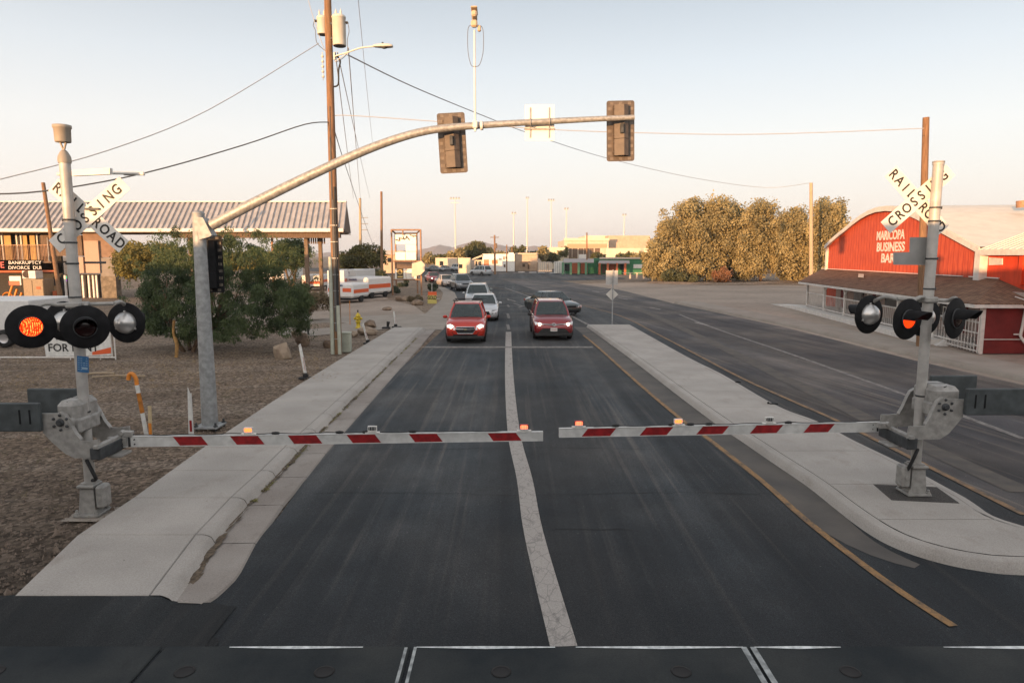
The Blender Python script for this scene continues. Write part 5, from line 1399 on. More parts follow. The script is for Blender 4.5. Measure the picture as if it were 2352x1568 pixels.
# ------------------------------------------------------------------ LEFT: OFFICE BUILDING AND METAL CANOPY
YB = 62.0
root = thing('office_building', (D(120, 600, YB).x, YB, 0), 'two storey brown office building with balcony and black sign band under the metal roof', 'building')
def el(name, u0, v0, u1, v1, off=0.0, th=.2, m=M_brownw, base=False, par=None):
    y = YB + off; a, b = D(u0, v0, y), D(u1, v1, y); zb = 0 if base else b.z
    mb = MB(); mb.box(((a.x + b.x) / 2, y + th / 2, (a.z + zb) / 2), (b.x - a.x, th, a.z - zb)); return mb.build(name, m, par or root)
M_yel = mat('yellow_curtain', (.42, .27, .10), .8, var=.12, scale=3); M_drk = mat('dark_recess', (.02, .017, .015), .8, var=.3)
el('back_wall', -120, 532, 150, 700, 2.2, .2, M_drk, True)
for u0, u1 in ((-40, -20), (-12, 1), (8, 29), (50, 66), (67, 84)): el('window', u0, 538, u1, 600, 1.9, .1, M_yel)
for u in (4, 38, 48, 85): el('mullion', u, 537, u + 2.5, 600, 1.8, .1, M_trim)
el('balcony_floor', -120, 600, 118, 604, -.2, 2.3, M_brownw)
o = el('balcony_rail', -120, 562, 118, 563.5, -.15, .05, M_steelbrown); mb = MB()
for k in range(70): p = D(-120 + k * 3.4, 582, YB - .12); mb.box(p, (.03, .03, 1.5))
mb.build('bars', M_steelbrown, o)
bd = el('sign_band', -120, 597, 92, 621, -.45, .2, mat('sign_black', (.003, .003, .003), .9, spec=.05))
mb = MB(); yy = YB - .47
for s, v_ in (('BANKRUPTCY', 603.5), ('DIVORCE  DUI', 615)):
    c = D(57, v_, yy); n0 = len(mb.v); text_mb(mb, s, c, (1, 0, 0), (0, 0, 1), .42, bold=.0)
    xs_ = [p.x - c.x for p in mb.v[n0:]]; sc = (74 * YB / F) / (max(xs_) - min(xs_))
    for i in range(n0, len(mb.v)): mb.v[i] = Vector((c.x + (mb.v[i].x - c.x) * sc, mb.v[i].y, mb.v[i].z))
    mb.build('lettering', M_wsign, bd); mb = MB()
mb = MB(); text_mb(mb, 'E', D(5, 609, yy), (1, 0, 0), (0, 0, 1), .80, bold=.0); mb.build('lettering', mat('red_letter', (.5, .01, .02), .5), bd)
el('brown_panel', 92, 540, 190, 588, -.1, 1.2, M_brownw); el('brown_panel', 189.5, 536, 266, 591, -.15, 1.0, mat('brown_shade', (.20, .13, .09), .9, var=.15, scale=2))
el('pink_wall', 192, 553, 230, 627, -.35, .6, mat('pink_stucco', (.36, .26, .20), .9, var=.05)); el('pink_wall', 156, 590, 193, 627, -.3, .5, mat('pink_stucco', (.5, .4, .3)))
el('grey_panel', 229.5, 592, 264, 635, -.2, .5, mat('grey_panel', (.20, .175, .15), .9, var=.1, scale=2)); el('stone_wall', 231, 634.5, 270, 700, -.4, .8, M_stone, True)  # pink, grey and stone tones darkened to put shade into the walls
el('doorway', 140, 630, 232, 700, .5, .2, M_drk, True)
for u in (150, 190, 204, 214, 222): el('door_frame', u, 632, u + 1.6, 700, .1, .15, M_trim, True)
el('window_display', 205, 640, 213, 690, .3, .1, M_steelbrown)
el('neon', 150, 634, 153, 640, .2, .05, mat('neon_green', (.05, .4, .2), .5, emit=(.1, .9, .4), estr=.5)); el('neon', 150, 641, 153, 646, .2, .05, mat('neon_purple', (.3, .05, .4), .5, emit=(.5, .1, .8), estr=.5))
el('awning_beam', -120, 621, 125, 626, -.3, .4, M_terr)
el('stair_panel', 108, 545, 112, 600, -.25, .1, M_trim)
# things in front of the office
q = D(76, 700, YB - 2.5)
def standbox(name, u0, v0, u1, v1, off, th, m, label, cat, base=True):
    y = YB + off; a, b = D(u0, v0, y), D(u1, v1, y); zb = 0 if base else b.z
    mb = MB(); mb.box(((a.x + b.x) / 2, y + th / 2, (a.z + zb) / 2), (b.x - a.x, th, a.z - zb), bevel=.02)
    r = thing(name, ((a.x + b.x) / 2, y, zb), label, cat); mb.build('body', m, r); return r
M_beige = mat('beige_metal', (.23, .17, .11), .7, var=.1)
r_ = standbox('equipment_cabinet', 52, 641, 104, 700, -1.8, 1.4, M_beige, 'tall beige metal cabinet standing in front of the dark shop front', 'cabinet')
el('door', 54, 644, 77, 698, -1.84, .05, M_beige, True, r_); el('door', 78, 644, 102, 698, -1.84, .05, M_beige, True, r_); el('label_plate', 83, 658, 93, 664, -1.86, .03, M_terr, False, r_)
r_ = standbox('air_conditioner', 50, 622, 82, 640, -1.6, 1.0, M_trim, 'pale air conditioning unit on top of the beige cabinet', 'air conditioner', False)
mb = MB(); mb.cyl(D(62, 630, YB - 1.62), D(62, 630, YB - 1.66), .33); mb.build('fan_grille', M_brownw, r_)
r_ = standbox('shop_sign', 20, 634, 49, 655, -.9, .1, M_wsign, 'small white and red sign hanging by the dark shop front', 'sign', False); el('red_half', 20, 645, 45, 655, -.93, .03, mat('sign_red', (.55, .08, .03), .6), False, r_)
r_ = standbox('fire_box', 120, 668, 128, 684, -1.0, .3, M_terr, 'small red box on the wall right of the beige cabinet', 'box', False)
mb = MB(); a = D(24, 695, YB - 1.2); 
for k in range(3): mb.tube([a + Vector((k * .5 - .3, 0, 0)), a + Vector((k * .4 + .3, 0, 1.5 - k * .3))], .09)
mb.lathe([(.45, -.06), (.52, 0), (.45, .06), (.38, 0), (.45, -.06)], a + Vector((-.2, 0, .45)), (0, 1, 0), n=20); tag(mb.build('garden_machine', M_orange, loc=tuple(a)), 'orange wheeled machine in the dark shop front', 'machine')

# canopy roof
YE, YR, YK = 60.6, 63.9, 67.0
ze_, zr_ = D(400, 528, YE).z, D(400, 464.5, YR).z
xe = D(789, 528, YE).x; xr = D(796, 463, YR).x; xk = D(806, 538, YK).x; XL = -62.0
root = thing('metal_roof_canopy', (D(705, 640, 65).x, 65, 0), 'long ribbed sheet metal roof on steel posts above the office and yard', 'canopy')
mb = MB(); pitch = .50; x = XL
prof = []
while x < xe - .1:
    for dx, h in ((0, 0), (.03, .13), (.25, .13), (.28, 0)): prof.append((x + dx, h))
    x += pitch
nrm = Vector((0, -(zr_ - ze_), (YR - YE))).normalized(); off = []
for px, h in prof: off.append((Vector((px, YE, ze_)) + nrm * h, Vector((px + (xr - xe) * (px - XL) / (xe - XL), YR, zr_)) + nrm * h))
n = len(off); vs = [a for a, b in off] + [b for a, b in off]
mb.add(vs, [(i, i + 1, n + i + 1, n + i) for i in range(n - 1)]); 
mb.build('roof_sheet', M_roofm, root)
mb = MB(); mb.prism([(XL, YR, zr_), (xr, YR, zr_), (xk, YK, ze_), (XL, YK, ze_)], (0, 0, -.1)); mb.build('roof_sheet', M_roofm, root)
mb = MB(); mb.box(((XL + xe) / 2, YE - .06, ze_ - .02), (xe - XL, .12, .30)); mb.box(((XL + xr) / 2, YR, zr_ + .05), (xr - XL, .35, .10)); mb.build('fascia', M_trim, root)
mb = MB(); mb.prism([(xe - .02, YE + .1, ze_ - .1), (xr - .02, YR, zr_ - .05), (xk - .02, YK, ze_ - .1)], (-.08, 0, 0)); mb.build('gable_end', M_brownw, root)
mb = MB(); a = D(405, 545, YE + .5); mb.box(((a.x + xe) / 2 - .5, YE + .9, ze_ - .42), (xe - a.x, .5, .52)); mb.prism([(XL, YE + .2, ze_ - .18), (xe, YE + .2, ze_ - .18), (xk, YK, ze_ - .18), (XL, YK, ze_ - .18)], (0, 0, -.05)); mb.build('soffit', M_brownw, root)
for u, y_, r in ((705, 62.5, .16), (737, 66.0, .16), (627, 66.0, .08), (440, 62.5, .16)):
    p = D(u, 600, y_); mb = MB(); mb.box((p.x, y_, ze_ / 2 - .1), (r * 2, r * 2, ze_ - .3)); mb.build('post', M_wood2 if r > .1 else M_steelbrown, root)
mb = MB()
for k in range(8): p = D(710 + k * 5, 548, 66); mb.box(p, (.12, .1, 1.0))
mb.build('hanging_slats', M_brownw, root)

# ------------------------------------------------------------------ VEHICLES
M_glass = bpy.data.materials.new('tinted_glass'); M_glass.use_nodes = True
t_ = M_glass.node_tree; b_ = t_.nodes['Principled BSDF']; b_.inputs['Base Color'].default_value = (.045, .06, .06, 1); b_.inputs['Specular IOR Level'].default_value = .9; b_.inputs['Roughness'].default_value = .04
tr = t_.nodes.new('ShaderNodeBsdfTransparent'); tr.inputs['Color'].default_value = (.42, .52, .50, 1); mx = t_.nodes.new('ShaderNodeMixShader'); mx.inputs[0].default_value = .34
t_.links.new(tr.outputs[0], mx.inputs[2]); t_.links.new(b_.outputs[0], mx.inputs[1]); t_.links.new(mx.outputs[0], t_.nodes['Material Output'].inputs['Surface'])
def paint(name, c): return mat(name, c, .32, .25, coat=.8, var=.06, scale=2)
M_headon = mat('headlight_lit', (.8, .8, .75), .2, emit=(1.0, .86, .62), estr=2.5)
M_headoff = mat('headlight_clear', (.55, .56, .58), .12, .4)
M_intr = mat('car_interior', (.03, .03, .032), .8)
M_plate = mat('licence_plate', (.60, .58, .55), .5)
M_tail = mat('tail_light', (.25, .01, .01), .3)

def car(front, rz, L, Wd, Hh, kind, pm, label, style='plain', lit=False, rack=False, lowtrim=False, group='cars queuing on the inbound lanes', cat='car', name='car', plate=False):
    dirv = Vector((math.sin(rz), -math.cos(rz), 0)); loc = Vector(front) - dirv * L / 2; loc.z = 0
    root = thing(name, loc, label, cat, group, rz, local=True)
    w_ = Wd / 2; suv = kind == 'suv'
    k = Hh / (1.68 if suv else 1.46)
    if suv: st = [(0, .80, .36, .60, .70), (.012, .88, .26, .68, .80), (.045, .95, .22, .80, .93), (.12, .985, .21, .90, 1.00), (.24, 1, .21, .96, 1.06), (.30, 1, .21, .98, 1.08), (.6, 1, .21, 1.0, 1.07), (.93, .99, .22, 1.0, 1.07), (.985, .95, .26, .97, 1.04), (1, .88, .40, .88, .96)]
    else: st = [(0, .78, .32, .50, .58), (.012, .87, .22, .58, .67), (.05, .95, .18, .68, .78), (.14, .985, .18, .76, .87), (.26, 1, .18, .83, .94), (.32, 1, .18, .86, .96), (.6, 1, .18, .89, .96), (.84, .99, .19, .90, 1.00), (.95, .96, .20, .88, 1.00), (.99, .90, .26, .82, .94), (1, .84, .36, .72, .84)]
    mb = MB(); rows = []
    for t, f, zl, zb, zt in st:
        y = -L / 2 + t * L; W2 = w_ * f; zl, zb, zt = zl * k, zb * k, zt * k
        half = [(0, zl), (W2 * .82, zl), (W2 * .95, zl + .06), (W2, lerp(zl, zb, .45)), (W2 * .995, lerp(zl, zb, .75)), (W2 * .965, zb), (W2 * .86, lerp(zb, zt, .62)), (W2 * .62, lerp(zb, zt, .93)), (W2 * .3, zt + .004), (0, zt + .010)]
        rows.append([(x, y, z) for x, z in half] + [(-x, y, z) for x, z in half[-2:0:-1]])
    n = len(rows[0]); mb.add([p for r in rows for p in r], [(j * n + i, j * n + (i + 1) % n, (j + 1) * n + (i + 1) % n, (j + 1) * n + i) for j in range(len(rows) - 1) for i in range(n)] + [tuple(range(n)), tuple(range((len(rows) - 1) * n, len(rows) * n))], smooth=True)
    mb.build('body', pm, root)
    tb0, tb1, tt0, tt1 = (.255, .975, .415, .90) if suv else (.275, .865, .43, .70)
    zb_ = (1.0 if suv else .90) * k; y0_, y1_ = -L / 2 + tb0 * L, -L / 2 + tb1 * L; y2_, y3_ = -L / 2 + tt0 * L, -L / 2 + tt1 * L
    wb, wt = w_ * .915, w_ * .70; zr = Hh - .05
    def ringp(f, g=0.0):
        ya, yb = lerp(y0_, y2_, f), lerp(y1_, y3_, f); ww = lerp(wb, wt, f) + .035 * math.sin(PI * f); z = lerp(zb_, zr, f)
        return [(-ww * .9, ya + .03 - g, z), (0, ya - .045 * (1 - f * .5) - g, z), (ww * .9, ya + .03 - g, z), (ww, ya + .14, z), (ww, (ya + yb) / 2, z), (ww, yb - .12, z), (ww * .88, yb, z), (0, yb + .03, z), (-ww * .88, yb, z), (-ww, yb - .12, z), (-ww, (ya + yb) / 2, z), (-ww, ya + .14, z)]
    rr = [ringp(f) for f in (0, .33, .66, 1)]; n = 12
    faces = [(j * n + i, j * n + (i + 1) % n, (j + 1) * n + (i + 1) % n, (j + 1) * n + i) for j in range(3) for i in range(n)]
    vsr = [p for r in rr for p in r]
    mb = MB(); mb.add(vsr, [f for f in faces if f[0] % n in (0, 1)], smooth=True); mb.build('windshield', M_glass, root)
    mb = MB(); mb.add(vsr, [f for f in faces if f[0] % n in (3, 4, 9, 10)], smooth=True); mb.build('side_windows', M_glass, root)
    mb = MB(); mb.add(vsr, [f for f in faces if f[0] % n in (6, 7)], smooth=True); mb.build('rear_window', M_glass, root)
    mb = MB(); mb.add(vsr, [f for f in faces if f[0] % n in (2, 5, 8, 11)], smooth=True)
    top = ringp(1); c2 = [(p[0] * .9, p[1] * .94 + (y2_ + y3_) * .03, Hh - .012) for p in top]; c3 = [(p[0] * .5, p[1] * .6 + (y2_ + y3_) * .2, Hh) for p in top]
    mb.add(top + c2 + c3, [(j * n + i, j * n + (i + 1) % n, (j + 1) * n + (i + 1) % n, (j + 1) * n + i) for j in range(2) for i in range(n)] + [tuple(range(2 * n, 3 * n))], smooth=True)
    for sx in (-1, 1):
        mb.tube([(sx * (wb * .93), y0_ + .06, zb_), (sx * (lerp(wb, wt, .5) * .94 + .02), lerp(y0_, y2_, .5) + .06, lerp(zb_, zr, .5)), (sx * wt * .92, y2_ + .03, zr)], [.04, .035, .04], n=8)
        ym = (y0_ + y3_) / 2 + .2; mb.box((sx * (lerp(wb, wt, .5) + .03), ym, lerp(zb_, zr, .5)), (.03, .07, (zr - zb_) * 1.08), rot=(0, -sx * math.atan2(wb - wt, zr - zb_), 0))
        if suv: mb.box((sx * (lerp(wb, wt, .5) + .03), lerp(y1_, y3_, .5) - .62, lerp(zb_, zr, .5)), (.03, .08, (zr - zb_) * 1.06), rot=(0, -sx * math.atan2(wb - wt, zr - zb_), 0))
    mb.build('roof', pm, root)
    mb = MB(); mb.box((0, (y0_ + y1_) / 2, zb_ + .045), (wb * 1.84, (y1_ - y0_) * .93, .03)); mb.box((0, y0_ + .42, zb_ + .09), (wb * 1.75, .35, .10), bevel=.03)
    for sx in (-.4, .4): mb.box((sx * Wd / 2, lerp(y0_, y1_, .50), zb_ + .14), (.42, .16, .26), bevel=.05); mb.box((sx * Wd / 2, lerp(y0_, y1_, .50), zb_ + .34), (.22, .1, .14), bevel=.03)
    mb.box((0, lerp(y0_, y1_, .8), zb_ + .14), (wb * 1.5, .15, .22), bevel=.05)
    mb.build('interior', M_intr, root)
    # wheels
    rw = .345 * k if suv else .32 * k
    for sx in (-1, 1):
        for yy in (-L / 2 + .19 * L, -L / 2 + .80 * L):
            mb = MB(); mb.lathe([(.0, -.10), (rw * .62, -.105), (rw * .9, -.11), (rw, -.08), (rw, .08), (rw * .9, .11), (rw * .64, .105)], (sx * (w_ - .125), yy, rw), (sx, 0, 0), n=24); wh = mb.build('wheel', M_tyre, root)
            mb = MB(); mb.lathe([(rw * .64, .10), (rw * .60, .085), (rw * .2, .07), (0, .075)], (sx * (w_ - .125), yy, rw), (sx, 0, 0), n=20)
            for q in range(5): a = q * 2 * PI / 5; mb.box((sx * (w_ - .03), yy + math.cos(a) * rw * .33, rw + math.sin(a) * rw * .33), (.02, rw * .14, rw * .55), rot=(PI / 2 - a, 0, 0))
            mb.build('rim', M_rim, wh)
            mb = MB(); ra = rw * 1.17
            pts = [(sx * (w_ + .004), yy + ra * math.cos(a), rw + ra * math.sin(a)) for a in np.linspace(-.35, PI + .35, 20)]
            mb.prism(pts, (-sx * .11, 0, 0)); mb.build('wheel_arch', M_blackplastic, root)
    # mirrors
    for sx in (-1, 1):
        mb = MB(); c = (sx * (w_ + .10), y0_ + .42, zb_ + .06); mb.box(c, (.20, .11, .14), bevel=.045); mb.box((sx * (w_ + .0), y0_ + .42, zb_ + .02), (.12, .06, .04)); mb.build('mirror', pm if not lowtrim else M_blackplastic, root)
    F0 = -L / 2
    hz = (.70 if suv else .58) * k
    for sx in (-1, 1):
        mb = MB(); X_ = sx * w_
        if style == 'trax': pts = [(.50, hz - .10), (.90, hz - .02), (.93, hz + .12), (.74, hz + .17), (.54, hz + .09)]
        elif style == 'rav': pts = [(.48, hz + .015), (.90, hz + .0), (.95, hz + .15), (.78, hz + .12), (.50, hz + .06)]
        else: pts = [(.52, hz - .05), (.88, hz - .05), (.93, hz + .08), (.60, hz + .08)]
        pl_ = []
        for fx, z in pts:
            y = F0 + (fx - .5) ** 2 * .62 + max(0, z - .62 * k) * .30 - .02; pl_.append((X_ * fx, y - .012, z))
        mb.prism(pl_, (0, .16, 0)); hl = mb.build('headlight', M_headoff, root)
        if lit:
            c = (X_ * .70, F0 + .02 - .03 + (.03 if style == 'plain' else .0), hz + .04); mb = MB(); mb.lathe([(0, .03), (.05, .025), (.072, 0), (.07, -.03)], c, (0, -1, .05), n=14); mb.build('bulb', M_headon, hl)
            if style == 'trax': 
                c = (X_ * .80, F0 + .03, hz + .07); mb = MB(); mb.lathe([(0, .03), (.05, .02), (.06, 0)], c, (0, -1, .05), n=12); mb.build('bulb', M_headon, hl)
        mb = MB(); mb.prism([(X_ * .55, F0 - .004, .40 * k), (X_ * .82, F0 + .02, .40 * k), (X_ * .84, F0 + .02, .50 * k), (X_ * .64, F0 - .004, .52 * k)], (0, .08, 0)); mb.build('fog_lamp_recess', M_blackplastic, root)
    if style == 'trax':
        for za, zb2, wa, wb2 in ((hz - .055, hz + .035, .47, .44), (hz - .25, hz - .085, .36, .48)):
            mb = MB(); wa *= w_; wb2 *= w_; mb.prism([(-wa, F0 - .012, za), (wa, F0 - .012, za), (wb2, F0 - .006, zb2), (-wb2, F0 - .006, zb2)], (0, .05, 0)); g_ = mb.build('grille', M_black, root)
            mb = MB(); e = [(-wa, F0 - .02, za), (wa, F0 - .02, za), (wb2, F0 - .014, zb2), (-wb2, F0 - .014, zb2), (-wa, F0 - .02, za)]; mb.tube(e, .019, n=6, caps=False)
            for q in range(2): z = lerp(za, zb2, (q + 1) / 3); mb.box((0, F0 - .012, z), (wa * 1.9, .008, .006))
            mb.build('chrome_frame', M_chrome, g_)
        mb = MB(); mb.prism([(-.10, F0 - .03, hz - .085), (-.05, F0 - .03, hz - .085), (-.04, F0 - .03, hz - .10), (.04, F0 - .03, hz - .10), (.05, F0 - .03, hz - .085), (.10, F0 - .03, hz - .085), (.09, F0 - .03, hz - .05), (.04, F0 - .03, hz - .05), (.035, F0 - .03, hz - .035), (-.035, F0 - .03, hz - .035), (-.04, F0 - .03, hz - .05), (-.09, F0 - .03, hz - .05)], (0, .012, 0)); mb.build('emblem', mat('gold_emblem', (.55, .42, .15), .3, .7), root)
        mb = MB(); mb.prism([(-.62, F0 - .01, .26), (.62, F0 - .01, .26), (.5, F0 - .004, .40), (-.5, F0 - .004, .40)], (0, .12, 0)); mb.build('lower_intake', M_black, root)
        mb = MB(); mb.box((0, F0 - .02, .27), (1.0, .03, .03), bevel=.01); mb.build('skid_strip', M_rim, root)
        mb = MB(); mb.box((0, F0 + .05, .27), (Wd * .9, .2, .14), bevel=.03); mb.build('lower_bumper', M_blackplastic, root)
    elif style == 'rav':
        mb = MB(); mb.prism([(-.50, F0 - .006, hz + .035), (-.12, F0 - .014, hz - .01), (.12, F0 - .014, hz - .01), (.50, F0 - .006, hz + .035), (.50, F0 - .006, hz + .065), (.12, F0 - .01, hz + .05), (-.12, F0 - .01, hz + .05), (-.50, F0 - .006, hz + .065)], (0, .04, 0)); g_ = mb.build('grille', M_black, root)
        mb = MB(); mb.tube([(-.56, F0 - .015, hz + .06), (-.12, F0 - .025, hz + .018), (.12, F0 - .025, hz + .018), (.56, F0 - .015, hz + .06)], .014, n=6); mb.build('chrome_strip', M_chrome, g_)
        mb = MB()
        for rx, rz2, cz in ((.10, .068, 0), (.036, .066, 0), (.07, .028, .03)):
            mb.tube([(rx * math.cos(a), F0 - .032, hz + .02 + cz + rz2 * math.sin(a)) for a in np.linspace(0, 2 * PI, 19)], .009, n=5, caps=False)
        mb.build('emblem', M_chrome, root)
        mb = MB(); mb.prism([(-.78, F0 + .0, .25), (.78, F0 + .0, .25), (.66, F0 - .012, .40), (.50, F0 - .012, .55), (-.50, F0 - .012, .55), (-.66, F0 - .012, .40)], (0, .12, 0)); mb.box((0, F0 + .08, .27), (Wd * .92, .22, .15), bevel=.03); mb.build('lower_bumper', M_blackplastic, root)
    elif style == 'spindle':
        mb = MB(); mb.prism([(-.30, F0 - .008, .26), (.30, F0 - .008, .26), (.42, F0 - .004, .42), (.36, F0 - .002, .58), (-.36, F0 - .002, .58), (-.42, F0 - .004, .42)], (0, .08, 0)); mb.build('grille', M_black, root)
        mb = MB(); mb.box((0, F0 + .05, .22), (Wd * .86, .15, .08), bevel=.02); mb.build('lower_bumper', M_blackplastic, root)
    else:
        mb = MB(); mb.box((0, F0 - .002, hz + .02), (.72, .04, .11 * k), bevel=.015); mb.build('grille', M_black, root)
        mb = MB(); mb.box((0, F0 + .004, .30 * k), (1.1, .06, .13), bevel=.02); mb.build('lower_intake', M_black, root)
    if plate:
        mb = MB(); mb.box((0, F0 - .03, .50), (.305, .008, .152), bevel=.003); p_ = mb.build('licence_plate', M_plate, root)
        mb = MB()
        for q in range(6): mb.box((-.10 + q * .04, F0 - .036, .495), (.022, .003, .055))
        mb.build('lettering', mat('plate_print', (.35, .15, .14), .6), p_)
    for sx in (-1, 1): mb = MB(); mb.box((sx * w_ * .78, L / 2 - .03, .88 * k if suv else .80 * k), (.26, .10, .22 if suv else .13), bevel=.03); mb.build('tail_light', M_tail, root)
    if rack or suv:
        for sx in (-1, 1): mb = MB(); mb.tube([(sx * wt * .93, y2_ + .1, Hh - .03), (sx * wt * .95, y2_ + .2, Hh + .035), (sx * wt * .95, y3_ - .2, Hh + .035), (sx * wt * .93, y3_ - .05, Hh - .02)], .018, n=8); mb.build('roof_rail', M_blackplastic if rack or lowtrim else pm, root)
    if rack:
        for yy in (y2_ + .35, y3_ - .45): mb = MB(); mb.box((0, yy, Hh + .085), (wt * 2.15, .07, .045), bevel=.015); mb.build('roof_bar', M_blackplastic, root)
    mb = MB(); mb.box((0, 0, .22), (Wd * .8, L * .86, .1)); mb.build('underbody', M_black, root)
    # wiper and seams
    mb = MB()
    for sx in (-.35, .1): mb.tube([(sx, y0_ + .0, zb_ + .09), (sx + .45, lerp(y0_, y2_, .13) - .03, lerp(zb_, zr, .16))], .008, n=5)
    mb.build('wipers', M_black, root)
    mb = MB()
    for sx in (-1, 1):
        for tt in (.36, .56, .75): yy = -L / 2 + tt * L; mb.box((sx * (w_ * 1.0), yy, .62 * k), (.008, .012, .62 * k))
        for tt in (.50, .70): yy = -L / 2 + tt * L; mb.box((sx * (w_ * 1.005), yy, .84 * k), (.03, .16, .03), bevel=.008)
    mb.build('door_seams', M_black, root)
    return root
P_red = paint('red_car_paint', (.46, .022, .008)); P_mar = paint('maroon_car_paint', (.22, .012, .016)); P_wht = paint('white_car_paint', (.50, .51, .52)); P_slv = paint('silver_car_paint', (.40, .42, .43))
P_grn = paint('pale_green_paint', (.26, .30, .28)); P_dk = paint('dark_green_paint', (.035, .045, .042)); P_gry = paint('grey_car_paint', (.14, .15, .16)); P_bge = paint('beige_car_paint', (.50, .42, .36))
f = G(1069, 789); car(f, R(1), 4.25, 1.78, 1.66, 'suv', P_red, 'bright red small crossover with roof bars and lit headlights, first in the left lane', 'trax', True, True)
f = G(1272, 782); car(f, R(1), 4.57, 1.84, 1.68, 'suv', P_mar, 'maroon crossover with black lower bumper and white plate, first in the right lane', 'rav', True, lowtrim=True, plate=True)
f = G(1109, 738); car(f, R(1), 4.85, 1.84, 1.47, 'sedan', P_wht, 'white saloon with wide black grille directly behind the bright red crossover', 'spindle')
f = G(1096, 709.5); car(f, R(2), 4.6, 1.82, 1.70, 'suv', P_slv, 'silver white crossover behind the white saloon')
f = G(1102, 692); car(f, R(4), 4.7, 1.80, 1.45, 'sedan', P_grn, 'pale green saloon fourth in the left lane')
f = G(1070, 668.5); car(f, R(16), 4.75, 1.92, 1.78, 'suv', P_gry, 'dark grey sport utility car rounding the bend')
f = G(1036, 659); car(f, R(22), 4.6, 1.80, 1.45, 'sedan', P_bge, 'pale pinkish saloon rounding the bend behind the dark grey one')
f = G(1003, 649); car(f, R(18), 4.8, 1.85, 1.45, 'sedan', P_mar, 'dark red saloon with lit headlights, last of the queue on the bend', lit=True)
f = G(1312, 726); car(f, R(27), 4.85, 1.80, 1.46, 'sedan', P_dk, 'dark green saloon turning behind the maroon crossover', group='cars turning at the junction')
f = G(1086, 632); car(f, R(-138), 4.9, 1.95, 1.85, 'suv', P_slv, 'silver sport utility car driving away beyond the queue', group='cars turning at the junction')
# parked vehicles far away
for u, v, rz, kd, pm, lab in ((1022, 618, 80, 'sedan', P_gry, 'dark parked car left of the white garage building'), (1046, 617, 100, 'sedan', P_gry, 'bluish grey parked car in front of the white garage building'), (1075, 617, 60, 'suv', P_slv, 'pale parked car near the orange roller doors'),
    (1130, 616, 95, 'sedan', P_wht, 'white parked car in front of the tan building'), (1150, 616, 85, 'sedan', P_wht, 'second white parked car in front of the tan building'), (1252, 616, 60, 'suv', P_gry, 'dark parked car behind the far wire fence')):
    car(G(u, v + 6), R(rz), 4.6, 1.8, 1.45 if kd == 'sedan' else 1.75, kd, pm, lab, group='cars parked in the distance')

# drivers
def person(loc, label, shirt, rz=0.0):
    root = thing('person', loc, label, 'person', rz=rz, local=True)
    pts = [(0, 0, 0), (0, .01, .22), (0, .02, .44), (0, .0, .54), (0, -.01, .66), (-.19, .0, .46), (-.26, -.12, .25), (-.20, -.36, .24), (.19, .0, .46), (.26, -.12, .25), (.20, -.36, .24), (-.1, -.3, .02), (.1, -.3, .02), (-.12, -.5, .0), (.12, -.5, .0), (0, -.02, .76)]
    ed = [(0, 1), (1, 2), (2, 3), (3, 4), (4, 15), (2, 5), (5, 6), (6, 7), (2, 8), (8, 9), (9, 10), (0, 11), (0, 12), (11, 13), (12, 14)]
    rad = [.15, .15, .14, .055, .088, .07, .048, .035, .07, .048, .035, .09, .09, .07, .07, .075]
    me = bpy.data.meshes.new('body'); me.from_pydata(pts, ed, []); o = bpy.data.objects.new('body', me); C.objects.link(o); o.parent = root
    me.materials.append(M_skin); me.materials.append(shirt)
    sk = o.modifiers.new('skin', 'SKIN'); sub = o.modifiers.new('sub', 'SUBSURF'); sub.levels = 1; sub.render_levels = 1
    for i, r in enumerate(rad): me.skin_vertices[0].data[i].radius = (r, r * .85)
    me.skin_vertices[0].data[0].use_root = True
    mb = MB(); mb.lathe([(.165, .02), (.175, .2), (.175, .38), (.13, .47), (.07, .52)], (0, .01, 0), n=18); mb.build('shirt', shirt, root)
    mb = MB(); mb.lathe([(.10, .70), (.10, .77), (.07, .84), (0, .86)], (0, .02, 0), n=16); mb.build('hair', M_hair, root)
f = G(1069, 789); person((f.x + .38, f.y + 4.25 * .5 - .1, .66), 'driver in a pale shirt at the wheel of the bright red crossover', M_shirt)
f = G(1272, 782); person((f.x + .40, f.y + 4.57 * .5 - .1, .70), 'driver in a dark pink shirt at the wheel of the maroon crossover', M_shirt2)

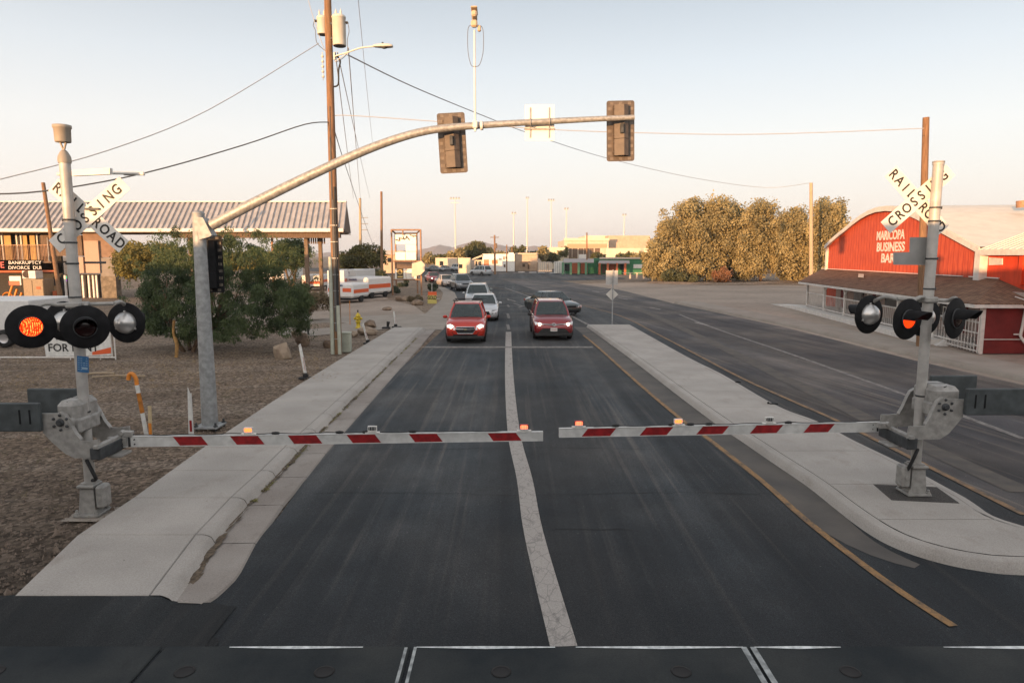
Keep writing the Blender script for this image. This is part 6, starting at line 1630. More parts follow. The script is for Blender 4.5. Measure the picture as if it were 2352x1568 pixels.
# ------------------------------------------------------------------ RENTAL TRUCKS AND TRAILERS
M_twhite = mat('trailer_white', (.62, .61, .59), .5, var=.05); M_tor = mat('trailer_orange_red', (.62, .10, .025), .5)
def boxveh(name, u0, u1, vt, vb, L, rz, label, cat, stripes=(), text=None, wheels=2, zfloor=.45, round_=False, text_v=.86, group='rental trucks and trailers'):
    q = G((u0 + u1) / 2, vb); wd = (u1 - u0) * (q.y * math.cos(PITCH) + H * math.sin(PITCH)) / F; zt = D(u0, vt, q.y).z
    root = thing(name, q, label, cat, group)
    rm = Euler((0, 0, rz)).to_matrix(); c0 = q + Vector((0, L / 2, 0))
    mb = MB(); mb.box(c0 + Vector((0, 0, (zfloor + zt) / 2)), (wd, L, zt - zfloor), rot=rm, bevel=.15 if round_ else .04); b_ = mb.build('box_body', M_twhite, root)
    for f0, f1, g0, g1 in stripes:
        mb = MB(); p = rm @ Vector(((f0 + f1 - 1) * wd / 2, -L / 2 - .004, 0)); mb.box(c0 + p + Vector((0, 0, lerp(zfloor, zt, (g0 + g1) / 2))), ((f1 - f0) * wd, .012, (g1 - g0) * (zt - zfloor)), rot=rm); mb.build('orange_stripe', M_tor, b_)
    mb = MB(); p = rm @ Vector((-wd / 2 - .004, 0, 0)); mb.box(c0 + p + Vector((0, 0, lerp(zfloor, zt, .45))), (.012, L * .9, (zt - zfloor) * .25), rot=rm); mb.build('orange_stripe', M_tor, b_); mb = MB(); p = rm @ Vector((wd / 2 + .004, 0, 0)); mb.box(c0 + p + Vector((0, 0, lerp(zfloor, zt, .45))), (.012, L * .9, (zt - zfloor) * .25), rot=rm); mb.build('orange_stripe', M_tor, b_)
    if text:
        mb = MB(); p = rm @ Vector((0, -L / 2 - .01, 0)); text_mb(mb, text, c0 + p + Vector((0, 0, lerp(zfloor, zt, text_v))), rm @ Vector((1, 0, 0)), (0, 0, 1), (zt - zfloor) * .15 if (zt - zfloor) > 1 else .25, bold=.015)
        xs_ = [(v_ - c0).dot(rm @ Vector((1, 0, 0))) for v_ in mb.v]; mb.build('lettering', mat('navy_print', (.03, .05, .12), .6), b_)
    for sx in (-1, 1):
        for k in range(wheels):
            yy = (-L * .3 + k * L * .55) if wheels > 1 else L * .05
            mb = MB(); p = c0 + rm @ Vector((sx * (wd / 2 - .12), yy, 0)); p.z = .36; mb.lathe([(0, -.1), (.3, -.11), (.36, -.08), (.36, .08), (.3, .11), (0, .1)], p, rm @ Vector((1, 0, 0)), n=20); mb.build('wheel', M_tyre, root)
    mb = MB(); mb.box(c0 + Vector((0, 0, zfloor - .08)), (wd * .8, L * .95, .14), rot=rm); mb.build('chassis', M_black, root)
    return root
boxveh('cargo_trailer', 757, 824, 651, 696, 3.0, R(-14), 'small white box trailer with two orange squares, nearest of the rental trailers', 'trailer', ((.08, .42, .42, .68), (.62, .94, .42, .68)), 'U-HAUL', 1, .4, True)
boxveh('rental_trailer', 792, 868, 637, 686, 4.2, R(-20), 'larger white trailer with a broad orange stripe right of the small box trailer', 'trailer', ((.02, .98, .32, .58),), 'U-HAUL', 2, .4, True)
boxveh('rental_truck', 777, 829, 620, 678, 5.5, R(-8), 'white rental truck box rising behind the two trailers with an orange band', 'truck', ((.25, .98, .30, .52),), 'U-HAUL', 2, .7)
boxveh('box_truck', 740, 778, 621, 690, 6.0, R(10), 'white box truck half hidden behind the tall brown pole, its top in the sun', 'truck', (), None, 2, .8)
boxveh('delivery_van', 690, 735, 632, 668, 5, R(5), 'white and orange van parked under the metal canopy', 'van', ((.1, .9, .2, .45),), None, 2, .5)
# white truck at the left edge
q = G(20, 800); root = boxveh('rental_truck', -140, 66, 690, 792, 3.4, R(3), 'white rental truck at the left edge behind the flashing red light', 'truck', ((.0, .5, .45, .62),), None, 0, .62)
for u in (-10, 15, 58): mb = MB(); p = G(u, 797); mb.lathe([(0, -.12), (.3, -.13), (.37, -.09), (.37, .09), (.3, .13), (.2, .12)], (p.x, p.y, .37), (1, 0, 0) if u != 15 else (0, -1, 0), n=22); mb.build('wheel', M_tyre, root)
mb = MB(); p = G(15, 797); mb.lathe([(.2, .125), (.15, .10), (0, .11)], (p.x, p.y, .37), (0, -1, 0), n=16); mb.build('rim', M_rim, root)
# banner sign "TRUCKS FOR RENT"
a, b = G(106, 826), G(266, 826); yb = a.y
root = thing('banner_sign', a, 'white truck rental banner on a pipe rail below the left crossing lights', 'banner')
mb = MB(); za, zb2 = D(106, 748, yb).z, D(106, 818, yb).z
mb.prism([(a.x, yb, zb2), (b.x - .15, yb, zb2 + .02), (b.x - .15, yb, za), (a.x - .05, yb, za - .03)], (0, .02, 0)); bn = mb.build('banner_sheet', M_whiteplastic, root)
mb = MB(); text_mb(mb, 'TRUCKS', D(165, 773, yb - .012), (1, 0, 0), (0, 0, 1), .36, xscale=1.0, bold=.006); mb.build('lettering', M_letter, bn); mb = MB(); text_mb(mb, 'FOR RENT', D(168, 799, yb - .012), (1, 0, 0), (0, 0, 1), .40, bold=.006); mb.build('lettering', M_letter, bn)
mb = MB(); mb.prism([D(212, 815, yb - .01), D(255, 811, yb - .01), D(255, 797, yb - .01), D(212, 808, yb - .01)], (0, -.003, 0)); mb.build('orange_band', M_tor, bn)
mb = MB(); mb.tube([(b.x, yb, 0), (b.x, yb, za - .1)], .025); mb.tube([(b.x - .12, yb, zb2), (b.x - .12, yb, za - .1), (b.x, yb, za - .1)], .022)
zz = zb2 - .04; mb.tube([(a.x - 4, yb, zz), (b.x, yb, zz)], .03); 
for dx in (-3.3, -1.7, .9, 2.0): mb.tube([(a.x + dx, yb, 0), (a.x + dx, yb, zz)], .02)
mb.build('pipe_rail', M_trim, root)

# ------------------------------------------------------------------ STEEL SIGN FRAME
yf_ = 66.0; root = thing('sign_frame', (D(932, 660, yf_).x, yf_, 0), 'tall rusty steel tube frame holding white tenant sign panels', 'sign')
def fr(pts, r, m=M_steelbrown, nm='frame_tube'): mb = MB(); mb.tube(pts, r, n=6); mb.build(nm, m, root)
cr = [D(899, 528, yf_), D(966, 528, yf_), D(957, 536, yf_ + 3), D(908, 536, yf_ + 3)]
for p in cr: fr([(p.x, p.y, 0), p], .09)
for i in range(4): fr([cr[i], cr[(i + 1) % 4]], .08)
m_ = (cr[0] + cr[1]) / 2; fr([m_ + Vector((-.3, 0, 0)), m_ + Vector((-.3, 0, -.5))], .07)
for v_ in (600, 642): a = D(899, v_, yf_); b = D(966, v_, yf_); fr([a, b], .06)
def panel(u0, v0, u1, v1, m, nm='sign_panel', off=.25):
    a, b = D(u0, v0, yf_ + off), D(u1, v1, yf_ + off); mb = MB(); mb.box(((a.x + b.x) / 2, yf_ + off, (a.z + b.z) / 2), (b.x - a.x, .08, a.z - b.z)); return mb.build(nm, m, root)
M_pan = mat('sign_panel_white', (.72, .70, .64), .5, var=.04)
p1 = panel(908, 538, 956, 561, M_pan); panel(932, 562, 956, 577, M_pan); panel(932, 578, 956, 597, M_pan); panel(908, 579, 931, 597, M_pan)
p2 = panel(907, 617, 932, 642, M_pan); panel(933, 617, 957, 642, M_pan)
mb = MB(); c = D(926, 549, yf_ + .18); 
for k, (dx, dz, a) in enumerate(((-.55, -.1, .3), (-.35, .0, 1.3), (-.1, .05, .2), (.05, .1, 1.1), (.3, .15, 2.0), (.5, .05, .9), (.8, .35, .2), (1.1, .28, -.25))): mb.box(c + Vector((dx, 0, dz)), (.36, .02, .09), rot=(0, a, 0))
mb.build('black_marks', M_letter, p1)
mb = MB(); c = D(919, 628, yf_ + .18); mb.box(c, (.62, .02, .95)); mb.build('logo_block', mat('dark_brown_print', (.09, .06, .03), .7), p2)
mb = MB(); mb.tube([c + Vector((.2 * math.cos(a), -.03, .14 + .2 * math.sin(a))) for a in np.linspace(0, 2 * PI, 20)], .05, n=5, caps=False); mb.box(c + Vector((0, -.02, -.32)), (.5, .02, .14)); mb.build('logo_ring', mat('gold_print', (.6, .42, .15), .6), p2)
mb = MB(); mb.prism([D(946, 605, yf_ - .5), D(968, 599, yf_ - .5), D(976, 608, yf_ - .5), D(975, 622, yf_ - .5), D(966, 631, yf_ - .5), D(946, 636, yf_ - .5)], (0, .06, 0)); mb.build('plywood_sheet', M_tan2, root)
# gold spinner sign on the corner
q = G(992, 697); root = thing('lawn_sign', q, 'small red and yellow gold buying sign on a thin stake at the kerb corner', 'sign')
yq = q.y; mb = MB(); mb.tube([q, D(992, 652, yq)], .02); mb.tube([D(1000, 686, yq), D(1010, 686, yq - .3)], .02); mb.build('stake', M_trim, root)
a, b = D(983, 670, yq - .05), D(1003, 678, yq - .05); mb = MB(); mb.box((a + b) / 2, (b.x - a.x, .02, a.z - b.z)); mb.build('red_header', M_tor, root)
a, b = D(982, 678, yq - .05), D(1003, 697, yq - .05); mb = MB(); mb.box((a + b) / 2, (b.x - a.x, .02, a.z - b.z)); y_ = mb.build('yellow_panel', mat('lemon_panel', (.50, .42, .12), .7), root)
mb = MB(); text_mb(mb, 'GOLD', D(992.5, 684, yq - .08), (1, 0, 0), (0, 0, 1), .42, xscale=.62, bold=.012); mb.build('lettering', M_letter, y_)

# ------------------------------------------------------------------ MEDIAN SIGN
q = G(1406, 745, .13); root = thing('road_sign', q, 'slim post with grey sign backs, a square above a diamond, on the median nose', 'sign')
yq = q.y; mb = MB(); mb.box((q.x, yq, (D(1406, 619, yq).z + .1) / 2), (.055, .055, D(1406, 619, yq).z - .12)); mb.build('post', M_galvd, root)
M_sb = mat('dull_sign_back', (.40, .39, .37), .6, .15, var=.08)
a, b = D(1392, 621, yq + .05), D(1419, 654, yq + .05); mb = MB(); mb.box((a + b) / 2 + Vector((0, .02, 0)), (b.x - a.x, .006, a.z - b.z), bevel=.002); mb.build('square_plate', M_sb, root)
c = D(1406, 676, yq + .05); s_ = 14 * yq / F; mb = MB(); mb.prism([c + Vector((0, .02, s_)), c + Vector((s_, .02, 0)), c + Vector((0, .02, -s_)), c + Vector((-s_, .02, 0))], (0, .006, 0)); mb.build('diamond_plate', mat('bright_diamond_back', (.52, .50, .46), .55, .1), root)
mb = MB(); c = G(1771, 928, .132); 
mb.tube(spline([c + Vector((-.06, .06, .03)), c + Vector((-.03, 0, .02)), c + Vector((.06, -.01, .015)), c + Vector((.16, -.02, .012))], 3), [.02, .03] + [.015] * 8); tag(mb.build('rubber_scrap', M_black, loc=tuple(c)), 'small black scrap of rubber lying on the median', 'debris', 'black scraps on the median')
mb = MB(); c = G(1695, 879, .132); mb.tube([c + Vector((-.07, 0, .02)), c + Vector((.0, .02, .03)), c + Vector((.09, 0, .015))], [.015, .02, .01]); tag(mb.build('rubber_scrap', M_black, loc=tuple(c)), 'smaller black scrap farther up the median', 'debris', 'black scraps on the median')

# ------------------------------------------------------------------ MARKERS, HYDRANT, BOXES
def delineator(base, top, label, y=None):
    root = thing('delineator_post', base, label, 'marker post', 'white marker posts on black rubber feet')
    mb = MB(); mb.box((base.x + .05, base.y, .035), (.5, .22, .06), bevel=.02); mb.box((base.x, base.y, .12), (.16, .14, .14), bevel=.03); mb.build('rubber_foot', M_blackplastic, root)
    mb = MB(); d = (top - base); s_ = Vector((1, 0, 0)); 
    mb.add([base + Vector((-.045, 0, .08)), base + Vector((.045, 0, .08)), top + Vector((.035, 0, -.12)), top, top + Vector((-.05, 0, -.05)), base + Vector((-.045, .05, .08)), base + Vector((.045, .05, .08)), top + Vector((.035, .05, -.12)), top + Vector((0, .05, 0)), top + Vector((-.05, .05, -.05))],
           [(0, 1, 2, 3, 4), (5, 6, 7, 8, 9), (0, 1, 6, 5), (1, 2, 7, 6), (2, 3, 8, 7), (3, 4, 9, 8), (4, 0, 5, 9)]); p_ = mb.build('blade', M_whiteplastic, root)
    mb = MB(); a = lerp(base, top, .25); b = lerp(base, top, .62); mb.tube([a + Vector((.03, -.006, 0)), b + Vector((.03, -.006, 0))], .008, n=5); mb.build('red_streak', mat('faded_red', (.42, .16, .13), .7), p_)
for u, v, ut, vt, lab in ((702, 870, 689, 789, 'leaning white marker post nearest the camera beside the left sidewalk'), (845, 790, 834, 742, 'leaning white marker post beyond the pale utility box'), (909, 752, 905, 714, 'white marker post farthest along the left sidewalk')):
    b = G(u, v); delineator(b, D(ut, vt, b.y), lab)
q = G(887, 754); root = thing('marker_base', q, 'broken black rubber stub between two marker posts', 'marker base')
mb = MB(); mb.box((q.x, q.y, .04), (.42, .25, .08), bevel=.02); mb.cyl((q.x + .08, q.y, .08), (q.x + .12, q.y, .36), .06, .09); mb.build('stub', M_blackplastic, root)
# hooked orange and white pipe
q = G(338, 1008); yq = q.y; root = thing('vent_pipe', q, 'white and orange striped pipe with a hooked orange top near the left crossing signal', 'marker pipe')
pts = spline([D(338, 1008, yq), D(318, 900, yq), D(312, 872, yq), D(306, 860, yq), D(298, 861, yq), D(295, 873, yq)], 6)
mb = MB(); mb.tube([q, D(327, 948, yq)], .042, n=12); mb.build('pipe_lower', M_whiteplastic, root)
mb = MB(); mb.tube([D(327, 948, yq), D(318, 902, yq)], .044, n=12); mb.build('orange_band', mat('rust_orange', (.36, .13, .015), .6, var=.3, scale=9), root)
mb = MB(); mb.tube([D(318, 902, yq), D(314.5, 884, yq)], .042, n=12); mb.build('pipe_upper', M_whiteplastic, root)
mb = MB(); mb.tube(spline([D(314.5, 884, yq), D(312, 869, yq), D(305, 859, yq), D(297, 860, yq), D(295, 872, yq)], 6), .042, n=12); mb.build('hook', M_orange, root)
q = G(346, 1012); yq = q.y; root = thing('cable_marker', q, 'flat wooden stake with yellow sticker beside the hooked pipe', 'marker post')
mb = MB(); mb.prism([q + Vector((-.035, 0, 0)), q + Vector((.035, 0, 0)), D(347, 932, yq), D(339, 932, yq)], (0, .02, 0)); mb.build('stake', mat('pale_plastic', (.45, .36, .22), .7, var=.2), root)
mb = MB(); a = D(343, 975, yq - .01); mb.box((a.x + .01, yq - .01, a.z - .1), (.06, .008, .26), bevel=.003); mb.build('orange_tip', M_orange, root)
q = G(438, 1003); yq = q.y; root = thing('cable_marker', q, 'white pointed marker post with red lettered band left of the galvanised pole', 'marker post')
mb = MB(); t_p = D(431, 888, yq); mb.add([q + Vector((-.045, 0, 0)), q + Vector((.045, 0, 0)), t_p + Vector((.05, 0, -.14)), t_p, t_p + Vector((-.01, 0, -.14)), q + Vector((-.045, .06, 0)), q + Vector((.045, .06, 0)), t_p + Vector((.05, .05, -.14))], [(0, 1, 2, 3, 4), (0, 1, 6, 5), (1, 2, 7, 6), (5, 6, 7)]); mb.build('blade', M_whiteplastic, root)
mb = MB(); a = D(437, 978, yq - .006); mb.box(a + Vector((.01, 0, 0)), (.045, .006, .24)); mb.build('red_band', M_red, root)
# utility box
q = G(797, 808); root = thing('utility_box', q, 'pale green telecom pedestal at the foot of the tall brown pole', 'utility box')
h_ = D(797, 763, q.y).z; mb = MB(); mb.box((q.x, q.y, h_ / 2), (.34, .30, h_), bevel=.02); mb.box((q.x, q.y, h_ - .02), (.38, .34, .07), bevel=.02); mb.build('cabinet', M_conduit, root)
mb = MB(); mb.box((q.x, q.y - .152, h_ * .55), (.26, .008, h_ * .62)); mb.box((q.x + .1, q.y - .16, h_ * .5), (.02, .02, .08)); mb.build('door', M_conduit, root)
# hydrant
q = G(823, 753); root = thing('fire_hydrant', q, 'yellow fire hydrant behind the leaning marker posts', 'fire hydrant')
mb = MB(); mb.lathe([(.16, 0), (.16, .05), (.10, .06), (.10, .30), (.15, .32), (.15, .36), (.11, .38), (.11, .58), (.14, .60), (.14, .64), (.11, .70), (.07, .76), (.03, .78), (.03, .83), (0, .83)], q, n=20); mb.build('barrel', M_yhyd, root)
for ax in ((1, 0, 0), (-1, 0, 0), (0, -1, 0)): mb = MB(); mb.lathe([(.06, .09), (.06, .15), (.075, .15), (.075, .20), (.03, .20), (.03, .23), (0, .23)], q + Vector((0, 0, .50)), ax, n=12); mb.build('outlet_cap', M_yhyd, root)
mb = MB(); mb.cyl(q + Vector((0, 0, .83)), q + Vector((0, 0, .95)), .03); mb.build('stem', M_black, root)
# orange cable marker thin
q = G(868, 805) if False else G(863 - 0, 0 + 772); 
q = G(745, 770); 
mb = MB(); q = D(866, 0, 30) if False else G(866, 780); 
# survey stake (thin, orange) in front of the trailers
q = G(806 - 2, 745); mb = MB(); mb.tube([q, D(803, 690, q.y)], .018, n=6); tag(mb.build('survey_stake', M_orange, loc=tuple(q)), 'thin orange stake left of the yellow hydrant', 'stake')
# solar / signal box on post at right of bush
q = G(708, 768); root = thing('small_meter', q, 'small white meter box on a dark post at the right side of the big bush', 'meter box'); mb = MB(); mb.cyl(q, q + Vector((0, 0, .9)), .04); mb.build('post', M_black, root); mb = MB(); mb.box(q + Vector((-.03, -.05, .8)), (.22, .12, .22), bevel=.02); mb.build('box', M_whiteplastic, root)

# ------------------------------------------------------------------ ROCKS
def rock(q, sx, sy, sz, seed, label, m=M_rock):
    r = random.Random(seed); import bmesh
    bm = bmesh.new(); bmesh.ops.create_icosphere(bm, subdivisions=2, radius=1)
    cuts = [Vector((r.uniform(-1, 1), r.uniform(-1, 1), r.uniform(-.6, 1))).normalized() for _ in range(9)]; ds = [r.uniform(.55, .85) for _ in cuts]
    for v_ in bm.verts:
        for c, d in zip(cuts, ds):
            k = v_.co.dot(c)
            if k > d: v_.co -= c * (k - d)
        v_.co += Vector((r.uniform(-.03, .03), r.uniform(-.03, .03), r.uniform(-.03, .03)))
        v_.co = Vector((v_.co.x * sx, v_.co.y * sy, v_.co.z * sz + sz * .55))
    me = bpy.data.meshes.new('boulder'); bm.to_mesh(me); bm.free(); me.materials.append(m); o = bpy.data.objects.new('boulder', me); C.objects.link(o); o.location = q
    tag(o, label, 'boulder', 'boulders along the driveway')
for u, v, w_, h_, lab, m in ((650, 822, 26, 28, 'pale pointed boulder at the right foot of the big bush', M_rock2), (695, 793, 18, 20, 'brown boulder behind the pale pointed one', M_rock), (682, 775, 16, 14, 'reddish boulder tucked under the bush right side', M_rock2), (757, 797, 18, 15, 'brown boulder left of the tall brown pole', M_rock),
    (843, 768, 25, 13, 'long low boulder right of the yellow hydrant', M_rock2), (850, 752, 19, 12, 'rounded brown boulder behind the long low one', M_rock), (812, 772, 12, 9, 'small boulder at the hydrant foot', M_rock2), (897, 672, 14, 9, 'sunlit boulder left of the steel sign frame', M_rock2), (925, 690, 18, 8, 'low boulder below the steel sign frame', M_rock), (958, 700, 16, 9, 'boulder near the small gold sign', M_rock), (890, 712, 14, 6, 'low brown boulder at the trailer yard edge', M_rock)):
    q = G(u, v); s_ = (q.y * math.cos(PITCH) + H * math.sin(PITCH)) / F
    rock(q, w_ * s_, w_ * s_ * .8, h_ * s_, int(u), lab, m)

# ------------------------------------------------------------------ PLANTS
def foliage(name, parent, clumps, n, size, m, seed, droop=0.0, aspect=.35, flat=False, loc=None):
    """n small leaves spread through gaussian clumps (cx,cy,cz,r,weight)"""
    g = np.random.default_rng(seed); cl = np.array(clumps, float); wgt = cl[:, 4] / cl[:, 4].sum()
    idx = g.choice(len(cl), n, p=wgt); c = cl[idx]
    dirs = g.normal(size=(n, 3)); dirs /= np.linalg.norm(dirs, axis=1)[:, None]
    rad = c[:, 3:4] * g.uniform(.25, 1.0, (n, 1)) ** .55
    p = c[:, :3] + dirs * rad * np.array([1, 1, .85])
    a = g.normal(size=(n, 3)); a[:, 2] -= droop * 2.2; a /= np.linalg.norm(a, axis=1)[:, None]
    b = np.cross(a, g.normal(size=(n, 3))); b /= np.linalg.norm(b, axis=1)[:, None]
    s_ = size * g.uniform(.55, 1.35, (n, 1))
    v0 = p - b * s_ * aspect * .5; v1 = p + b * s_ * aspect * .5; v2 = p + a * s_
    v0 = p; v1 = p + a * s_ * .5 + b * s_ * aspect; v3 = p + a * s_ * .5 - b * s_ * aspect
    vs = np.stack([v0, v1, v2, v3], 1).reshape(-1, 3)
    keep = (vs[:, 2].reshape(-1, 4).min(1) > .02); vs = vs.reshape(-1, 4, 3)[keep].reshape(-1, 3); n = int(keep.sum())
    off = np.array(parent.location if parent is not None else (loc or (0, 0, 0)))
    me = bpy.data.meshes.new(name); me.vertices.add(4 * n); me.vertices.foreach_set('co', (vs - off).astype(np.float32).ravel())
    me.loops.add(4 * n); me.loops.foreach_set('vertex_index', np.arange(4 * n, dtype=np.int32)); me.polygons.add(n)
    me.polygons.foreach_set('loop_start', np.arange(0, 4 * n, 4, dtype=np.int32)); me.polygons.foreach_set('loop_total', np.full(n, 4, np.int32))
    me.update(calc_edges=True); me.validate(); me.materials.append(m)
    o = bpy.data.objects.new(name, me); C.objects.link(o)
    if parent is not None: o.parent = parent
    else: o.location = off
    return o
M_bush = mat('bush_leaf', (.105, .140, .052), .7, col2=(.030, .052, .024), scale=.9, transl=.3)
M_tam = mat('tamarisk_leaf', (.40, .325, .155), .8, col2=(.19, .16, .075), scale=.40, transl=.30)
M_tam2 = mat('dark_tamarisk_leaf', (.10, .105, .050), .8, col2=(.055, .065, .032), scale=.6, transl=.25)
M_fart = mat('far_leaf', (.13, .125, .045), .8, col2=(.07, .075, .028), scale=.4, transl=.3)
M_dryl = mat('dry_bush_leaf', (.22, .17, .10), .85, col2=(.13, .10, .06), scale=2, transl=.2)
M_sage = mat('sage_leaf', (.10, .12, .075), .85, col2=(.06, .075, .045), scale=2, transl=.2)
M_bark = mat('bark', (.16, .10, .06), .9, col2=(.08, .05, .03), scale=6, bump=.5)
def branch(mb, p, d, L, r, depth, rn, tips):
    pts = [p]; q = p.copy(); dd = d.copy()
    for k in range(4):
        dd = (dd + Vector((rn.uniform(-.22, .22), rn.uniform(-.22, .22), rn.uniform(-.05, .18)))).normalized(); q = q + dd * L / 4; pts.append(q.copy())
    mb.tube(pts, [lerp(r, r * .55, k / 4) for k in range(5)], n=7)
    tips.append(q.copy())
    if depth > 0:
        for k in range(3): branch(mb, pts[2 + (k % 3)], (dd + Vector((rn.uniform(-1, 1), rn.uniform(-1, 1), rn.uniform(-.1, .7)))).normalized(), L * .62, r * .5, depth - 1, rn, tips)
# big palo verde bush: multi stem, drooping
q = G(440, 806); s_ = (q.y) / F * 1.0
root = thing('palo_verde_tree', q, 'broad dark green palo verde bush with drooping branches behind the galvanised pole', 'tree')
rn = random.Random(3); mb = MB(); tips = []
for k in range(6):
    a = k * 1.05; branch(mb, q + Vector((math.cos(a) * .35, math.sin(a) * .3, 0)), Vector((math.cos(a) * .6, math.sin(a) * .5, .9)).normalized(), 2.0, .085, 1, rn, tips)
mb.build('trunk', M_bark, root)
cl = []
dome = lambda u: 1.0
for k in range(420):
    uu = rnd.uniform(322, 700); t = (uu - 500) / 195
    vtop = 552 + 100 * max(0, abs(t)) ** 2.4 + (0 if uu > 420 else -8) + rnd.uniform(-8, 10); vbot = 786 - 26 * abs(t) + rnd.uniform(-16, 8)
    vv = lerp(vtop, vbot, rnd.random() ** .9); yy = q.y + rnd.uniform(-2.3, 2.6) * math.sqrt(max(.05, 1 - t * t * .8))
    p = D(uu, vv, yy); cl.append((p.x, p.y, max(.5, p.z), rnd.uniform(.18, .42), rnd.uniform(.4, 1.2)))
for k in range(90):
    t = rnd.uniform(-1.12, 1.12); uu = 500 + 205 * t; p = D(uu, rnd.uniform(560, 790) if abs(t) > .75 else rnd.uniform(535, 580), q.y + rnd.uniform(-2.4, 2.4)); cl.append((p.x, p.y, max(.3, p.z), rnd.uniform(.12, .3), .16))
for k in range(22):   # thin sprigs standing above
    uu = rnd.choice([410, 430, 455, 520, 545, 600, 640, 350]) + rnd.uniform(-12, 12); p = D(uu, rnd.uniform(522, 560) + (40 if uu < 380 or uu > 620 else 0), q.y + rnd.uniform(-1, 1)); cl.append((p.x, p.y, p.z, .2, .25))
foliage('crown', root, cl, 92000, .125, M_bush, 11, droop=.75, aspect=.12)
# second green tree behind, under the canopy end
q = G(672, 668); root = thing('mesquite_tree', q, 'rounded green tree between the canopy post and the big bush', 'tree'); mb = MB(); tips = []
branch(mb, q, Vector((.1, 0, 1)), 2.6, .2, 1, rn, tips); branch(mb, q, Vector((-.5, 0, .9)).normalized(), 2.6, .16, 1, rn, tips); mb.build('trunk', M_bark, root)
cl = []
for k in range(120):
    a, r = rnd.uniform(0, 2 * PI), math.sqrt(rnd.random()); p = D(672 + 42 * r * math.cos(a), 582 + 34 * r * math.sin(a), q.y + rnd.uniform(-2.5, 2.5)); cl.append((p.x, p.y, p.z, rnd.uniform(.4, .8), 1))
foliage('crown', root, cl, 16000, .22, mat('mesquite_leaf', (.085, .12, .045), .75, col2=(.045, .07, .028), scale=.9, transl=.3), 12, droop=.4, aspect=.2)
def clumped(name, crowns, y, n, size, m, seed, label, cat='tree', group=None, trunk=True, dy=3.0, cr=.8, parent_u=None, droop=.3):
    """crowns: list of (u, v, ru, rv) ellipses in picture points at distance y"""
    uc = sum(c[0] for c in crowns) / len(crowns); q = Vector((D(uc, 600, y).x, y, 0)); root = thing(name, q, label, cat, group)
    rn = random.Random(seed); cl = []
    if name == 'tamarisk_tree':
        top = min(c[1] - c[3] for c in crowns); ex = []
        for (u, v, ru, rv) in crowns:
            for _ in range(5): uu = u + rn.uniform(-.8, .8) * ru; ex.append((uu, v - rv * rn.uniform(.55, .95), rn.uniform(4, 8), rn.uniform(12, 26)))
        crowns = [(u, v + 3, ru * .9, rv * .95) for u, v, ru, rv in crowns] + ex
    for (u, v, ru, rv) in crowns:
        k = max(3, int(ru * rv / 17))
        for _ in range(k):
            a, r = rn.uniform(0, 2 * PI), math.sqrt(rn.random()) ; p = D(u + ru * r * math.cos(a), v + rv * r * math.sin(a), y + rn.uniform(-dy, dy) * math.sqrt(max(.05, 1 - r * r)))
            cl.append((p.x, p.y, max(.3, p.z), cr * rn.uniform(.6, 1.25), 1))
    foliage('crown', root, cl, n, size, m, seed, droop=droop, aspect=.28)
    if trunk:
        mb = MB(); tips = []; branch(mb, q, Vector((rn.uniform(-.3, .3), 0, 1)).normalized(), max(1.5, cl[0][2] * .8), .05 * max(2, cl[0][2] * .6), 1, rn, tips); mb.build('trunk', M_bark, root)
    return root
GT = 'dense tamarisk trees beside the highway'
clumped('tamarisk_tree', [(1520, 600, 36, 42), (1548, 560, 40, 60), (1580, 520, 26, 52), (1560, 610, 44, 34), (1600, 580, 26, 60)], 103, 42000, .34, M_tam, 21, 'olive golden tamarisk, leftmost, with a pointed top', group=GT, cr=1.15, dy=4.5)
clumped('tamarisk_tree', [(1610, 545, 36, 60), (1650, 510, 36, 42), (1630, 600, 40, 40), (1668, 545, 26, 50), (1600, 560, 24, 50)], 104, 40000, .34, M_tam, 22, 'tall tamarisk second from the left with a dark gap at its right', group=GT, cr=1.15, dy=4.5)
clumped('tamarisk_tree', [(1750, 520, 34, 56), (1735, 580, 40, 55), (1790, 575, 34, 55), (1725, 545, 24, 50), (1712, 590, 26, 50), (1785, 545, 22, 40)], 103, 42000, .34, M_tam, 23, 'peaked tamarisk in the middle of the row', group=GT, cr=1.15, dy=4.5)
clumped('tamarisk_tree', [(1830, 545, 34, 50), (1850, 595, 34, 42), (1812, 590, 30, 50), (1800, 555, 20, 40), (1868, 560, 18, 40)], 101, 32000, .34, M_tam, 24, 'tamarisk left of the pale pole', group=GT, cr=1.1, dy=4.5)
clumped('tamarisk_tree', [(1905, 515, 38, 48), (1890, 575, 30, 55), (1930, 555, 26, 45), (1880, 620, 20, 25), (1872, 560, 18, 45)], 98, 32000, .34, M_tam, 25, 'tamarisk with bare limbs right of the pale pole beside the barn', group=GT, cr=1.0, dy=4)
clumped('tamarisk_tree', [(1690, 590, 30, 60), (1700, 560, 20, 60), (1690, 520, 12, 40)], 110, 14000, .42, M_tam2, 26, 'darker tamarisk standing back in the gap of the row', group=GT, cr=1.1, dy=4)
clumped('saltbush', [(1545, 633, 22, 14), (1575, 638, 20, 9)], 99, 6000, .3, M_tam2, 27, 'dark green low bush at the foot of the leftmost tamarisk', 'bush', trunk=False, cr=.6, dy=2)
clumped('saltbush', [(1660, 630, 20, 16)], 99, 3500, .3, mat('rusty_leaf', (.26, .12, .06), .85, col2=(.15, .08, .045), scale=1, transl=.2), 28, 'reddish dry bush below the dark gap in the trees', 'bush', trunk=False, cr=.5, dy=1.5)
clumped('saltbush', [(1500, 618, 16, 18), (1490, 600, 12, 16)], 106, 5000, .35, M_tam, 29, 'lower golden bush joining the green shop wall', 'bush', trunk=False, cr=.8, dy=2)
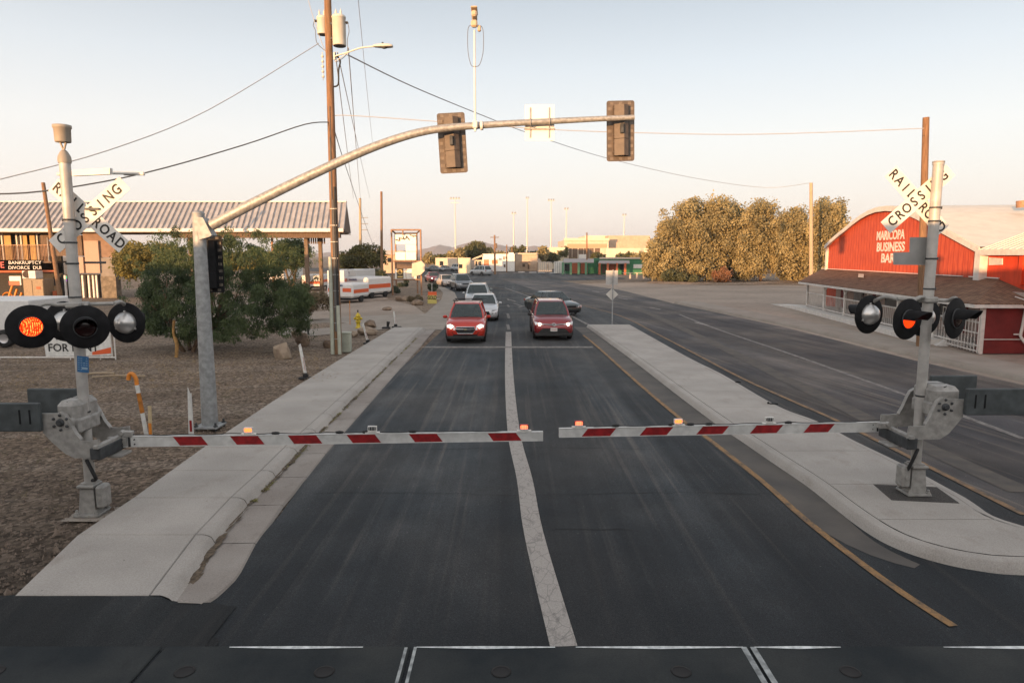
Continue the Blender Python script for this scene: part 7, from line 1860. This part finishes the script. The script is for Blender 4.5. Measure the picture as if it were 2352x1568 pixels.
# soft ground rim at the tree foot
mb = MB(); strip([G(*p).xy for p in ((1490, 650), (1560, 652), (1640, 655), (1720, 653), (1800, 649), (1860, 646))], 1.6, .0, mb)
for i in range(len(mb.v)): mb.v[i].z = .0 if i % 2 else .25
struct('earth_bank', mb, M_ground)
# distant trees along the skyline
FT = 'distant trees along the skyline'
rr_ = [(1048, 581, 16, 9), (1075, 578, 14, 10), (1100, 571, 14, 12), (1118, 580, 12, 9), (1030, 588, 14, 6), (1005, 590, 12, 6), (980, 591, 12, 6), (1192, 576, 18, 9), (1218, 585, 12, 7), (1245, 577, 9, 10), (1262, 588, 14, 6), (1290, 576, 8, 8), (1312, 600, 10, 7), (1375, 592, 10, 6), (900, 592, 22, 7), (860, 586, 24, 8), (820, 590, 22, 9), (938, 590, 16, 6), (1145, 588, 14, 5), (1165, 590, 10, 5), (1436, 590, 16, 7), (1465, 588, 14, 6)]
names = ['leftmost', 'second']
desc = ['bushy tree above the left end of the white garage', 'bushy tree above the orange doors', 'tallest round tree above the white garage', 'tree above the right end of the white garage', 'low tree left of the white garage', 'low tree behind the sign frame right side', 'low tree seen through the sign frame', 'golden tree above the tan building', 'low tree right of the tan building', 'orange brown tree by the tallest floodlight mast', 'low green tree left of the cream building', 'small round tree in front of the cream building', 'shrub at the left foot of the big hall', 'shrub at the foot of the big hall windows', 'low tree line piece behind the ranch house', 'broad olive tree behind the rental trailers', 'olive tree right of the tall brown pole', 'low tree left of the sign frame', 'low tree behind the garage roof end', 'low scrub behind the tan building', 'shrub above the green shop roof', 'shrub above the right end of the green shop']
for i, ((u, v, ru, rv), d_) in enumerate(zip(rr_, desc)):
    clumped('skyline_tree', [(u, v, ru, rv), (u + ru * .3, v + rv * .9, ru * .8, rv * .7)], 185 + (i * 37) % 30 if u < 1400 else 190, 1500, .8, M_fart if i % 3 else M_tam, 40 + i, d_, group=FT, cr=1.0, dy=4)
clumped('desert_tree', [(840, 590, 40, 24), (800, 600, 24, 18)], 95, 9000, .35, mat('olive_leaf', (.14, .13, .04), .8, col2=(.08, .08, .03), scale=.8, transl=.3), 71, 'olive yellow tree behind the rental truck box', cr=.8, dy=2.5)
clumped('desert_bush', [(330, 590, 50, 30), (300, 600, 30, 36), (380, 590, 40, 24)], 48, 16000, .2, mat('sunny_leaf', (.22, .19, .055), .8, col2=(.12, .11, .035), scale=1.2, transl=.35), 72, 'sunlit yellow green bush behind the left part of the big bush', 'bush', cr=.5, dy=2, trunk=False)
clumped('desert_bush', [(600, 600, 60, 16), (540, 596, 40, 16)], 46, 9000, .18, MATS['sunny_leaf'], 73, 'golden topped scrub behind the big bush', 'bush', cr=.4, dy=1.5, trunk=False)
clumped('desert_bush', [(730, 690, 28, 16), (700, 705, 24, 14)], 40, 7000, .13, M_dryl, 74, 'pale dry brush right of the big bush', 'bush', cr=.3, dy=1, trunk=False)
clumped('desert_bush', [(868, 632, 14, 10)], 78, 3000, .2, M_sage, 75, 'dark sage bush at the foot of the straight pole', 'bush', cr=.4, dy=1, trunk=False)
for i, (u, v, ru, rv, lab) in enumerate(((925, 652, 16, 8, 'sage bush under the left side of the sign frame'), (1000 - 3, 661, 13, 9, 'sage bush behind the small gold sign'), (955, 688, 18, 8, 'dry shrub under the sign frame right side'), (905, 668, 12, 7, 'low shrub among the boulders by the frame'))):
    clumped('desert_shrub', [(u, v, ru, rv)], G(u, v + rv).y, 2600, .14, M_sage if i != 2 else M_dryl, 80 + i, lab, 'shrub', cr=.28, dy=.6, trunk=False)
# palm far away
q = Vector((D(1090, 0, 230).x, 230, 0)); root = thing('palm_tree', q, 'single thin palm tree on the skyline left of centre', 'tree'); tp = D(1090, 561, 230)
mb = MB(); mb.tube([q, tp], [.3, .2], n=6); mb.build('trunk', M_bark, root); foliage('crown', root, [(tp.x, tp.y, tp.z, 1.2, 1), (tp.x, tp.y, tp.z - .8, .7, .6)], 500, .9, M_fart, 90, droop=.4)
# gravel, litter and dry grass at the left
g_ = np.random.default_rng(5); mb = MB()
tet = [(1, 0, -.5), (-.5, .87, -.5), (-.5, -.87, -.5), (.1, .1, .9)]
for i in range(9000):
    yy = 6.8 + 22 * g_.random() ** 1.8; xi = xat(outer, yy); xx = xi - .03 - (g_.random() ** 1.3) * (yy * .62 + 3)
    s_ = g_.uniform(.008, .028) * (2.4 if g_.random() < .05 else 1); a = g_.uniform(0, 6.28); ca, sa = math.cos(a), math.sin(a)
    mb.add([(xx + s_ * (x * ca - y * sa), yy + s_ * (x * sa + y * ca), .0 + s_ * (z + .4)) for x, y, z in tet], [(0, 1, 3), (1, 2, 3), (2, 0, 3)])
tag(mb.build('gravel', mat('gravel_stone', (.26, .20, .155), .95, col2=(.11, .085, .065), scale=7), recalc=False), 'loose gravel scattered on the ground left of the sidewalk', 'gravel', kind='stuff')
cl = []
for i in range(130):
    u, v = rnd.uniform(20, 760), rnd.uniform(815, 905); p = G(u, v); cl.append((p.x, p.y, .02, rnd.uniform(.1, .5), 1))
foliage('dry_grass', None, cl, 9000, .07, mat('straw', (.36, .26, .13), .9, col2=(.20, .14, .08), scale=3), 91, droop=-.3, aspect=.08, loc=(-6, 20, 0))['kind'] = 'stuff'
tag(bpy.data.objects['dry_grass'], 'flat straw and dry grass on the ground around the big bush', 'dry grass')
for i, (u, v, L_, r, lab) in enumerate(((270, 868, 1.6, .03, 'pale fallen branch on the ground behind the hooked pipe'), (225, 862, .9, .04, 'short pale branch beside the longer fallen one'), (470, 860, .7, .015, 'thin bent twig below the galvanised pole bush'))):
    q = G(u, v); mb = MB(); mb.tube(spline([q + Vector((-L_ / 2, 0, .03)), q + Vector((-L_ * .1, .1, .06)), q + Vector((L_ / 2, .15, .04))], 4), [r] * 9, n=6); mb.tube([q + Vector((0, .1, .05)), q + Vector((L_ * .3, .4, .12))], r * .6, n=5); tag(mb.build('fallen_branch', mat('dead_wood', (.33, .26, .18), .9), loc=tuple(q)), lab, 'branch', 'dead branches on the ground')
mb = MB(); q = G(405, 820); mb.tube(spline([q, q + Vector((.05, 0, .5)), q + Vector((-.05, 0, .9)), q + Vector((0, 0, 1.4))], 4), [.07] * 7 + [.05] * 6, n=8); tag(mb.build('tree_stem', mat('yellow_stem', (.32, .18, .06), .85, var=.3), loc=tuple(q)), 'yellow brown bare stem under the left half of the big bush', 'stem')

mb = MB()
for k in range(46):   # low dry tufts
    u, v = rnd.uniform(0, 560), rnd.uniform(835, 1180); p = G(u, v)
    if p.x > xat(outer, p.y) - .25: continue
    for q in range(16):
        a = rnd.uniform(0, 6.28); l = rnd.uniform(.03, .12); o_ = p + Vector((rnd.gauss(0, .06), rnd.gauss(0, .06), -.01)); mb.add([o_, o_ + Vector((.006, .004, 0)), o_ + Vector((math.cos(a) * l, math.sin(a) * l, l * rnd.uniform(.3, 1)))], [(0, 1, 2)])
tag(mb.build('weeds', mat('dead_weed', (.20, .16, .085), .9, col2=(.09, .085, .045), scale=5), recalc=False), 'dead low weeds dotted over the dirt left of the sidewalk', 'weeds', kind='stuff')

# ------------------------------------------------------------------ PASSENGER TRAIN behind the viewer (casts the long shade over the crossing)
M_train = mat('stainless_side', (.30, .30, .30), .38, .7, var=.1, scale=2)
def rail_car(cx, label):
    root = thing('passenger_carriage', (cx, -1.7, 0), label, 'train carriage', 'double deck carriages of the waiting train'); L_ = 25.9
    prof = [(-1.5, .9), (-1.55, 3.9), (-1.45, 4.45), (-1.1, 4.78), (-.5, 4.92), (.5, 4.92), (1.1, 4.78), (1.2, 4.45), (1.22, 3.9), (1.2, .9)]
    mb = MB(); mb.prism([(cx - L_ / 2 + .15, -1.7 + a, b) for a, b in prof], (L_ - .3, 0, 0)); mb.build('body', M_train, root)
    mb = MB()
    for k in range(11): mb.box((cx - L_ / 2 + 2 + k * 2.15, -1.7 + 1.225, 3.55 if k != 5 else 2.0), (1.5, .02, .75), bevel=.004)
    mb.build('window_row', M_glassd, root)
    mb = MB(); mb.box((cx, -1.7 - .1, .56), (L_ * .93, 2.0, .72), bevel=.05); mb.build('underfloor_equipment', M_darkbox, root)
    for ex in (-1, 1): mb = MB(); mb.box((cx + ex * L_ / 2, -1.7 - .1, 2.5), (.5, 2.2, 3.9)); mb.build('gangway', M_blackplastic, root)
    for ex in (-9, 9):
        for dx in (-1.25, 1.25): mb = MB(); mb.cyl((cx + ex + dx, -.95 - .07, .47), (cx + ex + dx, -.95 + .07, .47), .45, n=24); mb.cyl((cx + ex + dx, -2.385 - .07, .47), (cx + ex + dx, -2.385 + .07, .47), .45, n=24); mb.build('wheelset', M_rail, root)
for k, lab in zip((-2, -1, 0, 1, 2), ('carriage at the left end of the train', 'carriage left of the viewing window', 'carriage the picture is taken from', 'carriage right of the viewing window', 'carriage at the right end of the train')): rail_car(k * 26.0, lab)

# ------------------------------------------------------------------ thin dusty evening air
mb = MB(); mb.box((0, 2300, 57), (9000, 5400, 118))
hz_ = bpy.data.materials.new('dusty_air'); hz_.use_nodes = True; th_ = hz_.node_tree; th_.nodes.remove(th_.nodes['Principled BSDF'])
pv_ = th_.nodes.new('ShaderNodeVolumePrincipled'); pv_.inputs['Color'].default_value = (.90, .92, .94, 1); pv_.inputs['Density'].default_value = 1.7e-4; pv_.inputs['Anisotropy'].default_value = 0.2
th_.links.new(pv_.outputs[0], th_.nodes['Material Output'].inputs['Volume'])
o = mb.build('haze', hz_, loc=(0, 2300, 0)); tag(o, 'thin dusty evening air over the whole place', 'haze', kind='stuff')
